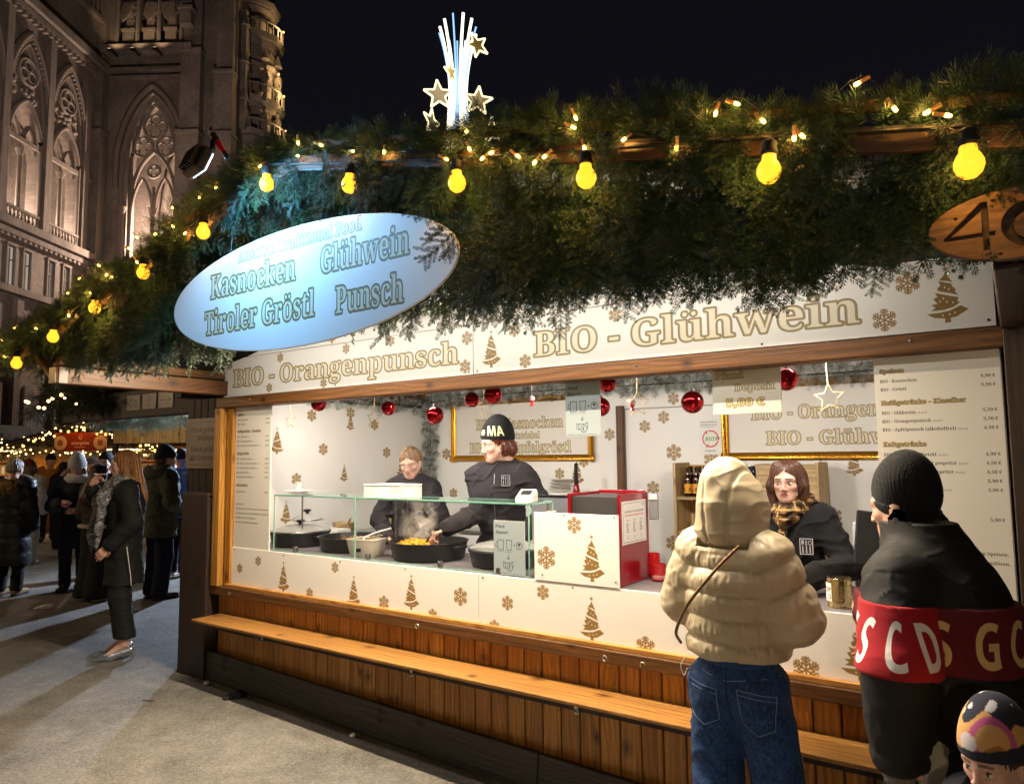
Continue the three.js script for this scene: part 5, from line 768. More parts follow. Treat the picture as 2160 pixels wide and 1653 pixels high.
function jacket(P, mat, o = {}) { // torso, sleeves; returns the mesh
  const { J, s, b, S, up } = P, t = o.thick ?? 0.025, hem = (o.hem ?? 0.82) * s, q = o.quilt ?? [0, 0], pr = [], hx = o.hemR ?? 0.125, fl = o.fl ?? 0.78;
  const bot = [0, hem - 0.02, o.hemZ ?? 0], wa = J.waist, ch = J.chest, n = (len) => (q[0] ? [Math.max(1, Math.round(len / q[0])), q[1]] : undefined);
  pr.push(cap(bot, wa, hx * b * s + t, 0.118 * b * s + t, { fl, q: n(wa[1] - hem), k: 0.04 }), cap(wa, ch, 0.118 * b * s + t, 0.132 * b * s + t, { fl, q: n(ch[1] - wa[1]), k: 0.04 }), cap(ch, S(up([0, 1.36, -0.01])), 0.132 * b * s + t, 0.085 * s + t, { fl, k: 0.05 }));
  for (const e of 'LR') { const sh = J['sh' + e], el = J['elb' + e], wr = J['wr' + e], w2 = [lerp(el[0], wr[0], o.cuff ?? 0.93), lerp(el[1], wr[1], o.cuff ?? 0.93), lerp(el[2], wr[2], o.cuff ?? 0.93)], la = Math.hypot(...sub3(sh, el)), lb = Math.hypot(...sub3(el, w2)), at = t * (o.armT ?? 0.85); pr.push(cap([sh[0] * 0.22, sh[1] + 0.05 * s, sh[2]], sh, 0.05 * s + at, 0.052 * s + at, { k: 0.06 }), cap(sh, el, 0.053 * s + at, 0.046 * s + at, { q: n(la), k: 0.03 }), cap(el, w2, 0.046 * s + at, 0.033 * s + at * 0.9, { q: n(lb), k: 0.02 })); }
  if (o.collar) pr.push(cap(S(up([0, 1.4, -0.015])), S(up([0, 1.4 + o.collar, -0.012])), 0.07 * s + t * 0.6, 0.066 * s + t * 0.5, { k: 0.035, q: q[0] ? [1, q[1] * 0.6] : undefined }));
  if (o.extra) pr.push(...o.extra);
  const ny = S(up([0, 1.4 + (o.collar ?? 0.03), 0]))[1];
  const f1 = crumple(o.fold ?? 0.006, o.freq ?? 9, o.seed ?? 0);
  return wear(P, o.name ?? 'jacket', pr, mat, o.cell ?? 0.013, { cut: (x, y, z) => Math.max(hem + 0.006 * Math.sin(x * 30 + z * 20) - y, o.noTop ? -1 : (y - ny - 0.2 * (Math.abs(x) > 0.1 * s ? 1 : 0)), ...(o.cuts ? o.cuts.map((c) => c(x, y, z)) : [])), fold: o.foldFn ? (x, y, z, d) => f1(x, y, z) + o.foldFn(x, y, z, d) : f1, pad: q[1] });
}
const strand = (A, f = 70) => (x, y, z) => A * Math.sin(Math.atan2(x, z - 0.02) * f * 0.5 + 3 * vnoise(x * 20, y * 8, z * 20)) + 0.004 * vnoise(x * 25, y * 10, z * 25);
function hair(P, style, mat, o = {}) {
  const pr = [ell([0, 0.037, -0.018], [0.085, 0.093, 0.104], { k: 0.02 })]; const c = o.cell ?? 0.006;
  if (style === 'long') for (const e of [-1, 1]) pr.push(cap([e * 0.05, 0.085, 0.03], [e * 0.083, -0.02, 0.03 - (o.back ?? 0)], 0.028, 0.026, { k: 0.03 }), cap([e * 0.083, -0.02, 0.025 - (o.back ?? 0)], [e * (0.088 + (o.out ?? 0)), -0.17, -(o.back ?? 0)], 0.03, 0.034, { k: 0.03 }), cap([e * (0.088 + (o.out ?? 0)), -0.17, -(o.back ?? 0)], [e * (0.08 + (o.out ?? 0)), -(o.len ?? 0.26), -0.01 - (o.back ?? 0)], 0.034, 0.012, { k: 0.03 }));
  if (style === 'long') pr.push(cap([0, -0.02, -0.08], [0, -(o.len ?? 0.26) * 0.9, -0.085 - (o.out ?? 0) * 1.6], 0.085, 0.06 + (o.out ?? 0), { k: 0.04, fl: 0.55 }));
  if (style === 'mop') pr.push(ell([0.0, -0.05, -0.075], [0.08, 0.05, 0.05], { k: 0.03 }), ell([0.07, -0.04, -0.03], [0.022, 0.045, 0.04], { k: 0.02 }), ell([-0.07, -0.04, -0.03], [0.022, 0.045, 0.04], { k: 0.02 }));
  if (style === 'tied') pr.push(ell([0, -0.03, -0.1], [0.04, 0.05, 0.04], { k: 0.03 }), cap([0.01, -0.06, -0.11], [0.03, -0.13, -0.1], 0.028, 0.018, { k: 0.03 }));
  if (style === 'short') pr.push(ell([0, -0.01, -0.06], [0.078, 0.06, 0.055], { k: 0.03 }));
  pr.push(ell([0, -0.03 + (o.fringe ?? 0), 0.11], [0.058, 0.092, 0.088], { sub: 1, k: 0.012 }));
  if (style !== 'long' && style !== 'mop') for (const e of [-1, 1]) pr.push(ell([e * 0.085, -0.022, 0.0], [0.03, 0.04, 0.035], { sub: 1, k: 0.01 }));
  const m = mesh('hair', streaks(solid(pr, c, { fold: (x, y, z, d) => strand(o.amp ?? 0.004)(x, y, z) + (o.part && y > 0.06 ? 0.006 * Math.exp(-((x / 0.005) ** 2)) * smoothstep(z, -0.08, 0.0) : 0) })).applyMatrix4(P.HM), mat, P.g); return m;
}
function beanie(P, mat, o = {}) {
  const h = o.h ?? 0.1, r = o.r ?? 1, pr = [ell([0, 0.045, -0.018], [0.091 * r, h, 0.11 * r]), ell([0, 0.075 + (h - 0.1) * 0.6, -0.035], [0.07 * r, h * 0.85, 0.08 * r], { k: 0.04 })];
  const base = o.base ?? 0.018, tilt = o.tilt ?? 0.28;
  const m = mesh('beanie', solid(pr, o.cell ?? 0.006, { cut: (x, y, z) => base + tilt * z * 0.6 - y, fold: (x, y, z) => { const b = y - base - tilt * z * 0.6; return (o.band && b < o.band ? -0.006 : 0) + (o.rib ? (o.ribA ?? 0.0022) * Math.sin(Math.atan2(x, z + 0.02) * o.rib) : 0) + 0.004 * vnoise(x * 14, y * 14, z * 14); } }).applyMatrix4(P.HM), mat, P.g); return m;
}
function patchTex(W, H, bg, draw) { return canvasTex(W, H, (x) => { x.fillStyle = bg; x.fillRect(0, 0, W, H); draw(x); }); }
const emblem = patchTex(160, 200, '#1d1b1e', (x) => { x.strokeStyle = '#e4e0e8'; x.lineWidth = 6; x.strokeRect(6, 6, 148, 188); x.lineWidth = 4; for (const k of [0, 1, 2]) { const X = 38 + k * 42; x.beginPath(); x.moveTo(X, 90); x.lineTo(X - 7, 176); x.lineTo(X + 7, 176); x.closePath(); x.stroke(); } x.strokeRect(26, 28, 24, 36); x.beginPath(); x.moveTo(34, 28); x.lineTo(34, 58); x.moveTo(42, 28); x.lineTo(42, 58); x.moveTo(30, 64); x.quadraticCurveTo(38, 92, 46, 64); x.stroke(); x.beginPath(); x.moveTo(76, 92); x.quadraticCurveTo(66, 40, 84, 26); x.lineTo(86, 92); x.stroke(); x.beginPath(); x.ellipse(122, 56, 16, 28, 0, 0, 7); x.stroke(); });
function badge(P, pos, rot, w, h, name = 'badge') { const m = mesh(name, [planeUV(bx(w, h, 0.003), -w / 2, -h / 2, w, h)], std({ map: emblem, roughness: 0.7 }), P.g); m.position.set(...pos); m.rotation.set(...rot, 'YXZ'); return m; }
const faceTo = (dx, dz) => Math.atan2(dx, dz);
function screen(P, p) { const v = V(...p); P.g.updateMatrixWorld(true); P.g.localToWorld(v); camera.updateMatrixWorld(); camera.aspect = 2160 / 1653; camera.updateProjectionMatrix(); v.project(camera); return [Math.round((v.x * 0.5 + 0.5) * 2160), Math.round((0.5 - v.y * 0.5) * 1653)]; }
// ---------- the people ----------
const loc = (o, p) => { const c = Math.cos(-o.turn), n = Math.sin(-o.turn), x = p[0] - o.x, z = p[2] - o.z, s = o.h / 1.7, f = o.floor ?? groundY(o.x); return [(x * c + z * n) / s, (p[1] - f) / s, (-x * n + z * c) / s]; };
const denimTex = dataTex(256, 256, (u, v) => { const t = 0.6 + 0.3 * (tnoise(u, v * 0.3, 120, 1) - 0.5) + 0.14 * (tnoise(u, v, 9, 2) - 0.5) + 0.25 * (tnoise(u, v, 90, 4) - 0.5); return [t * 0.8, t * 0.92, t]; }, true);
const cylUV = (g, cx, cz, su, sv) => { const p = g.attributes.position, uv = new Float32Array(p.count * 2); for (let i = 0; i < p.count; i++) { uv[2 * i] = Math.atan2(p.getX(i) - cx, p.getZ(i) - cz) / (2 * PI) * su; uv[2 * i + 1] = p.getY(i) * sv; } g.setAttribute('uv', new THREE.BufferAttribute(uv, 2)); return g; };
const zip = (P, pts, r = 0.004) => mesh('zip', [tube(pts, r, 20, 5)], M.steel, P.g);
const fleece = cloth(0x2c272a, 0.95, 0.4), fleeceB = cloth(0x121113, 0.95, 0.3), blackCloth = cloth(0x050506, 0.85, 0.04), navyCloth = cloth(0x0c1020, 0.8, 0.15), blackNylon = phy({ color: 0x08080a, roughness: 0.78 });

{ // customer in the cream puffer jacket, seen from behind
  const o = { label: 'customer seen from behind in cream puffer jacket with hood up and blue jeans', x: -0.915, z: 0.47, turn: PI - 0.1, h: 1.685, elbL: [0.2, 1.2, 0.0], elbR: [-0.215, 1.17, 0.02], wrL: [0.12, 1.12, 0.27], wrR: [-0.13, 1.11, 0.28], shL: [0.135, 1.36, -0.01], shR: [-0.135, 1.36, -0.01], handL: {}, handR: {}, yaw: -0.15, head: [0, 1.575, 0.04], build: 1.02, hipL: [0.09, 0.9, 0], kneeL: [0.11, 0.49, 0.03], ankL: [0.11, 0.085, -0.02], kneeR: [-0.13, 0.49, 0.05], ankR: [-0.14, 0.085, 0.02] };
  const P = figure(o), s = P.s, cream = phy({ color: 0xbcae92, roughness: 0.42, sheen: 0.25, sheenRoughness: 0.5, sheenColor: 0xfff0d0 });
  const tq = 1.015 * s - 0.02, sp = (P.J.waist[1] - 1.015 * s) / Math.max(1, Math.round((P.J.waist[1] - 1.015 * s) / 0.115)), folds = (x, y, z) => { const ph = Math.abs((((y - tq) / sp + 0.5) % 1 + 1) % 1 - 0.5), near = Math.exp(-ph * ph / 0.03), an = Math.atan2(x, z); return 0.0045 * near * vnoise(an * 15, y * 14, 5) + 0.0014 * vnoise(an * 26, y * 9, 2) + 0.0016 * vnoise(x * 60, y * 22, z * 60); }; const foldsOld = (x, y, z) => { const u = 60 * (y / s) + 8 * vnoise(x * 6, y * 6, z * 6); return 0.0026 * vnoise(x * 26 + y * 9, y * 7, z * 26) + 0.0016 * vnoise(x * 60, y * 22, z * 60) + 0.004 * Math.exp(-Math.pow((((x * 0.6 + y) * 9) % 1 - 0.5) / 0.1, 2)) * vnoise(x * 8, y * 8, 3); };
  jacket(P, cream, { hem: 1.015, thick: 0.042, quilt: [0.115, 0.028], armT: 0.8, hemR: 0.118, fl: 0.86, cell: 0.007, fold: 0.0014, freq: 12, foldFn: folds, collar: 0.02, cuff: 0.86, extra: [cap([-0.13 * s, 1.4 * s, -0.01], [0.13 * s, 1.4 * s, -0.01], 0.075, 0.075, { k: 0.06 })] });
  const seam = (x) => 0.007 * Math.exp(-((x / 0.006) ** 2));
  mesh('hood', solid([ell([0, -0.015, -0.03], [0.138, 0.145, 0.145]), ell([0.015, 0.095, -0.04], [0.09, 0.095, 0.105], { k: 0.05 }), ell([0, -0.105, -0.06], [0.14, 0.07, 0.11], { k: 0.05 }), ell([0, 0, 0.13], [0.075, 0.11, 0.1], { sub: 1, k: 0.03 })], 0.0065, { fold: (x, y, z) => (z < 0.06 ? seam(x - 0.036 - 0.1 * y) + seam(x + 0.06 + 0.04 * y) : 0) + 0.003 * vnoise(x * 22, y * 14, z * 22) + 0.004 * vnoise(x * 9, y * 9, z * 9) - 0.004 * Math.pow(1 - Math.abs(vnoise(x * 12, y * 26, z * 9)), 6) }).applyMatrix4(P.HM), cream, P.g);
  const jm = std({ color: 0x4674b8, map: denimTex, roughness: 0.9 }); const tr = trousers(P, jm, { thick: 0.02, wide: 1.25, flare: 0.02, top: 1.05, cell: 0.01, fold: 0.007, hem: 0.05 }); cylUV(tr.geometry, 0, 0, 3, 3);
  const stitch = std({ color: 0x6f8cb8, roughness: 0.8 }), seamM = std({ color: 0x14264a, roughness: 0.9 }), onBack = (x, y) => { let z = -0.4; for (let i = 0; i < 120; i++) { const d = P.legs(x, y, z); if (d < 0.0008) break; z += Math.max(0.0008, Math.min(d, 0.02)); } return V(x, y, z - 0.0008); };
  const line = (name, pts, r, m) => { const q = []; for (let i = 0; i < pts.length - 1; i++) for (let k = 0; k < 8; k++) q.push(onBack(lerp(pts[i][0], pts[i + 1][0], k / 8), lerp(pts[i][1], pts[i + 1][1], k / 8))); q.push(onBack(...pts[pts.length - 1])); mesh(name, [tube(q, r, q.length * 2, 5)], m, P.g); };
  for (const c of [-0.105, 0.1]) { const pk = [[-0.07, 0.9], [0.072, 0.912], [0.066, 0.79], [0, 0.755], [-0.062, 0.782], [-0.07, 0.9]].map(([x, y]) => [x * 0.9 + c, y * s]); line('pocket_stitch', pk, 0.0016, stitch); line('pocket_stitch', pk.slice(0, 2).map(([x, y]) => [x, y - 0.018]), 0.0014, stitch); }
  line('back_seam', [[0, 0.985 * s], [0, 0.86 * s], [0.004, 0.78 * s]], 0.0026, seamM); line('yoke_seam', [[-0.17, 0.965 * s], [0, 0.935 * s], [0.17, 0.965 * s]], 0.0018, stitch); for (const e of [-1, 1]) line('inner_seam', [[e * 0.03, 0.7 * s], [e * 0.05, 0.4 * s], [e * 0.07, 0.15 * s]], 0.002, seamM);
  const belt = phy({ color: 0x0c0c0e, roughness: 0.5 });
  mesh('waistband', solid([cap([0, 0.99 * s, 0], [0, 1.04 * s, 0], 0.142 * s, 0.138 * s, { fl: 0.82 })], 0.01, { cut: (x, y) => Math.max(0.985 * s - y, y - 1.03 * s) }), jm, P.g);
  shoes(P, M.white, { cell: 0.014 });
  const chain = mesh('bag_strap', [tube([[-0.09, 1.44 * s, -0.15], [-0.02, 1.36 * s, -0.19], [0.09, 1.22 * s, -0.212], [0.17, 1.1 * s, -0.16], [0.21, 1.03 * s, -0.05]], 0.0062, 60, 6)], std({ color: 0x6d5232, roughness: 0.5, metalness: 0.4 }), P.g); 
  mesh('drawcord', [tube([[0.185, 0.985 * s, -0.06], [0.2, 0.95 * s, -0.075], [0.185, 0.915 * s, -0.08], [0.17, 0.945 * s, -0.08]], 0.0022, 24, 5)], M.white, P.g);
  console.log('cream hood', screen(P, P.J.head), 'hem', screen(P, [0, 0.965 * s, -0.15]), 'elb', screen(P, P.J.elbL), screen(P, P.J.elbR));
}
{ // man in the black puffer with the lettered red band
  const o = { label: 'man in black beanie and black puffer jacket with red lettered band', x: -0.19, z: 0.6, turn: faceTo(-0.9, -0.42), h: 1.74, lean: 0.19, build: 1.1, shR: [-0.12, 1.34, -0.01], shL: [0.145, 1.35, -0.01], elbL: [0.25, 1.1, 0.03], wrL: [0.235, 0.87, 0.05], wrR: [-0.2, 1.05, 0.3], elbR: [-0.26, 1.1, 0.02], handL: { curl: [0.5, 0.5, 0.55, 0.6, 0.4] }, handR: {}, yaw: 0.1, pitch: 0.12, fine: 0.005, kneeL: [0.11, 0.5, 0.06], ankL: [0.12, 0.085, 0.0] };
  const P = figure(o), s = P.s;
  const q = { thick: 0.05, quilt: [0.2, 0.011], armT: 0.92, hemR: 0.135, fl: 1.05, cell: 0.009, fold: 0.004, collar: 0.13, cuff: 0.92, hem: 0.8, freq: 8 };
  jacket(P, blackNylon, { ...q, extra: [cap(P.S(P.up([0, 1.4, -0.04])), P.S(P.up([0, 1.52, -0.015])), 0.1, 0.094, { k: 0.06 })] });
  const lettered = (txt, W, fg, bg) => { const t = canvasTex(W, 256, (x) => { x.fillStyle = bg; x.fillRect(0, 0, W, 256); x.fillStyle = fg; x.font = 'bold 236px sans-serif'; let p = 16; for (const c of txt) { x.save(); x.translate(p, 213); x.scale(W / 900, 1); x.fillText(c, 0, 0); x.restore(); p += W / txt.length; } }); t.wrapS = THREE.RepeatWrapping; return std({ map: t, roughness: 0.95 }); };
  const y0 = 1.105 * s, y1 = 1.295 * s, cutB = (x, y, z) => Math.max(y0 + 0.02 * x - y, y - y1 - 0.02 * x);
  const { J } = P; const tr = [cap([0, 0.8 * s, 0], J.waist, 0.151 * s + 0.072, 0.132 * s + 0.072, { fl: 1.05 }), cap(J.waist, J.chest, 0.132 * s + 0.073, 0.148 * s + 0.072, { fl: 1.05 }), cap(J.chest, P.S(P.up([0, 1.36, -0.01])), 0.148 * s + 0.072, 0.09 * s + 0.06, { fl: 1.05 })];
  const uvB = (g, cx, cz, turns, off) => { const p = g.attributes.position, uv = new Float32Array(p.count * 2); for (let i = 0; i < p.count; i++) { uv[2 * i] = (turns > 0 ? Math.atan2(-p.getX(i) + cx, -p.getZ(i) + cz) : Math.atan2(p.getZ(i) - cz, p.getX(i) - cx)) / (2 * PI) * turns + off; uv[2 * i + 1] = (p.getY(i) - y0) / (y1 - y0); } g.setAttribute('uv', new THREE.BufferAttribute(uv, 2)); };
  const tb = mesh('lettered_band', solid(tr, 0.011, { cut: cutB, fold: crumple(0.004, 8) }), lettered('GCDS', 560, '#d2b27c', '#5e1218'), P.g); uvB(tb.geometry, 0, 0.03, 3, 0.38);
  const arm = [cap(J.shL, J.elbL, 0.057 * s + 0.062, 0.047 * s + 0.066), cap(J.elbL, J.wrL, 0.047 * s + 0.066, 0.04 * s + 0.06)];
  const ab = mesh('lettered_band', solid(arm, 0.01, { cut: cutB, fold: crumple(0.003, 8) }), lettered('GSCD', 620, '#e6e2dc', '#9a0f1c'), P.g); uvB(ab.geometry, J.elbL[0], J.elbL[2], -1.5, 0.485);
  beanie(P, cloth(0x0c0c10, 0.95, 0.5), { h: 0.115, r: 0.95, base: -0.055, tilt: 0.55, rib: 64, ribA: 0.0009, cell: 0.005, band: 0.06 });
  const knit = cloth(0x6f6a5e, 0.95); const w = J.wrL, e = J.elbL, d = sub3(w, e), L = Math.hypot(...d), u = d.map((v) => v / L);
  mesh('knit_cuff', solid([cap(w.map((v, i) => v - u[i] * 0.045), w.map((v, i) => v + u[i] * 0.05), 0.052, 0.047)], 0.007, { fold: (x, y, z) => 0.003 * Math.sin(Math.atan2(x - w[0], z - w[2]) * 22) }), knit, P.g);
  const gl = handGeo(-1, [0.6, 0.6, 0.65, 0.7, 0.4], 0.005).applyMatrix4(handMatrix(w.map((v, i) => v + u[i] * 0.04), u, [-1, 0, 0.2], 1.22)); gl.deleteAttribute('color'); mesh('glove', gl, blackCloth, P.g);
  trousers(P, cloth(0x9a9588, 0.9), { thick: 0.028, wide: 1.35, top: 1.0, fold: 0.008 }); shoes(P, M.black, {});
  zip(P, [[0.24 * s, 1.02 * s, 0.14], [0.235 * s, 0.96 * s, 0.15], [0.22 * s, 0.9 * s, 0.15]], 0.004);
  console.log('black head', screen(P, J.head), 'band', screen(P, [J.elbL[0], y0, J.elbL[2]]), screen(P, [J.elbL[0], y1, J.elbL[2]]), 'wr', screen(P, w), 'chest', screen(P, J.chest));
}
{ // child at the lower right edge
  const o = { label: 'child in colourful patterned fleece hat at the lower right edge', x: -0.08, z: 1.0, turn: faceTo(-0.62, 0.78), h: 1.06, headScale: 1.32, pitch: 0.2, roll: 0.0, yaw: 0.12, fine: 0.003, eyes: [-0.1, 0.1, [0.03, 0.018, 0.012]], face: { child: 1, lip: [0.5, 0.2, 0.18] }, head: [0, 1.62, 0.03] };
  const P = figure(o); const cm = std({ color: 0xffffff, vertexColors: true, roughness: 0.95 });
  const b = beanie(P, cm, { h: 0.125, r: 1.06, base: 0.03, tilt: 0.1, cell: 0.0045 });
  const inv = P.HM.clone().invert(), v = V();
  paint(b.geometry, (x, y, z) => { v.set(x, y, z).applyMatrix4(inv); const a = Math.atan2(v.x, v.z + 0.02), h = v.y, n = vnoise(v.x * 16, v.y * 16, v.z * 16), m = vnoise(v.x * 34 + 9, v.y * 34, v.z * 34); if (h < 0.066 + 0.012 * a) return [0.012, 0.014, 0.03]; if (Math.hypot((a + 0.1) * 0.1, h - 0.088) < 0.026 + 0.006 * n) return [0.5, 0.46, 0.48]; if (Math.abs(Math.hypot((a - 0.55) * 0.09, h - 0.1) - 0.05) < 0.009) return [0.42, 0.08, 0.22]; if (h > 0.15 + 0.02 * Math.sin(a * 4) || (a > 1.1 && n > -0.1)) return m > 0.42 ? [0.5, 0.5, 0.55] : [0.012, 0.014, 0.03]; return n > 0.3 ? [0.3, 0.12, 0.03] : [0.52, 0.29, 0.1]; });
  hair(P, 'short', hairM(0x3a2618)); jacket(P, navyCloth, { hem: 0.78, thick: 0.04, quilt: [0.16, 0.012], cell: 0.014, collar: 0.06 }); trousers(P, blackCloth, {}); shoes(P, M.rubber, {});
  console.log('child', screen(P, P.J.head));
}
{ // fair-haired worker
  const o = { label: 'fair-haired worker in dark hooded jacket looking down behind the cream basket', x: -3.83, z: -0.85, floor: 0.05, turn: faceTo(0.5, 0.85), h: 1.645, pitch: 0.3, yaw: -0.12, roll: 0.06, fine: 0.003, elbL: [0.25, 1.13, 0.06], elbR: [-0.25, 1.13, 0.06], wrL: [0.12, 1.0, 0.25], wrR: [-0.12, 1.0, 0.25], handL: {}, handR: {}, eyes: [-0.1, -0.42, [0.12, 0.14, 0.15]], face: { brow: [0.28, 0.17, 0.1], lip: [0.5, 0.2, 0.17] }, head: [0, 1.57, 0.035] };
  const P = figure(o), s = P.s; hair(P, 'tied', hairM(0x84684c), { part: 1, cell: 0.005 });
  jacket(P, fleece, { hem: 0.84, thick: 0.026, cell: 0.011, fold: 0.011, extra: [cap([-0.075, 1.43 * s, -0.045], [0.075, 1.43 * s, -0.045], 0.045, 0.045, { k: 0.04 }), cap([0.085, 1.44 * s, -0.02], [0.05, 1.37 * s, 0.085], 0.038, 0.026, { k: 0.03 }), cap([-0.085, 1.44 * s, -0.02], [-0.05, 1.37 * s, 0.085], 0.038, 0.026, { k: 0.03 }), ell([0, 1.4 * s, -0.1], [0.1, 0.07, 0.05], { k: 0.04 })], noTop: 1 });
  zip(P, [[0, 1.36 * s, 0.112], [0, 1.26 * s, 0.132], [0, 1.1 * s, 0.122]], 0.003); badge(P, [0.085, 1.17 * s, 0.125], [-0.05, 0.25, 0], 0.05, 0.062);
  trousers(P, blackCloth, {}); shoes(P, M.black, {}); mesh('earring', [sph(0.006, 0.082, -0.045, 0.0, 8).applyMatrix4(P.HM)], M.steel, P.g);
  console.log('blond', screen(P, P.J.head));
}
{ // worker in the lettered beanie stirring the pan
  const o = { label: 'tall worker in lettered black beanie and dark fleece jacket stirring the pan', x: -2.91, z: -0.78, floor: 0.05, turn: faceTo(0.27, 0.91), h: 1.79, lean: 0.16, fine: 0.003, yaw: -0.86, pitch: 0.2, roll: -0.06, eyes: [-0.1, -0.35, [0.06, 0.04, 0.03]], face: { lip: [0.5, 0.2, 0.18] } };
  o.wrR = loc(o, [-3.045, 1.155, -0.335]); o.elbR = loc(o, [-2.98, 1.25, -0.62]); o.wrL = [0.2, 1.0, 0.22]; o.elbL = [0.31, 1.13, 0.02]; o.handR = { curl: [0.75, 0.8, 0.85, 0.9, 0.8], palm: [0.3, -0.9, -0.3], dir: [-0.75, -0.35, 0.4] }; o.handL = {};
  const P = figure(o), s = P.s; hair(P, 'mop', hairM(0x5a2c16), { cell: 0.005, amp: 0.004 });
  const bt = beanie(P, std({ map: canvasTex(1024, 256, (x, w, h) => { x.fillStyle = '#0b0b0c'; x.fillRect(0, 0, w, h); x.fillStyle = '#e8dc9a'; x.font = 'bold 100px sans-serif'; x.save(); x.translate(512, 205); x.scale(1.25, 1); x.fillText('MA', 14, 0); x.font = 'bold 78px sans-serif'; x.fillText('o', -44, 0); x.restore(); }), roughness: 0.95 }), { h: 0.118, r: 1.02, base: 0.03, tilt: 0.34, cell: 0.005 });
  { const p = bt.geometry.attributes.position, uv = new Float32Array(p.count * 2), inv = P.HM.clone().invert(), v = V(); for (let i = 0; i < p.count; i++) { v.fromBufferAttribute(p, i).applyMatrix4(inv); uv[2 * i] = 0.5 + (Math.atan2(v.x, v.z + 0.02) - 0.35) / (2 * PI); uv[2 * i + 1] = (v.y - 0.01 - 0.2 * v.z) / 0.22; } bt.geometry.setAttribute('uv', new THREE.BufferAttribute(uv, 2)); }
  jacket(P, fleece, { hem: 0.84, thick: 0.03, cell: 0.011, fold: 0.013, collar: 0.065, cuff: 0.95, freq: 7 });
  const F = (x, y, z) => P.S(P.up([x, y, z])); zip(P, [F(0, 1.4, 0.085), F(0, 1.26, 0.128), F(0, 1.05, 0.118)], 0.0035); badge(P, F(0.085, 1.36, 0.125), [0.25, 0.25, 0], 0.058, 0.075);
  trousers(P, blackCloth, {}); shoes(P, M.black, {});
  console.log('man', screen(P, P.J.head), 'wrist', screen(P, P.J.wrR));
}
{ // brown-haired worker serving
  const o = { label: 'brown-haired worker with brown plaid scarf and black jacket serving at the counter', x: -0.965, z: -0.6, floor: 0.05, turn: faceTo(0.0, 1), h: 1.535, fine: 0.0028, yaw: -0.05, pitch: 0.05, eyes: [-0.06, -0.02, [0.05, 0.03, 0.02]], face: { brow: [0.1, 0.05, 0.03], lip: [0.55, 0.17, 0.17] }, head: [0, 1.573, 0.03], elbL: [0.3, 1.13, 0.06], handL: { curl: [0.6, 0.65, 0.7, 0.75, 0.5], palm: [-0.4, -0.6, 0.4], cell: 0.0035 }, handR: {}, elbR: [-0.27, 1.12, 0.06] };
  o.wrL = loc(o, [-0.845, 1.035, -0.27]); o.wrR = loc(o, [-1.05, 1.04, -0.25]);
  const P = figure(o), s = P.s; hair(P, 'long', hairM(0x4a2a18), { part: 1, cell: 0.005, len: 0.2, amp: 0.003 });
  jacket(P, fleeceB, { hem: 0.84, thick: 0.032, cell: 0.01, fold: 0.012, collar: 0.03, cuff: 0.95, hemR: 0.14, freq: 7 });
  zip(P, [[0.0, 1.36 * s, 0.125], [0.0, 1.24 * s, 0.146]], 0.004); mesh('zip_puller', [rod([0, 1.34 * s, 0.138], [0.014, 1.25 * s, 0.15], 0.005)], M.iron, P.g); badge(P, [0.1, 1.235 * s, 0.142], [-0.02, 0.25, 0], 0.062, 0.078);
  const plaid = canvasTex(256, 256, (x) => { x.fillStyle = '#7a552a'; x.fillRect(0, 0, 256, 256); for (const [c, p, w] of [['#1c120a', 20, 50], ['#c9a468', 96, 22], ['#1c120a', 150, 24], ['#e0cc98', 206, 9]]) { x.globalAlpha = 0.72; x.fillStyle = c; x.fillRect(p, 0, w, 256); x.fillRect(0, p, 256, w); } }); plaid.wrapS = plaid.wrapT = THREE.RepeatWrapping;
  const sc = wear(P, 'scarf', [cap([-0.075, 1.44 * s, 0.0], [0.075, 1.44 * s, 0.0], 0.048, 0.048, { k: 0.05 }), cap([-0.08, 1.43 * s, 0.02], [0.0, 1.385 * s, 0.105], 0.042, 0.045, { k: 0.03 }), cap([0.085, 1.46 * s, 0.01], [0.0, 1.385 * s, 0.105], 0.045, 0.045, { k: 0.03 }), cap([0, 1.4 * s, 0.1], [-0.01, 1.31 * s, 0.125], 0.038, 0.02, { k: 0.03 }), cap([0, 1.45 * s, -0.07], [0, 1.43 * s, -0.06], 0.07, 0.07, { k: 0.05 })], std({ map: plaid, roughness: 0.95 }), 0.007, { fold: (x, y, z) => 0.006 * Math.sin(y * 160 + x * 50 + 4 * vnoise(x * 20, y * 20, z * 20)) });
  cylUV(sc.geometry, 0, 0.02, 5, 9);
  trousers(P, blackCloth, {}); shoes(P, M.black, {});
  console.log('brunette', screen(P, P.J.head), screen(P, P.J.wrL));
}
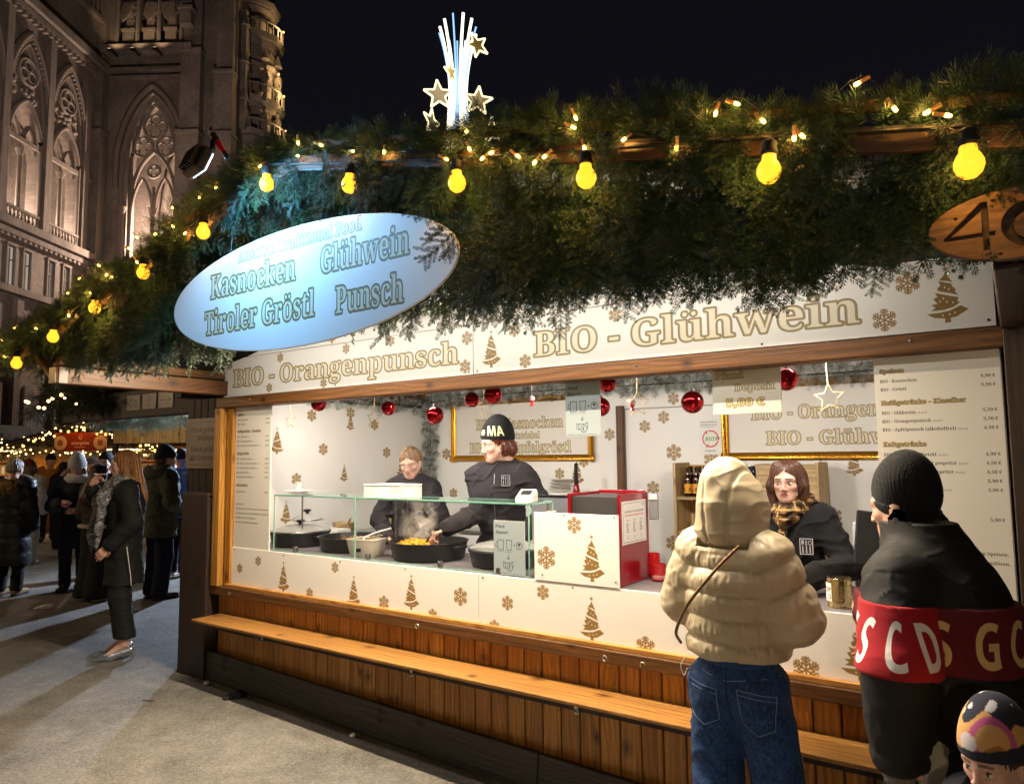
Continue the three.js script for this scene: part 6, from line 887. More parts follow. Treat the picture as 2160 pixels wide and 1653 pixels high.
{ // woman in the black coat with silver heels
  const o = { label: 'woman in black coat with grey scarf and silver heels smoking in profile', x: -6.21, z: 0.11, turn: faceTo(-0.52, 0.86), h: 1.715, fine: 0.0045, face: { lip: [0.4, 0.12, 0.12] }, elbR: [-0.17, 1.15, 0.17], wrR: [-0.06, 1.385, 0.27], handR: { curl: [0.35, 0.4, 0.8, 0.9, 0.5], palm: [0.5, 0, -0.8], dir: [0.2, 0.9, -0.35], cell: 0.006 }, elbL: [0.22, 1.12, -0.07], wrL: [0.2, 0.93, 0.1], handL: { cell: 0.006 }, head: [0, 1.575, 0.03], yaw: 0.05, pitch: 0.08, kneeL: [0.085, 0.5, 0.02], kneeR: [-0.07, 0.5, 0.03], ankL: [0.09, 0.125, -0.03], ankR: [-0.075, 0.125, -0.01], toeL: [0.09, 0.03, 0.11], toeR: [-0.08, 0.03, 0.13] };
  const P = figure(o), s = P.s; hair(P, 'long', hairM(0x94683a), { len: 0.3, part: 1, cell: 0.007, out: 0.022, back: 0.03 });
  jacket(P, blackCloth, { hem: 0.6, thick: 0.035, cell: 0.016, hemR: 0.15, fl: 0.85, collar: 0.04, name: 'coat' });
  trousers(P, blackCloth, { hem: 0.17, thick: 0.016, wide: 1.15, flare: 0.012, top: 0.95 });
  const gr = std({ map: dataTex(128, 128, (u, v) => { const t = 0.36 + 0.3 * (tnoise(u, v, 16, 1) - 0.5) + 0.3 * (tnoise(u, v, 40, 2) > 0.6 ? 0.6 : -0.1); return [t, t, t * 1.02]; }, true), roughness: 0.95 });
  const sc = wear(P, 'scarf', [cap([-0.07, 1.44 * s, 0.0], [0.07, 1.44 * s, 0.0], 0.06, 0.06, { k: 0.05 }), cap([0.07, 1.42 * s, 0.06], [0.02, 1.28 * s, 0.17], 0.075, 0.08, { k: 0.05 }), cap([0.05, 1.3 * s, 0.17], [0.13, 1.05 * s, 0.19], 0.075, 0.05, { k: 0.04, fl: 0.5 }), cap([0.13, 1.05 * s, 0.19], [0.1, 0.88 * s, 0.2], 0.05, 0.02, { fl: 0.5 }), cap([-0.05, 1.3 * s, 0.2], [0.0, 1.02 * s, 0.25], 0.07, 0.055, { fl: 0.5 }), cap([0.0, 1.02 * s, 0.25], [0.02, 0.82 * s, 0.24], 0.05, 0.015, { fl: 0.5 })], gr, 0.012, { fold: (x, y, z) => 0.01 * Math.sin(x * 70 + y * 22) }); cylUV(sc.geometry, 0, 0.1, 3, 4);
  const sil = std({ color: 0xb9bcc4, roughness: 0.25, metalness: 0.8 });
  for (const q of 'LR') { const a = P.J['ank' + q], t = P.J['toe' + q]; const sh = wear(P, 'shoe', [cap([a[0], 0.075, a[2] - 0.045], [t[0], 0.035, t[2] - 0.03], 0.03, 0.038, { fl: 1 }), cap([t[0], 0.033, t[2] - 0.03], [t[0], 0.016, t[2] + 0.12], 0.037, 0.009)], sil, 0.007, { cut: (x, y, z) => Math.max(0.004 - y, y - lerp(0.105, 0.05, smoothstep(z, a[2] - 0.02, t[2] - 0.02))) }); mesh('heel', [rod([a[0], 0.07, a[2] - 0.055], [a[0], 0.0, a[2] - 0.065], 0.02, 0.008)], sil, sh); }
  mesh('cigarette', [rod([-0.02, 1.5 * s, 0.17], [0.0, 1.505 * s, 0.25], 0.004)], M.white, P.g);
  mesh('piping', [tube([[0.235 * s, 0.92 * s, -0.03], [0.2, 0.7 * s, -0.06], [0.19, 0.6 * s, -0.07]], 0.003, 20, 5)], M.white, P.g);
  console.log('coat woman', screen(P, P.J.head), 'foot', screen(P, [P.J.toeL[0], 0, P.J.toeL[2] + 0.1]));
}
// people further back in the lane
const far = { fine: 0.009 };
function passer(o, build) { const d = [o.x, o.z - 3.2465], n = Math.hypot(...d), a = [d[0] / n, d[1] / n], r = [-a[1], a[0]]; o.turn = faceTo(r[0] * o.turn[0] + a[0] * o.turn[1], r[1] * o.turn[0] + a[1] * o.turn[1]); const P = figure({ ...far, ...o }); build(P, P.s); console.log(o.label.slice(0, 30), screen(P, P.J.head), 'feet', screen(P, [0, 0, 0])); return P; }
const Rt = [0.8184, -0.5746], Aw = [-0.5746, -0.8184]; // picture right and away, on the ground
const dirTo = (r, a) => [r, a]; // picture right and away, measured across the line of sight to that person
passer({ label: 'man in olive parka and navy beanie with hands held before him', x: -8.41, z: -1.39, turn: dirTo(0.9, 0.45), h: 1.76, build: 1.02, lean: 0.08, elbL: [0.26, 1.1, 0.02], elbR: [-0.27, 1.1, 0.0], wrL: [0.05, 0.98, 0.28], wrR: [-0.03, 0.96, 0.28], handL: { cell: 0.007 }, handR: { cell: 0.007 }, yaw: -0.2 }, (P, s) => {
  jacket(P, cloth(0x4a4d3c, 0.85), { hem: 0.7, thick: 0.058, cell: 0.018, hemR: 0.155, fl: 0.92, name: 'parka', extra: [cap([-0.09, 1.44 * s, -0.07], [0.09, 1.44 * s, -0.07], 0.065, 0.065, { k: 0.05 }), ell([0, 1.42 * s, -0.11], [0.15, 0.085, 0.08], { k: 0.04 })], noTop: 1, fold: 0.01 });
  mesh('hood_trim', solid([cap([-0.11, 1.47 * s, -0.09], [0.11, 1.47 * s, -0.09], 0.05, 0.05, { fl: 1 })], 0.014, { fold: crumple(0.012, 30) }), cloth(0x6d7060, 1), P.g);
  beanie(P, navyCloth, { band: 0.05, cell: 0.009, h: 0.115, r: 1.04 }); hair(P, 'short', hairM(0x4a3a2c), { cell: 0.01 }); trousers(P, std({ color: 0x15233f, map: denimTex, roughness: 0.9 }), { cell: 0.018, wide: 1.25, thick: 0.025 }); shoes(P, cloth(0x4a2a18, 0.6), { cell: 0.014, sole: M.rubber });
});
passer({ label: 'person in bright blue puffer jacket and grey cap beside the brown cabinet', x: -9.8, z: -2.46, turn: dirTo(0.6, 0.8), h: 1.75, build: 1.1 }, (P) => { jacket(P, phy({ color: 0x2c62c0, roughness: 0.45 }), { hem: 0.78, thick: 0.06, quilt: [0.13, 0.014], cell: 0.018, collar: 0.06 }); beanie(P, cloth(0x2a2f3a), { cell: 0.01, band: 0.05 }); trousers(P, navyCloth, { cell: 0.02, wide: 1.2 }); shoes(P, cloth(0xb9b4aa), { cell: 0.014, sole: M.white }); });
passer({ label: 'dark-haired girl in brown shearling jacket and wide black trousers', x: -8.95, z: -0.93, turn: dirTo(0.75, 0.5), h: 1.58, elbR: [-0.2, 1.15, 0.1], wrR: [-0.08, 1.2, 0.26], wrL: [0.12, 1.15, 0.25], handR: { cell: 0.008 }, pitch: 0.1 }, (P, s) => {
  hair(P, 'long', hairM(0x3c281c), { len: 0.34, cell: 0.009, out: 0.04, back: 0.02 }); jacket(P, cloth(0x2f2218, 0.8), { hem: 0.93, thick: 0.06, cell: 0.017, hemR: 0.14, fold: 0.008 });
  mesh('shearling_collar', solid([cap([-0.1, 1.42 * s, -0.02], [0.1, 1.42 * s, -0.02], 0.075, 0.075)], 0.014, { fold: crumple(0.012, 30), cut: (x, y) => y - 1.48 * s }), cloth(0xb3a890, 1), P.g); mesh('shearling_hem', solid([cap([0, 0.93 * s, 0], [0, 0.95 * s, 0], 0.21, 0.21, { fl: 0.85 })], 0.014, { fold: crumple(0.01, 30), cut: (x, y) => Math.max(0.905 * s - y, y - 0.955 * s) }), cloth(0xb3a890, 1), P.g);
  trousers(P, blackCloth, { wide: 1.9, flare: 0.03, cell: 0.018, thick: 0.03 }); shoes(P, cloth(0x9a7448, 0.8), { cell: 0.014, sole: cloth(0xc9b48a) });
});
passer({ label: 'woman in grey ribbed bobble-free beanie and white scarf looking at her phone', x: -9.82, z: -1.08, turn: dirTo(-0.25, -0.95), h: 1.66, pitch: 0.45, elbR: [-0.24, 1.1, 0.1], wrR: [-0.1, 1.13, 0.28], elbL: [0.24, 1.12, 0.05], wrL: [0.1, 1.06, 0.26], handR: { cell: 0.007 }, handL: { cell: 0.007 } }, (P, s) => {
  beanie(P, cloth(0xb4b2b0, 0.95), { rib: 34, band: 0.06, h: 0.135, r: 1.12, cell: 0.008, base: 0.005 }); hair(P, 'long', hairM(0x9c7448), { len: 0.24, cell: 0.01 }); jacket(P, cloth(0x0d1226, 0.85), { hem: 0.55, thick: 0.05, cell: 0.018, hemR: 0.15, name: 'coat' });
  mesh('scarf', solid([cap([-0.07, 1.43 * s, 0.02], [0.07, 1.43 * s, 0.02], 0.075, 0.075), ell([0, 1.41 * s, 0.08], [0.11, 0.055, 0.05])], 0.013, { fold: (x, y, z) => 0.008 * Math.sin(y * 90 + x * 20) }), cloth(0xc4c3c4, 1), P.g); mesh('phone', [rbx(0.075, 0.012, 0.15, 0.0, 1.13 * s, 0.37, 0.004)], phy({ color: 0x8a1622, roughness: 0.3 }), P.g);
  trousers(P, navyCloth, { cell: 0.018 }); shoes(P, cloth(0x3a1c12, 0.5), { boot: 0.33, cell: 0.014, top: 0.06 });
});
passer({ label: 'grey-haired woman in long black coat with fur hood at the left edge', x: -10.16, z: -0.5, turn: dirTo(0.5, 0.85), h: 1.66, pitch: 0.1 }, (P, s) => {
  hair(P, 'short', hairM(0x8c857c), { cell: 0.009 }); jacket(P, phy({ color: 0x0c0c10, roughness: 0.5 }), { hem: 0.38, thick: 0.06, quilt: [0.16, 0.012], cell: 0.02, hemR: 0.16, fl: 0.9, name: 'coat' });
  mesh('fur_trim', solid([cap([-0.13, 1.38 * s, -0.05], [0.13, 1.38 * s, -0.05], 0.07, 0.07), ell([0, 1.33 * s, -0.14], [0.14, 0.1, 0.07])], 0.012, { fold: (x, y, z) => 0.016 * vnoise(x * 40, y * 40, z * 40) }), cloth(0x6d5230, 1), P.g); trousers(P, blackCloth, { cell: 0.02, hem: 0.06 }); shoes(P, cloth(0x8a6a40, 0.7), { boot: 0.14, cell: 0.014, sole: M.rubber });
});
passer({ label: 'long-haired woman in pale coat carrying a light tote bag', x: -12.86, z: -1.69, turn: dirTo(0.3, 0.95), h: 1.63 }, (P, s) => {
  hair(P, 'long', hairM(0x5c4636), { len: 0.3, cell: 0.011 }); beanie(P, cloth(0x5c1a1e), { cell: 0.011, base: 0.03 }); jacket(P, cloth(0xa39c90, 0.9), { hem: 0.8, thick: 0.05, cell: 0.02 }); trousers(P, cloth(0x8e8678), { wide: 1.3, cell: 0.02 }); shoes(P, M.white, { cell: 0.016 });
  mesh('tote_bag', [rbx(0.14, 0.42, 0.34, 0.31, 0.76 * s, 0.02, 0.04, 3)], cloth(0x9c9a9c, 0.9), P.g); mesh('bag_strap', [tube([[0.3, 0.96 * s, 0.12], [0.2, 1.35 * s, 0.04], [0.3, 0.96 * s, -0.1]], 0.012, 20, 5)], cloth(0x9c9a9c), P.g);
});
passer({ label: 'smiling man in mustard jacket and dark beanie facing the camera', x: -16.16, z: -3.35, turn: dirTo(0.1, -1), h: 1.74, elbR: [-0.25, 1.1, 0.0], wrR: [-0.1, 1.05, 0.25] }, (P) => { jacket(P, cloth(0xa8691a, 0.8), { hem: 0.8, thick: 0.05, cell: 0.02, collar: 0.03 }); beanie(P, navyCloth, { cell: 0.011 }); trousers(P, blackCloth, { cell: 0.02 }); shoes(P, M.rubber, { cell: 0.016 }); });
passer({ label: 'person with dark bun seen behind the beanie woman', x: -14.57, z: -2.93, turn: dirTo(0.6, 0.7), h: 1.6 }, (P) => { jacket(P, navyCloth, { hem: 0.7, cell: 0.022, thick: 0.05 }); hair(P, 'tied', hairM(0x1a120e), { cell: 0.012 }); trousers(P, blackCloth, { cell: 0.022 }); shoes(P, M.rubber, { cell: 0.016 }); });
passer({ label: 'man with glasses and dark hat seen behind the blonde smoker', x: -10.63, z: -1.81, turn: dirTo(-0.4, -0.9), h: 1.72 }, (P) => { jacket(P, cloth(0x2a1a1a), { hem: 0.75, cell: 0.02, thick: 0.05 }); beanie(P, blackCloth, { cell: 0.01, base: 0.03 }); hair(P, 'mop', hairM(0x17110d), { cell: 0.01 }); mesh('glasses', [new THREE.TorusGeometry(0.022, 0.0025, 6, 18).translate(0.03, -0.005, 0.1).applyMatrix4(P.HM), new THREE.TorusGeometry(0.022, 0.0025, 6, 18).translate(-0.03, -0.005, 0.1).applyMatrix4(P.HM)], M.black, P.g); trousers(P, blackCloth, { cell: 0.022 }); shoes(P, M.rubber, { cell: 0.016 }); });
passer({ label: 'person in grey woollen cap half hidden behind the dark-haired girl', x: -13.12, z: -2.77, turn: dirTo(0.5, -0.6), h: 1.66 }, (P) => { jacket(P, cloth(0x4a3f3a), { hem: 0.75, cell: 0.022, thick: 0.05 }); beanie(P, cloth(0x6a625c), { cell: 0.011 }); trousers(P, blackCloth, { cell: 0.022 }); shoes(P, M.rubber, { cell: 0.016 }); });
// ---------- the neighbouring hut, the lane behind, the far huts ----------
const TURN = 0.612; // huts and lane lights face the place where the lane opens
const Ax = V(-Math.sin(TURN), 0, -Math.cos(TURN)), Rx = V(Math.cos(TURN), 0, -Math.sin(TURN));
const lane = (px, depth) => V(0, -0.017, 3.2465).addScaledVector(Ax, depth).addScaledVector(Rx, (px - 1080) / 1512 * depth);
{ // dark boarded end of the next hut, with its cabinet and sign
  const t = thing('neighbour_hut', 'dark brown hut joined to the left end of the stall, with canopy beam', 'hut');
  const side = new THREE.Group(); side.name = 'board_wall'; t.add(side);
  for (let i = 0; i < 6; i++) mesh('plank', [boxUV(rbx(0.09, 2.1, 0.02, -5.54 + i * 0.095, 1.05, -0.06, 0.005), 'y')], M.darkBoard, side);
  mesh('wall_return', [boxUV(bx(0.02, 2.1, 0.7, -5.59, 1.05, -0.42), 'y')], M.darkBoard, t);
  mesh('canopy_beam', [boxUV(rbx(4.6, 0.36, 0.1, -7.9, 2.27, -1.0, 0.01), 'x')], M.darkBoard, t);
  mesh('canopy_beam_end', [boxUV(rbx(0.1, 0.3, 1.0, -5.66, 2.27, -0.5, 0.01), 'z')], M.darkBoard, t);
  mesh('canopy_roof', [boxUV(bx(5.2, 0.03, 2.4, 0, 0, 0).rotateX(0.16).translate(-7.9, 2.63, -2.0), 'z'), ...Array.from({ length: 22 }, (_, i) => bx(0.03, 0.02, 2.4, -10.4 + i * 0.24 + 7.9, 0.02, 0).rotateX(0.16).translate(-7.9, 2.63, -2.0))], M.rubber, t);
  mesh('canopy_post', [boxUV(rbx(0.12, 2.1, 0.12, -10.1, 1.05, -3.0, 0.01), 'y')], M.darkBoard, t);
  const c = thing('brown_cabinet', 'tall plain dark brown cabinet standing against the left corner of the stall', 'cabinet', [-5.225, groundY(-5.2), -0.02]);
  mesh('cabinet_front', [boxUV(rbx(0.35, 1.36, 0.02, 0, 0.68, 0.1, 0.004), 'y')], wood(0x3f2c22, 0.55), c); mesh('cabinet_body', [bx(0.34, 1.34, 0.1, 0.0, 0.67, 0.038)], M.darkBoard, c); mesh('cabinet_top', [boxUV(rbx(0.36, 0.02, 0.14, 0, 1.365, 0.04, 0.004), 'x')], wood(0x4a3a30, 0.5), c);
  const s = notice('menu_sign', 'beige sign with scrolled border and the word frisch on dark boards', 'sign', 0.62, 0.4, canvasTex(620, 400, (x, w, h) => { x.fillStyle = '#9c8a7a'; x.fillRect(0, 0, w, h); x.strokeStyle = '#5a4a40'; x.lineWidth = 4; x.beginPath(); x.moveTo(60, 30); x.lineTo(560, 30); x.quadraticCurveTo(560, 60, 590, 60); x.lineTo(590, 340); x.quadraticCurveTo(560, 340, 560, 370); x.lineTo(60, 370); x.quadraticCurveTo(60, 340, 30, 340); x.quadraticCurveTo(50, 200, 30, 60); x.quadraticCurveTo(60, 60, 60, 30); x.stroke(); x.fillStyle = '#4a3a32'; x.font = 'italic bold 56px serif'; x.fillText('frisch gebackene', 60, 110); x.fillText("Mehlspeis'", 150, 175); x.fillText('frisch gefüllte', 66, 265); x.fillText('Fritattn', 150, 335); x.beginPath(); x.ellipse(96, 318, 42, 20, -0.2, 0, 7); x.fill(); x.fillStyle = '#b07a3a'; x.beginPath(); x.ellipse(100, 314, 26, 9, -0.2, 0, 7); x.fill(); }), [-5.265, 1.742, -0.04], 0, 0.012);
  const pic = [['white pictogram tile with two figures on the dark canopy beam', (x) => { for (const [X, Y, k] of [[70, 50, 1], [140, 70, 0.8]]) { x.beginPath(); x.arc(X, Y, 15 * k, 0, 7); x.stroke(); x.beginPath(); x.moveTo(X - 22 * k, Y + 22); x.lineTo(X + 22 * k, Y + 22); x.lineTo(X + 26 * k, Y + 80); x.lineTo(X - 26 * k, Y + 80); x.closePath(); x.stroke(); x.beginPath(); x.moveTo(X - 10, Y + 80); x.lineTo(X - 12, 180); x.moveTo(X + 10, Y + 80); x.lineTo(X + 12, 180); x.stroke(); } }], ['white pictogram tile with letter i on the dark canopy beam', (x) => { x.beginPath(); x.arc(100, 48, 15, 0, 7); x.stroke(); x.strokeRect(88, 82, 24, 76); x.beginPath(); x.moveTo(70, 160); x.lineTo(130, 160); x.moveTo(74, 82); x.lineTo(88, 82); x.stroke(); }], ['white pictogram tile with arrow to the right on the dark canopy beam', (x) => { x.lineWidth = 10; x.beginPath(); x.moveTo(24, 100); x.lineTo(172, 100); x.moveTo(130, 62); x.lineTo(174, 100); x.lineTo(130, 138); x.stroke(); }]];
  pic.forEach(([l, d], i) => notice('pictogram_sign', l, 'sign', 0.29, 0.17, canvasTex(200, 200, (x) => { x.fillStyle = '#a79f98'; x.fillRect(0, 0, 200, 200); x.strokeStyle = '#1d1a18'; x.lineWidth = 6; d(x); }), [-8.22 + i * 0.34, 2.262, -0.943], 0, 0.008));
}
const ledBig = glowMat(0xffb24a, 9), ledSmall = glowMat(0xffc878, 9), ledG = sph(0.028, 0, 0, 0, 8), ledS = sph(0.014, 0, 0, 0, 6), ledT = sph(0.02, 0, 0, 0, 6);
function lightRun(name, label, pts, n, big, jit = 0.05) { const t = thing(name, label, 'fairy lights'), cv = new THREE.CatmullRomCurve3(pts, false, 'catmullrom', 0.1); for (let i = 0; i < n; i++) { const p = cv.getPoint((i + rr(0.2, 0.8)) / n); const m = mesh('fairy_bulb', big ? ledG : rnd() < 0.5 ? ledT : ledS, big ? ledBig : ledSmall, t); m.position.set(p.x + rr(-jit, jit), p.y + rr(-jit, jit), p.z + rr(0, jit)); } mesh('wire', [tube(pts, 0.006, 40, 4)], M.cable, t); return t; }
function bushRun(name, label, pts, n, r, tint, nl = 0.07, parent) { // garland of needle tufts
  const list = []; for (let i = 0; i < 20; i++) { const a = i * 2.4; list.push([0, i * 0.005, 0, Math.cos(a), 0.8 + i / 24, Math.sin(a), nl * rr(0.7, 1.1), nl * 0.045]); }
  const sprig = needleSet(list), cv = new THREE.CatmullRomCurve3(pts, false, 'catmullrom', 0.1), t = parent ?? thing(name, label, 'garland'), im = new THREE.InstancedMesh(sprig, std({ color: 0xffffff, roughness: 0.7, side: THREE.DoubleSide }), n), dm = new THREE.Object3D(), c = new THREE.Color(); im.name = 'needles'; im.userData.kind = 'stuff';
  for (let i = 0; i < n; i++) { const u = (i + rnd()) / n, p = cv.getPoint(Math.min(u, 1)), o = V(rr(-1, 1), rr(-1.2, 0.9), rr(-1, 1)).normalize(); dm.position.copy(p).addScaledVector(o, rr(0, r)); dm.quaternion.setFromUnitVectors(V(0, 1, 0), o); dm.scale.setScalar(rr(0.8, 1.4)); dm.updateMatrix(); im.setMatrixAt(i, dm.matrix); const k = rr(0.7, 1.4); c.setRGB(tint[0] * k, tint[1] * k, tint[2] * k); im.setColorAt(i, c); }
  t.add(im); return t;
}
bushRun('fir_garland', 'dark fir garland with fairy lights wrapped round the left end of the canopy beam', [V(-10.4, 2.3, -0.85), V(-9.9, 2.42, -0.85), V(-9.2, 2.4, -0.85), V(-8.75, 2.36, -0.86)], 520, 0.17, [0.03, 0.045, 0.02]);
lightRun('fairy_light_string', 'few warm fairy lights on the left end of the canopy beam', [V(-10.3, 2.32, -0.68), V(-9.9, 2.25, -0.68), V(-9.5, 2.45, -0.68), V(-8.9, 2.3, -0.68)], 9, false, 0.07);
bushRun('frosted_garland', 'brightly lit frosted fir garland beyond the canopy above the walkers', [lane(196, 12.5).setY(2.36), lane(250, 12.5).setY(2.34), lane(320, 12.5).setY(2.35), lane(392, 12.5).setY(2.37)], 620, 0.14, [0.42, 0.52, 0.46], 0.08);
{ const t = thing('plank_fence_panel', 'pale plank wall lit by the cold lamp beyond the canopy', 'plank wall', lane(345, 13).toArray(), TURN); for (let i = 0; i < 14; i++) mesh('plank', [boxUV(rbx(0.115, 0.55, 0.03, -0.85 + i * 0.12, 2.2, 0, 0.004), 'y')], M.honey, t); mesh('light_strip', [bx(1.7, 0.04, 0.04, 0, 2.52, 0.1)], glowMat(0xe6f0ff, 5), t); mesh('frame_post', [bx(0.08, 2.5, 0.08, 0.9, 1.25, -0.05), bx(0.08, 2.5, 0.08, -0.9, 1.25, -0.05)], M.darkBoard, t); const l = new THREE.RectAreaLight(0xe6f0ff, 60, 1.7, 0.06); l.position.set(0, 2.52, 0.14); t.add(l); l.lookAt(lane(345, 13).setY(1.6).addScaledVector(Ax, -2)); }
{ const p = lane(212, 12.2).setY(2.33), t = thing('red_bow', 'red ribbon star at the left end of the frosted garland', 'bow', p.toArray(), TURN); mesh('ribbon', [ext(shp(Array.from({ length: 10 }, (_, i) => { const a = PI / 2 + i * PI / 5, r = i % 2 ? 0.05 : 0.13; return [Math.cos(a) * r, Math.sin(a) * r]; })), 0.02, 0.006)], std({ color: 0xa03030, roughness: 0.6 }), t); }
{ // cold flood lamp on a mast behind the stall lights the lane
  const t = thing('lane_flood_lamp', 'cold white flood lamp on a mast in the lane behind the stall', 'flood lamp', [-10.35, 0, -4.75]); mesh('mast', [cyl(0.04, 0.05, 2.7, 0, 1.35, 0, 12)], M.iron, t); mesh('housing', [rbx(0.3, 0.2, 0.08, 0, 2.72, -0.02, 0.01)], M.black, t); mesh('lens', [bx(0.26, 0.16, 0.006, 0, 2.72, 0.03)], glowMat(COLD, 8), t);
  const l = new THREE.SpotLight(COLD, LIGHTS.plaza, 0, 1.25, 0.5); l.position.set(-10.33, 2.72, -4.69); l.target.position.set(-6.2, 0.2, 0.6); l.castShadow = true; l.shadow.radius = 4; scene.add(l, l.target);
}
{ // lamp of the stall opposite, behind the viewer
  const t = thing('street_lamp', 'plain lamp of the stall opposite, behind the viewer', 'street lamp', [1.3, -0.2, 6.4]); mesh('pole', [cyl(0.03, 0.04, 2.25, 0, 1.12, 0, 12)], M.iron, t); mesh('lamp_head', [sph(0.07, 0, 2.3, 0, 16)], glowMat(0xffe6c0, 5), t);
  const l = new THREE.PointLight(0xffe2bc, LIGHTS.front); l.position.set(1.3, 2.1, 6.4); l.castShadow = true; l.shadow.radius = 3; scene.add(l);
}
{ // lamp of the huts on the left of the lane, outside the picture
  const t = thing('lane_lamp', 'warm globe lamp of the huts on the left side of the lane', 'street lamp', [-11.6, -0.017, 2.6]); mesh('pole', [cyl(0.03, 0.04, 3.0, 0, 1.5, 0, 12)], M.iron, t); mesh('lamp_head', [sph(0.09, 0, 3.08, 0, 16)], glowMat(0xffd9a8, 5), t);
  const l = new THREE.PointLight(0xffd9a8, LIGHTS.lane); l.position.set(0, 3.08, 0); l.castShadow = true; l.shadow.radius = 4; t.add(l);
}
function hut(px, depth, w, apex, eave, label, opts = {}) {
  const o = lane(px, depth), t = thing('market_hut', label, 'market hut', o.toArray(), TURN), h = w / 2, an = Math.atan2(apex - eave, h), L = Math.hypot(h + 0.25, (apex - eave) * (h + 0.25) / h);
  for (const s of [-1, 1]) mesh('roof', [bx(L, 0.05, 3.4, 0, 0, 0).rotateZ(-s * an).translate(s * (h + 0.25) / 2, apex + 0.06 - (apex - eave) * (h + 0.25) / h / 2, -1.2)], M.rubber, t);
  mesh('gable_board', [boxUV(ext(shp([[-h, eave], [h, eave], [0, apex]]), 0.04).translate(0, 0, 0.1), 'y')], M.darkBoard, t);
  mesh('back_wall', [boxUV(bx(w - 0.1, eave, 0.05, 0, eave / 2, -2.3), 'y')], M.pale, t); mesh('side_wall', [boxUV(bx(0.05, eave, 2.3, -h + 0.05, eave / 2, -1.15), 'z'), boxUV(bx(0.05, eave, 2.3, h - 0.05, eave / 2, -1.15), 'z')], M.pineB, t);
  mesh('counter', [boxUV(bx(w - 0.12, 0.95, 0.3, 0, 0.475, -0.1), 'x')], M.pineB, t);
  mesh('shelf_board', [boxUV(bx(w - 0.4, 0.03, 0.25, 0, 1.25, -2.1), 'x'), boxUV(bx(w - 0.4, 0.03, 0.25, 0, 1.6, -2.1), 'x')], M.honey, t);
  for (let i = 0; i < 14; i++) mesh('ware', [lathe([[0.001, 0], [0.05, 0], [0.06, rr(0.1, 0.2)], [0.03, 0.22], [0.001, 0.22]], 8).translate(-h + 0.4 + i * (w - 0.8) / 13, i % 2 ? 1.27 : 1.62, -2.1)], [M.red, M.white, M.gold, M.needleB][i % 4], t);
  mesh('lamp_panel', [bx(w * 0.6, 0.03, 0.1, 0, eave - 0.1, -0.7)], glowMat(0xffd9a0, 8), t); const l = new THREE.RectAreaLight(0xffd9a0, 70, w * 0.6, 0.1); l.position.set(0, eave - 0.13, -0.7); l.rotation.x = -PI / 2; t.add(l);
  t.updateMatrixWorld(true); const W = (x, y, z) => t.localToWorld(V(x, y, z));
  const gp = [W(-h - 0.2, eave - 0.06, 0.22), W(-h / 2, (eave + apex) / 2, 0.22), W(0, apex + 0.02, 0.22), W(h / 2, (eave + apex) / 2, 0.22), W(h + 0.2, eave - 0.06, 0.22)];
  bushRun('fir_garland', 'dark garland along the gable of the ' + opts.short, gp, 500, 0.16, [0.035, 0.045, 0.02]);
  lightRun('bulb_string', 'row of round bulbs along the gable of the ' + opts.short, gp.map((p) => p.clone().addScaledVector(Ax, -0.2).add(V(0, -0.08, 0))), opts.big ?? 14, true, 0.03);
  lightRun('fairy_light_string', 'small twinkling lights along the gable of the ' + opts.short, gp.map((p) => p.clone().addScaledVector(Ax, -0.2)), opts.small ?? 60, false, 0.11);
  bushRun('frosted_garland', 'frosted garland across the hatch of the ' + opts.short, [W(-h, eave - 0.12, 0.1), W(0, eave - 0.16, 0.1), W(h, eave - 0.12, 0.1)], 420, 0.1, [0.28, 0.3, 0.25]);
  lightRun('fairy_light_string', 'lights in the frosted garland of the ' + opts.short, [W(-h, eave - 0.16, 0.24), W(0, eave - 0.2, 0.24), W(h, eave - 0.16, 0.24)], 40, false, 0.08);
  return { t, W };
}
const h1 = hut(192, 17, 3.3, 2.42, 1.98, 'dark-roofed market hut with gable lights and red oval-ended sign, in the lane', { short: 'hut with the red sign' });
{ const p = h1.W(0.0, 2.06, 0.42), t = notice('hut_sign', 'red sign with cream end plates on the gable of the far hut', 'sign', 1.2, 0.42, canvasTex(480, 168, (x, w, h) => { x.fillStyle = '#8e3418'; x.fillRect(0, 0, w, h); x.fillStyle = '#d8b890'; for (const X of [56, 424]) { x.beginPath(); x.ellipse(X, 96, 62, 66, 0, 0, 7); x.fill(); x.fillStyle = '#a8623a'; x.beginPath(); x.ellipse(X, 96, 26, 30, 0, 0, 7); x.fill(); x.fillStyle = '#d8b890'; } x.fillStyle = '#e8d8c0'; x.font = 'bold 38px sans-serif'; x.textAlign = 'center'; x.fillText('evergrün', 240, 112); x.font = 'bold 15px sans-serif'; x.fillText('Räucherwerk', 240, 140); x.beginPath(); x.ellipse(240, 44, 12, 20, 0, 0, 7); x.lineWidth = 5; x.strokeStyle = '#e8d8c0'; x.stroke(); x.textAlign = 'left'; }), p.toArray(), TURN, 0.03); const l = new THREE.PointLight(0xffb060, 0.9); l.position.copy(h1.W(0, 2.5, 0.9)); l.castShadow = true; scene.add(l); const lm = thing('sign_lamp', 'small warm lamp above the red sign', 'lamp', h1.W(0, 2.5, 0.9).toArray()); mesh('lamp_globe', sph(0.03, 0, 0, 0, 10), ledBig, lm); mesh('arm', rod([0, 0.03, 0], [0, 0.05, 0], 0.01), M.iron, lm); }
hut(470, 17.5, 3.4, 2.62, 1.95, 'far market hut right of the red-signed one, partly behind the stall', { short: 'far right hut' });
hut(-90, 17.5, 3.6, 2.5, 1.98, 'far market hut at the left picture edge', { short: 'far left hut', big: 12 });
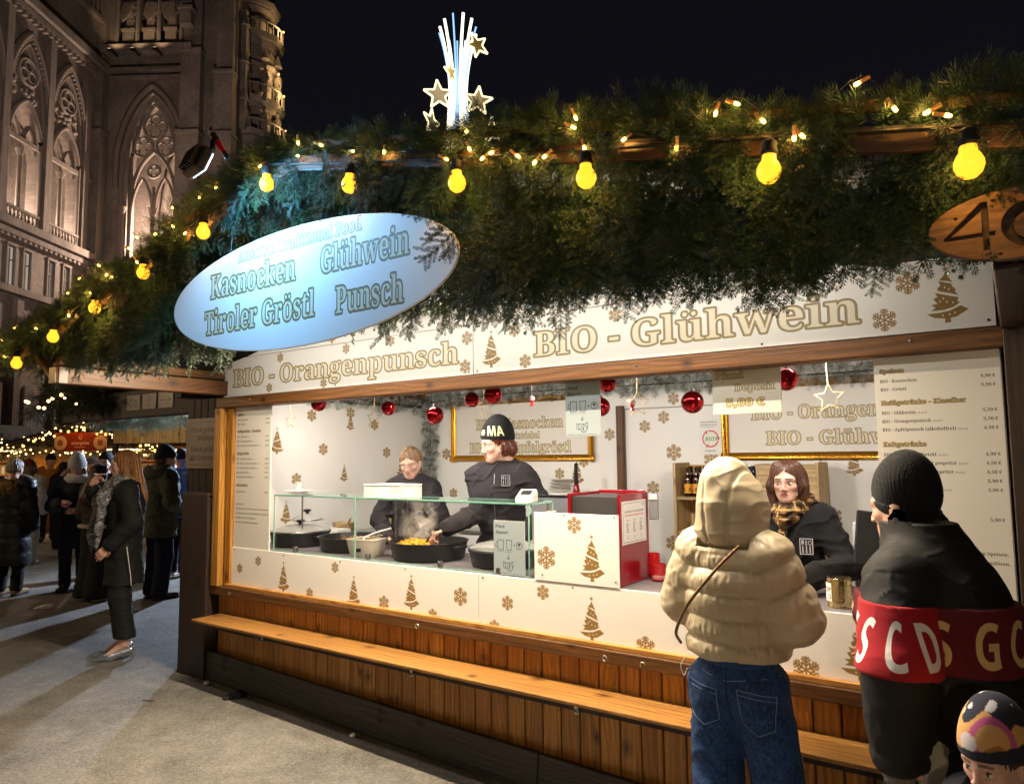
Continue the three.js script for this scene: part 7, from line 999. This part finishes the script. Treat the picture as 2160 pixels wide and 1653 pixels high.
// litter on the ground
for (const [x, z, l, k] of [[-8.97, -0.4, 'crumpled pale paper napkin on the asphalt near the lane', 0.09], [-4.55, 0.17, 'scrap of black cloth on the ground by the skirting board', 0.075], [-3.4, 0.13, 'tiny white paper scrap by the skirting board', 0.016], [-4.95, 0.13, 'small white paper scrap at the left foot of the stall', 0.018]]) { const t = thing('litter', l, 'litter', [x, groundY(x), z], rr(0, 3)); mesh('scrap', [solid([ell([0, 0.008, 0], [k, k * 0.25, k * 0.6]), ell([k * 0.5, 0.01, k * 0.2], [k * 0.6, k * 0.3, k * 0.5])], k * 0.12, { fold: (x, y, z) => k * 0.12 * vnoise(x * 6 / k, y * 6 / k, z * 6 / k) })], l.includes('black') ? M.rubber : M.white, t); }
{ const t = thing('twig', 'thin dark twig lying on the lit asphalt', 'twig', [-4.95, groundY(-4.9) + 0.004, 0.55], 0.4); mesh('twig_stem', [tube([[-0.05, 0, 0], [-0.01, 0.004, 0.012], [0.05, 0, 0]], 0.0025, 10, 4)], M.twig, t); }
// ---------- the town hall behind the market ----------
{
  const stoneT = dataTex(512, 512, (u, v) => { const t = 0.62 + 0.14 * (tnoise(u, v, 6, 1) - 0.5) + 0.1 * (tnoise(u, v, 40, 2) - 0.5) + 0.06 * (tnoise(u, v, 150, 3) - 0.5); const j = 1; return [t * j, t * j * 0.94, t * j * 0.89]; }, true); stoneT.repeat.set(0.2, 0.2);
  const stone = std({ color: 0xd4c8be, map: stoneT, roughness: 0.9, bumpMap: stoneT, bumpScale: 0.008 }), pale = std({ color: 0xd9cdc3, map: stoneT, roughness: 0.9 });
  const t = thing('town_hall', 'neo-Gothic stone town hall with corner tower, tracery window and arcaded wing', 'building', [0, 0, 3.2465], 0.579);
  const U = (g, along = 'x') => boxUV(g, along);
  const B = (name, w, h, d, x, y, z, m = stone, p = t) => mesh(name, [U(bx(w, h, d, x, y, z))], m, p); // x = u, z = -depth
  const pointed = (s, x0, x1, y0, ys, yp) => { const m = (x0 + x1) / 2; s.moveTo(x0, y0); s.lineTo(x0, ys); s.quadraticCurveTo(x0 + (m - x0) * 0.15, ys + (yp - ys) * 0.72, m, yp); s.quadraticCurveTo(x1 - (x1 - m) * 0.15, ys + (yp - ys) * 0.72, x1, ys); s.lineTo(x1, y0); s.closePath(); return s; };
  const archPts = (x0, x1, ys, yp, n = 10, y0) => { const m = (x0 + x1) / 2, q = []; if (y0 !== undefined) q.push([x0, y0]); const C = (a, b, c, k) => a * (1 - k) ** 2 + 2 * b * k * (1 - k) + c * k * k; for (let i = 0; i <= n; i++) { const k = i / n; q.push([C(x0, x0 + (m - x0) * 0.15, m, k), C(ys, ys + (yp - ys) * 0.72, yp, k)]); } for (let i = 1; i <= n; i++) { const k = i / n; q.push([C(m, x1 - (x1 - m) * 0.15, x1, k), C(yp, ys + (yp - ys) * 0.72, ys, k)]); } if (y0 !== undefined) q.push([x1, y0]); return q; };
  const rib = (pts, z, r, n = 6) => tube(pts.map(([x, y]) => V(x, y, z)), r, pts.length * 2, n);
  // --- tower front at depth 45, its window open on a lit room
  const z0 = -45, ws = shp([[-29.2, 0], [-19.6, 0], [-19.6, 36], [-29.2, 36]]); ws.holes.push(pointed(new THREE.Path(), -26.75, -23.6, 10.5, 21.3, 25.3)); ws.holes.push(new THREE.Path().moveTo(-27.9, 29.3).lineTo(-23.3, 29.3).lineTo(-23.3, 35).lineTo(-27.9, 35).closePath());
  mesh('tower_wall', [U(ext(ws, 0.9, 0, 14).translate(0, 0, z0 - 0.9))], stone, t);
  mesh('tower_wall', [U(bx(9.6, 36, 0.4, -24.4, 18, z0 - 4.2)), U(bx(0.4, 36, 3.4, -19.8, 18, z0 - 2.6)), U(bx(9.6, 0.4, 3.4, -24.4, 10.3, z0 - 2.6)), U(bx(9.6, 0.4, 3.4, -24.4, 28.6, z0 - 2.6))], pale, t);
  mesh('niche_wall', [U(bx(4.7, 6, 0.2, -25.6, 32.2, z0 - 1.4))], stone, t);
  const tr = new THREE.Group(); tr.name = 'tracery_window'; t.add(tr); const zt = z0 - 0.35;
  mesh('mullion', [rib(archPts(-26.7, -23.65, 21.3, 25.25, 12, 10.5), zt, 0.13), rod([-25.17, 10.5, zt], [-25.17, 19.6, zt], 0.12), rib(archPts(-26.7, -23.65, 18.9, 22.0, 10), zt, 0.13), rib(archPts(-26.7, -25.17, 17.6, 20.2, 8), zt, 0.1), rib(archPts(-25.17, -23.65, 17.6, 20.2, 8), zt, 0.1)], M.beamDark === 0 ? stone : stone, tr);
  for (const [x, y, r] of [[-25.17, 23.75, 0.8], [-25.95, 22.35, 0.66], [-24.4, 22.35, 0.66], [-25.17, 20.65, 0.42]]) { const g = [new THREE.TorusGeometry(r, 0.09, 6, 28).translate(x, y, zt)]; for (let i = 0; i < 4; i++) { const a = i * PI / 2; g.push(new THREE.TorusGeometry(r * 0.42, 0.055, 5, 16, PI * 1.35).rotateZ(a - PI * 0.675).translate(x + Math.cos(a) * r * 0.5, y + Math.sin(a) * r * 0.5, zt)); g.push(sph(r * 0.09, x + Math.cos(a + PI / 4) * r * 0.36, y + Math.sin(a + PI / 4) * r * 0.36, zt, 6)); } mesh('rosette', g, stone, tr); }
  mesh('hood_mould', [rib(archPts(-27.5, -22.9, 21.5, 26.4, 12, 19.5), z0 + 0.1, 0.2), rib(archPts(-27.15, -23.2, 21.4, 25.9, 12, 12), z0 + 0.02, 0.16)], stone, t);
  for (const x of [-27.0, -23.35, -25.17]) { mesh('column', [cyl(0.16, 0.18, 7, x, 14.2, z0 + 0.02 - (x === -25.17 ? 0.4 : 0), 10), cyl(0.3, 0.18, 0.5, x, 17.9, z0 + 0.02 - (x === -25.17 ? 0.4 : 0), 10)], pale, t); }
  mesh('room_arch', [rib(archPts(-26.4, -24.6, 18.5, 23.5, 10, 10.5), z0 - 3.95, 0.25), rib(archPts(-25.6, -23.4, 19.5, 24, 10, 10.5), z0 - 3.95, 0.2)], pale, t);
  // buttresses with stepped caps
  for (const [x, w, d, steps] of [[-28.9, 1.5, 0.9, [23.1, 28.2, 36]], [-22.45, 1.5, 0.8, [22.9, 28.6, 36]], [-20.2, 1.4, 0.9, [22.7, 27, 36]]]) { let y = 0; steps.forEach((s, i) => { B('buttress', w - i * 0.18, s - y, d - i * 0.2, x, (s + y) / 2, z0 + (d - i * 0.2) / 2 + 0.002 * i); mesh('buttress_cap', [U(bx(w + 0.12 - i * 0.18, 0.22, d + 0.15 - i * 0.2, x, s - 0.1, z0 + (d - i * 0.2) / 2 + 0.07))], pale, t); y = s; }); }
  B('string_course', 6.0, 0.45, 0.75, -25.4, 28.75, z0 + 0.36, pale); B('string_course', 6.0, 0.2, 0.5, -25.4, 27.4, z0 + 0.24); B('string_course', 5.2, 0.18, 0.4, -25.4, 26.9, z0 + 0.18); 
  for (const x of [-27.8, -26.4, -24.95, -23.4]) mesh('niche_column', [cyl(0.12, 0.14, 5.5, x, 32, z0 + 0.05, 10), cyl(0.22, 0.14, 0.25, x, 29.3, z0 + 0.05, 10)], pale, t);
  [[-27.1, 30.4], [-25.68, 30.4], [-24.2, 30.4], [-22.6, 31.1]].forEach(([x, y], i) => {
    const z = z0 + (i === 3 ? 0.95 : -0.3); mesh('plinth', [U(bx(0.95, 0.2, 0.7, x, y, z)), U(bx(0.75, 1.0, 0.55, x, y - 0.6, z))], pale, t);
    const st = mesh('knight_statue', [solid([cap([-0.15, 0, 0], [-0.12, 1.1, 0], 0.16, 0.2), cap([0.15, 0, 0], [0.12, 1.1, 0], 0.16, 0.2), cap([0, 1.1, 0], [0, 1.9, 0], 0.3, 0.36), cap([-0.35, 1.9, 0], [-0.42, 1.2, 0.15], 0.14, 0.12), cap([0.35, 1.9, 0], [0.42, 1.2, 0.15], 0.14, 0.12), ell([0, 2.45, 0.02], [0.19, 0.25, 0.2])], 0.09, { pad: 0.1, fold: crumple(0.05, 4) })], stone, t); st.position.set(x, y + 0.1, z - 0.05);
    const sh = shp([[-0.42, 0.5], [-0.36, 0.62], [0.36, 0.62], [0.42, 0.5], [0.4, -0.1], [0.25, -0.5], [0, -0.75], [-0.25, -0.5], [-0.4, -0.1]]); const s2 = mesh('shield', [ext(sh, 0.06, 0.03)], pale, st); s2.position.set(0.12 * (i % 2 ? 1 : -1), 1.15, 0.42); s2.rotation.set(-0.12, 0.15 * (i - 1.5), (i - 1.5) * 0.16);
  });
  for (const x of [-27.4, -25.9, -24.4]) { const l = new THREE.SpotLight(0xffdfb0, 26, 0, 0.8, 0.6); l.position.set(x, 28.2, z0 + 1.5); l.target.position.set(x + 0.2, 32, z0); l.castShadow = true; l.shadow.radius = 4; t.add(l, l.target); mesh('ledge_lamp', [rbx(0.3, 0.12, 0.2, x, 28.15, z0 + 1.42), bx(0.08, 0.1, 0.9, x, 28.2, z0 + 1.0)], M.iron, t); mesh('lamp_glass', [bx(0.22, 0.02, 0.14, x, 28.225, z0 + 1.42)], glowMat(0xffdfb0, 3), t); }
  { const l = new THREE.PointLight(0xffe8d6, 460); l.position.set(-25.1, 15.2, z0 - 2.0); l.shadow.radius = 5; l.castShadow = true; t.add(l); mesh('room_lamp', sph(0.14, -25.1, 15.2, z0 - 2.0, 12), glowMat(0xffe2c4, 3), t); }
  // --- right corner turret, richly stepped
  const oct = (y0, y1, r0, r1, x = -19.9, z = -48.2) => new THREE.CylinderGeometry(r1, r0, y1 - y0, 8).rotateY(PI / 8).translate(x, (y0 + y1) / 2, z);
  mesh('turret', [U(oct(0, 23.4, 2.2, 2.2)), U(oct(23.4, 30.6, 1.75, 1.75)), U(oct(30.6, 40, 1.45, 1.45))], stone, t);
  for (const [y, r, h] of [[23.5, 2.55, 0.35], [23.1, 2.3, 0.3], [26.0, 2.35, 0.3], [25.6, 2.15, 0.4], [28.6, 2.05, 0.25], [30.7, 2.25, 0.4], [30.2, 1.95, 0.5], [33.2, 1.9, 0.4], [32.8, 1.7, 0.3]]) mesh('turret_cornice', [U(oct(y, y + h, r - 0.12, r))], pale, t);
  for (const [yb, r, yh] of [[26.3, 2.2, 0.9], [23.85, 2.35, 0.7], [31.1, 2.05, 0.8]]) for (let i = 0; i < 26; i++) { const a = i / 26 * 2 * PI; mesh('baluster', [cyl(0.05, 0.06, yh, -19.9 + Math.cos(a) * r, yb + yh / 2, -48.2 + Math.sin(a) * r, 6)], pale, t); }
  for (const [yb, r, yh] of [[26.3, 2.2, 0.9], [23.85, 2.35, 0.7], [31.1, 2.05, 0.8]]) mesh('balcony_rail', [new THREE.TorusGeometry(r, 0.08, 6, 30).rotateX(PI / 2).translate(-19.9, yb + yh, -48.2)], pale, t);
  for (let i = 0; i < 4; i++) for (const k of [0, 1]) { const a = 0.1 + i * 0.62, y = k ? 27.0 : 23.9; const s = mesh('turret_statue', [solid([cap([0, 0, 0], [0, 1.2, 0], 0.26, 0.28), ell([0, 1.65, 0], [0.16, 0.2, 0.16]), cap([0.2, 1.1, 0.1], [0.3, 0.6, 0.25], 0.1, 0.09)], 0.09, { fold: crumple(0.05, 5), pad: 0.05 })], pale, t); s.position.set(-19.9 + Math.cos(a) * 1.95, y, -48.2 + Math.sin(a) * 1.95); mesh('canopy_spire', [new THREE.ConeGeometry(0.32, 0.9, 6).translate(0, 2.6, 0)], stone, s); }
  for (const [x, y, z, k] of [[-17.2, 24.3, -47.6, 8], [-17.35, 26.8, -47.6, 8], [-17.5, 31.6, -47.7, 9], [-17.6, 28.2, -47.2, 5]]) { const l = new THREE.PointLight(0xffdc98, k); l.position.set(x, y, z); l.shadow.radius = 3; l.castShadow = true; t.add(l); mesh('balcony_lamp', sph(0.07, x, y, z, 8), glowMat(0xffca6a, 5), t); }
  for (let k = 0; k < 3; k++) mesh('side_niche', [U(bx(0.35, 1.9, 0.6, -19.4, 24.6 + k * 2.6, -45.8)), new THREE.ConeGeometry(0.4, 1.2, 5).translate(-19.35, 26.2 + k * 2.6, -45.6)], pale, t);
  // --- arcaded wing running towards the viewer along u = -28.7
  const wx = -28.7, bays = [34.6, 38.05, 41.5], sw = shp([[30, 0], [45, 0], [45, 36], [30, 36]]); // shape x = depth
  for (const b of bays) { const h = new THREE.Path(); pointed(h, b - 1.3, b + 1.3, 14.9, 19.6, 21.9); sw.holes.push(h); }
  const wins = [35.0, 36.2, 37.53, 38.78, 40.79, 42.15]; for (const w of wins) sw.holes.push(new THREE.Path().moveTo(w - 0.28, 11.2).lineTo(w + 0.28, 11.2).lineTo(w + 0.28, 13.35).lineTo(w - 0.28, 13.35).closePath());
  const toWing = (g) => g.applyMatrix4(new THREE.Matrix4().makeBasis(V(0, 0, -1), V(0, 1, 0), V(1, 0, 0))); // shape (depth, y, out) -> (u = out, y, z = -depth)
  mesh('wing_wall', [U(toWing(ext(sw, 0.7, 0, 12)).translate(wx - 0.7, 0, 0), 'z')], stone, t);
  mesh('loggia_wall', [U(bx(0.3, 9, 16, wx - 3.6, 18.6, -37.5), 'z'), U(bx(3.2, 0.3, 16, wx - 2, 14.6, -37.5), 'z'), U(bx(3.2, 0.3, 16, wx - 2, 22.6, -37.5), 'z'), U(bx(3.4, 8.4, 0.3, wx - 2.05, 18.6, -45.2))], pale, t);
  const win = (pts, x, r) => tube(pts.map(([w, y]) => V(x, y, -w)), r, pts.length * 2, 6);
  for (const b of bays) {
    mesh('archivolt', [win(archPts(b - 1.72, b + 1.72, 21.4, 25.9, 12, 19.6), wx + 0.12, 0.2), win(archPts(b - 1.45, b + 1.45, 21.3, 25.3, 12, 19.8), wx + 0.04, 0.12), ...Array.from({ length: 30 }, (_, i) => { const q = archPts(b - 1.6, b + 1.6, 21.4, 25.6, 15)[i]; return sph(0.1, wx + 0.16, q[1], -q[0], 6); })], stone, t);
    mesh('archivolt', [win(archPts(b - 1.32, b + 1.32, 19.6, 21.95, 12, 14.9), wx + 0.08, 0.14)], pale, t);
    mesh('relief', [new THREE.TorusGeometry(0.75, 0.12, 6, 24).rotateY(PI / 2).translate(wx + 0.06, 23.6, -b), ...[0, 1, 2].map((i) => new THREE.TorusGeometry(0.3, 0.09, 5, 16).rotateY(PI / 2).translate(wx + 0.06, 23.6 + 0.36 * Math.sin(i * 2.09 + 1.57), -b - 0.36 * Math.cos(i * 2.09 + 1.57))), ...Array.from({ length: 12 }, () => sph(rr(0.12, 0.22), wx + 0.04, rr(22.0, 22.8), -b + rr(-1.2, 1.2), 6))], stone, t);
    mesh('column', [cyl(0.13, 0.15, 3.9, wx - 0.3, 17, -b - 0.2, 10), cyl(0.28, 0.14, 0.4, wx - 0.3, 19, -b - 0.2, 10), win(archPts(b - 1.2, b + 0.2, 19.2, 20.9, 8), wx - 0.3, 0.13), win(archPts(b + 0.2, b + 1.3, 19.2, 20.7, 8), wx - 0.3, 0.13)], stone, t);
    for (let i = 0; i < 9; i++) mesh('baluster', [lathe([[0.04, 0], [0.09, 0.12], [0.11, 0.28], [0.05, 0.5], [0.08, 0.62], [0.08, 0.7]], 8).translate(wx + 0.1, 14.75, -(b - 1.15 + i * 0.29))], pale, t);
    mesh('hand_rail', [U(bx(0.3, 0.14, 2.8, wx + 0.1, 15.5, -b), 'z')], pale, t);
    const l = new THREE.PointLight(0xffecdc, 55); l.position.set(wx - 1.6, 15.6, -b + 0.5); l.shadow.radius = 6; l.castShadow = true; t.add(l); mesh('loggia_lamp', sph(0.12, wx - 1.6, 15.6, -b + 0.5, 8), glowMat(0xffe0c0, 3), t);
    mesh('vault_rib', [rib(archPts(wx - 3.4, wx - 0.8, 18.6, 21.8, 8, 15), -b + 1.72, 0.16), rib(archPts(wx - 3.4, wx - 0.8, 18.6, 21.8, 8, 15), -b - 1.72, 0.16)], pale, t);
    B('pilaster', 0.35, 13, 0.5, wx + 0.16, 21, -(b + 1.72), stone);
  }
  for (const [y, d, h] of [[27.2, 0.7, 0.5], [26.75, 0.45, 0.35], [14.3, 0.6, 0.45], [13.9, 0.4, 0.3], [10.7, 0.45, 0.35], [19.4, 0.15, 0.25], [30.6, 0.3, 0.3]]) B('cornice', d, h, 15, wx + d / 2, y + h / 2, -37.5, y === 27.2 || y === 14.3 ? pale : stone);
  for (let i = 0; i < 34; i++) mesh('dentil', [bx(0.3, 0.22, 0.2, wx + 0.3, 26.6, -30.4 - i * 0.43), bx(0.22, 0.16, 0.2, wx + 0.25, 13.8, -30.4 - i * 0.43)], stone, t);
  for (const w of wins) { const f = mesh('window', [bx(0.12, 2.4, 0.1, wx + 0.03, 12.27, -w - 0.33), bx(0.12, 2.4, 0.1, wx + 0.03, 12.27, -w + 0.33), bx(0.16, 0.14, 0.8, wx + 0.04, 13.46, -w), bx(0.06, 0.06, 0.5, wx - 0.06, 12.6, -w), bx(0.06, 2.1, 0.05, wx - 0.06, 12.2, -w)], stone, t); mesh('pane', [bx(0.02, 2.1, 0.54, wx - 0.1, 12.27, -w)], w > 40 ? glowMat(0x8a8078, 0.5) : glowMat(0xd8cfc4, 0.55), f); mesh('sill', [U(bx(0.3, 0.12, 0.8, wx + 0.1, 11.1, -w), 'z')], pale, f); }
  for (let i = 0; i < 30; i++) mesh('baluster', [cyl(0.09, 0.11, 1.2, wx + 0.15, 31.5, -31 - i * 0.46, 6)], stone, t);
  for (const w of [36.5, 39.8, 43.1]) { B('base_panel', 0.12, 3.6, 1.6, wx + 0.05, 4, -w, pale); B('base_pilaster', 0.3, 10.6, 0.5, wx + 0.13, 5.3, -(w + 1.65), stone); }
  // floodlights on the square for the facade
  const l = new THREE.SpotLight(0xffeee4, LIGHTS.facade, 0, 0.62, 0.5); l.position.set(-13, 6, -22); l.target.position.set(-25.5, 21, -45); l.castShadow = true; l.shadow.radius = 6; t.add(l, l.target);
  t.updateMatrixWorld(true); const fl = thing('facade_flood_lamp', 'flood lamp on a mast in the square that lights the town hall', 'flood lamp', t.localToWorld(V(-13, 0, -21.8)).toArray(), 0.579); mesh('housing', [rbx(0.5, 0.4, 0.3, 0, 5.9, 0, 0.03)], M.black, fl); mesh('mast', [cyl(0.07, 0.09, 5.7, 0, 2.85, 0, 10)], M.iron, fl); mesh('lens', [bx(0.42, 0.32, 0.02, 0, 5.92, -0.16)], glowMat(0xffe6d4, 4), fl);
}
renderer.render(scene, camera);
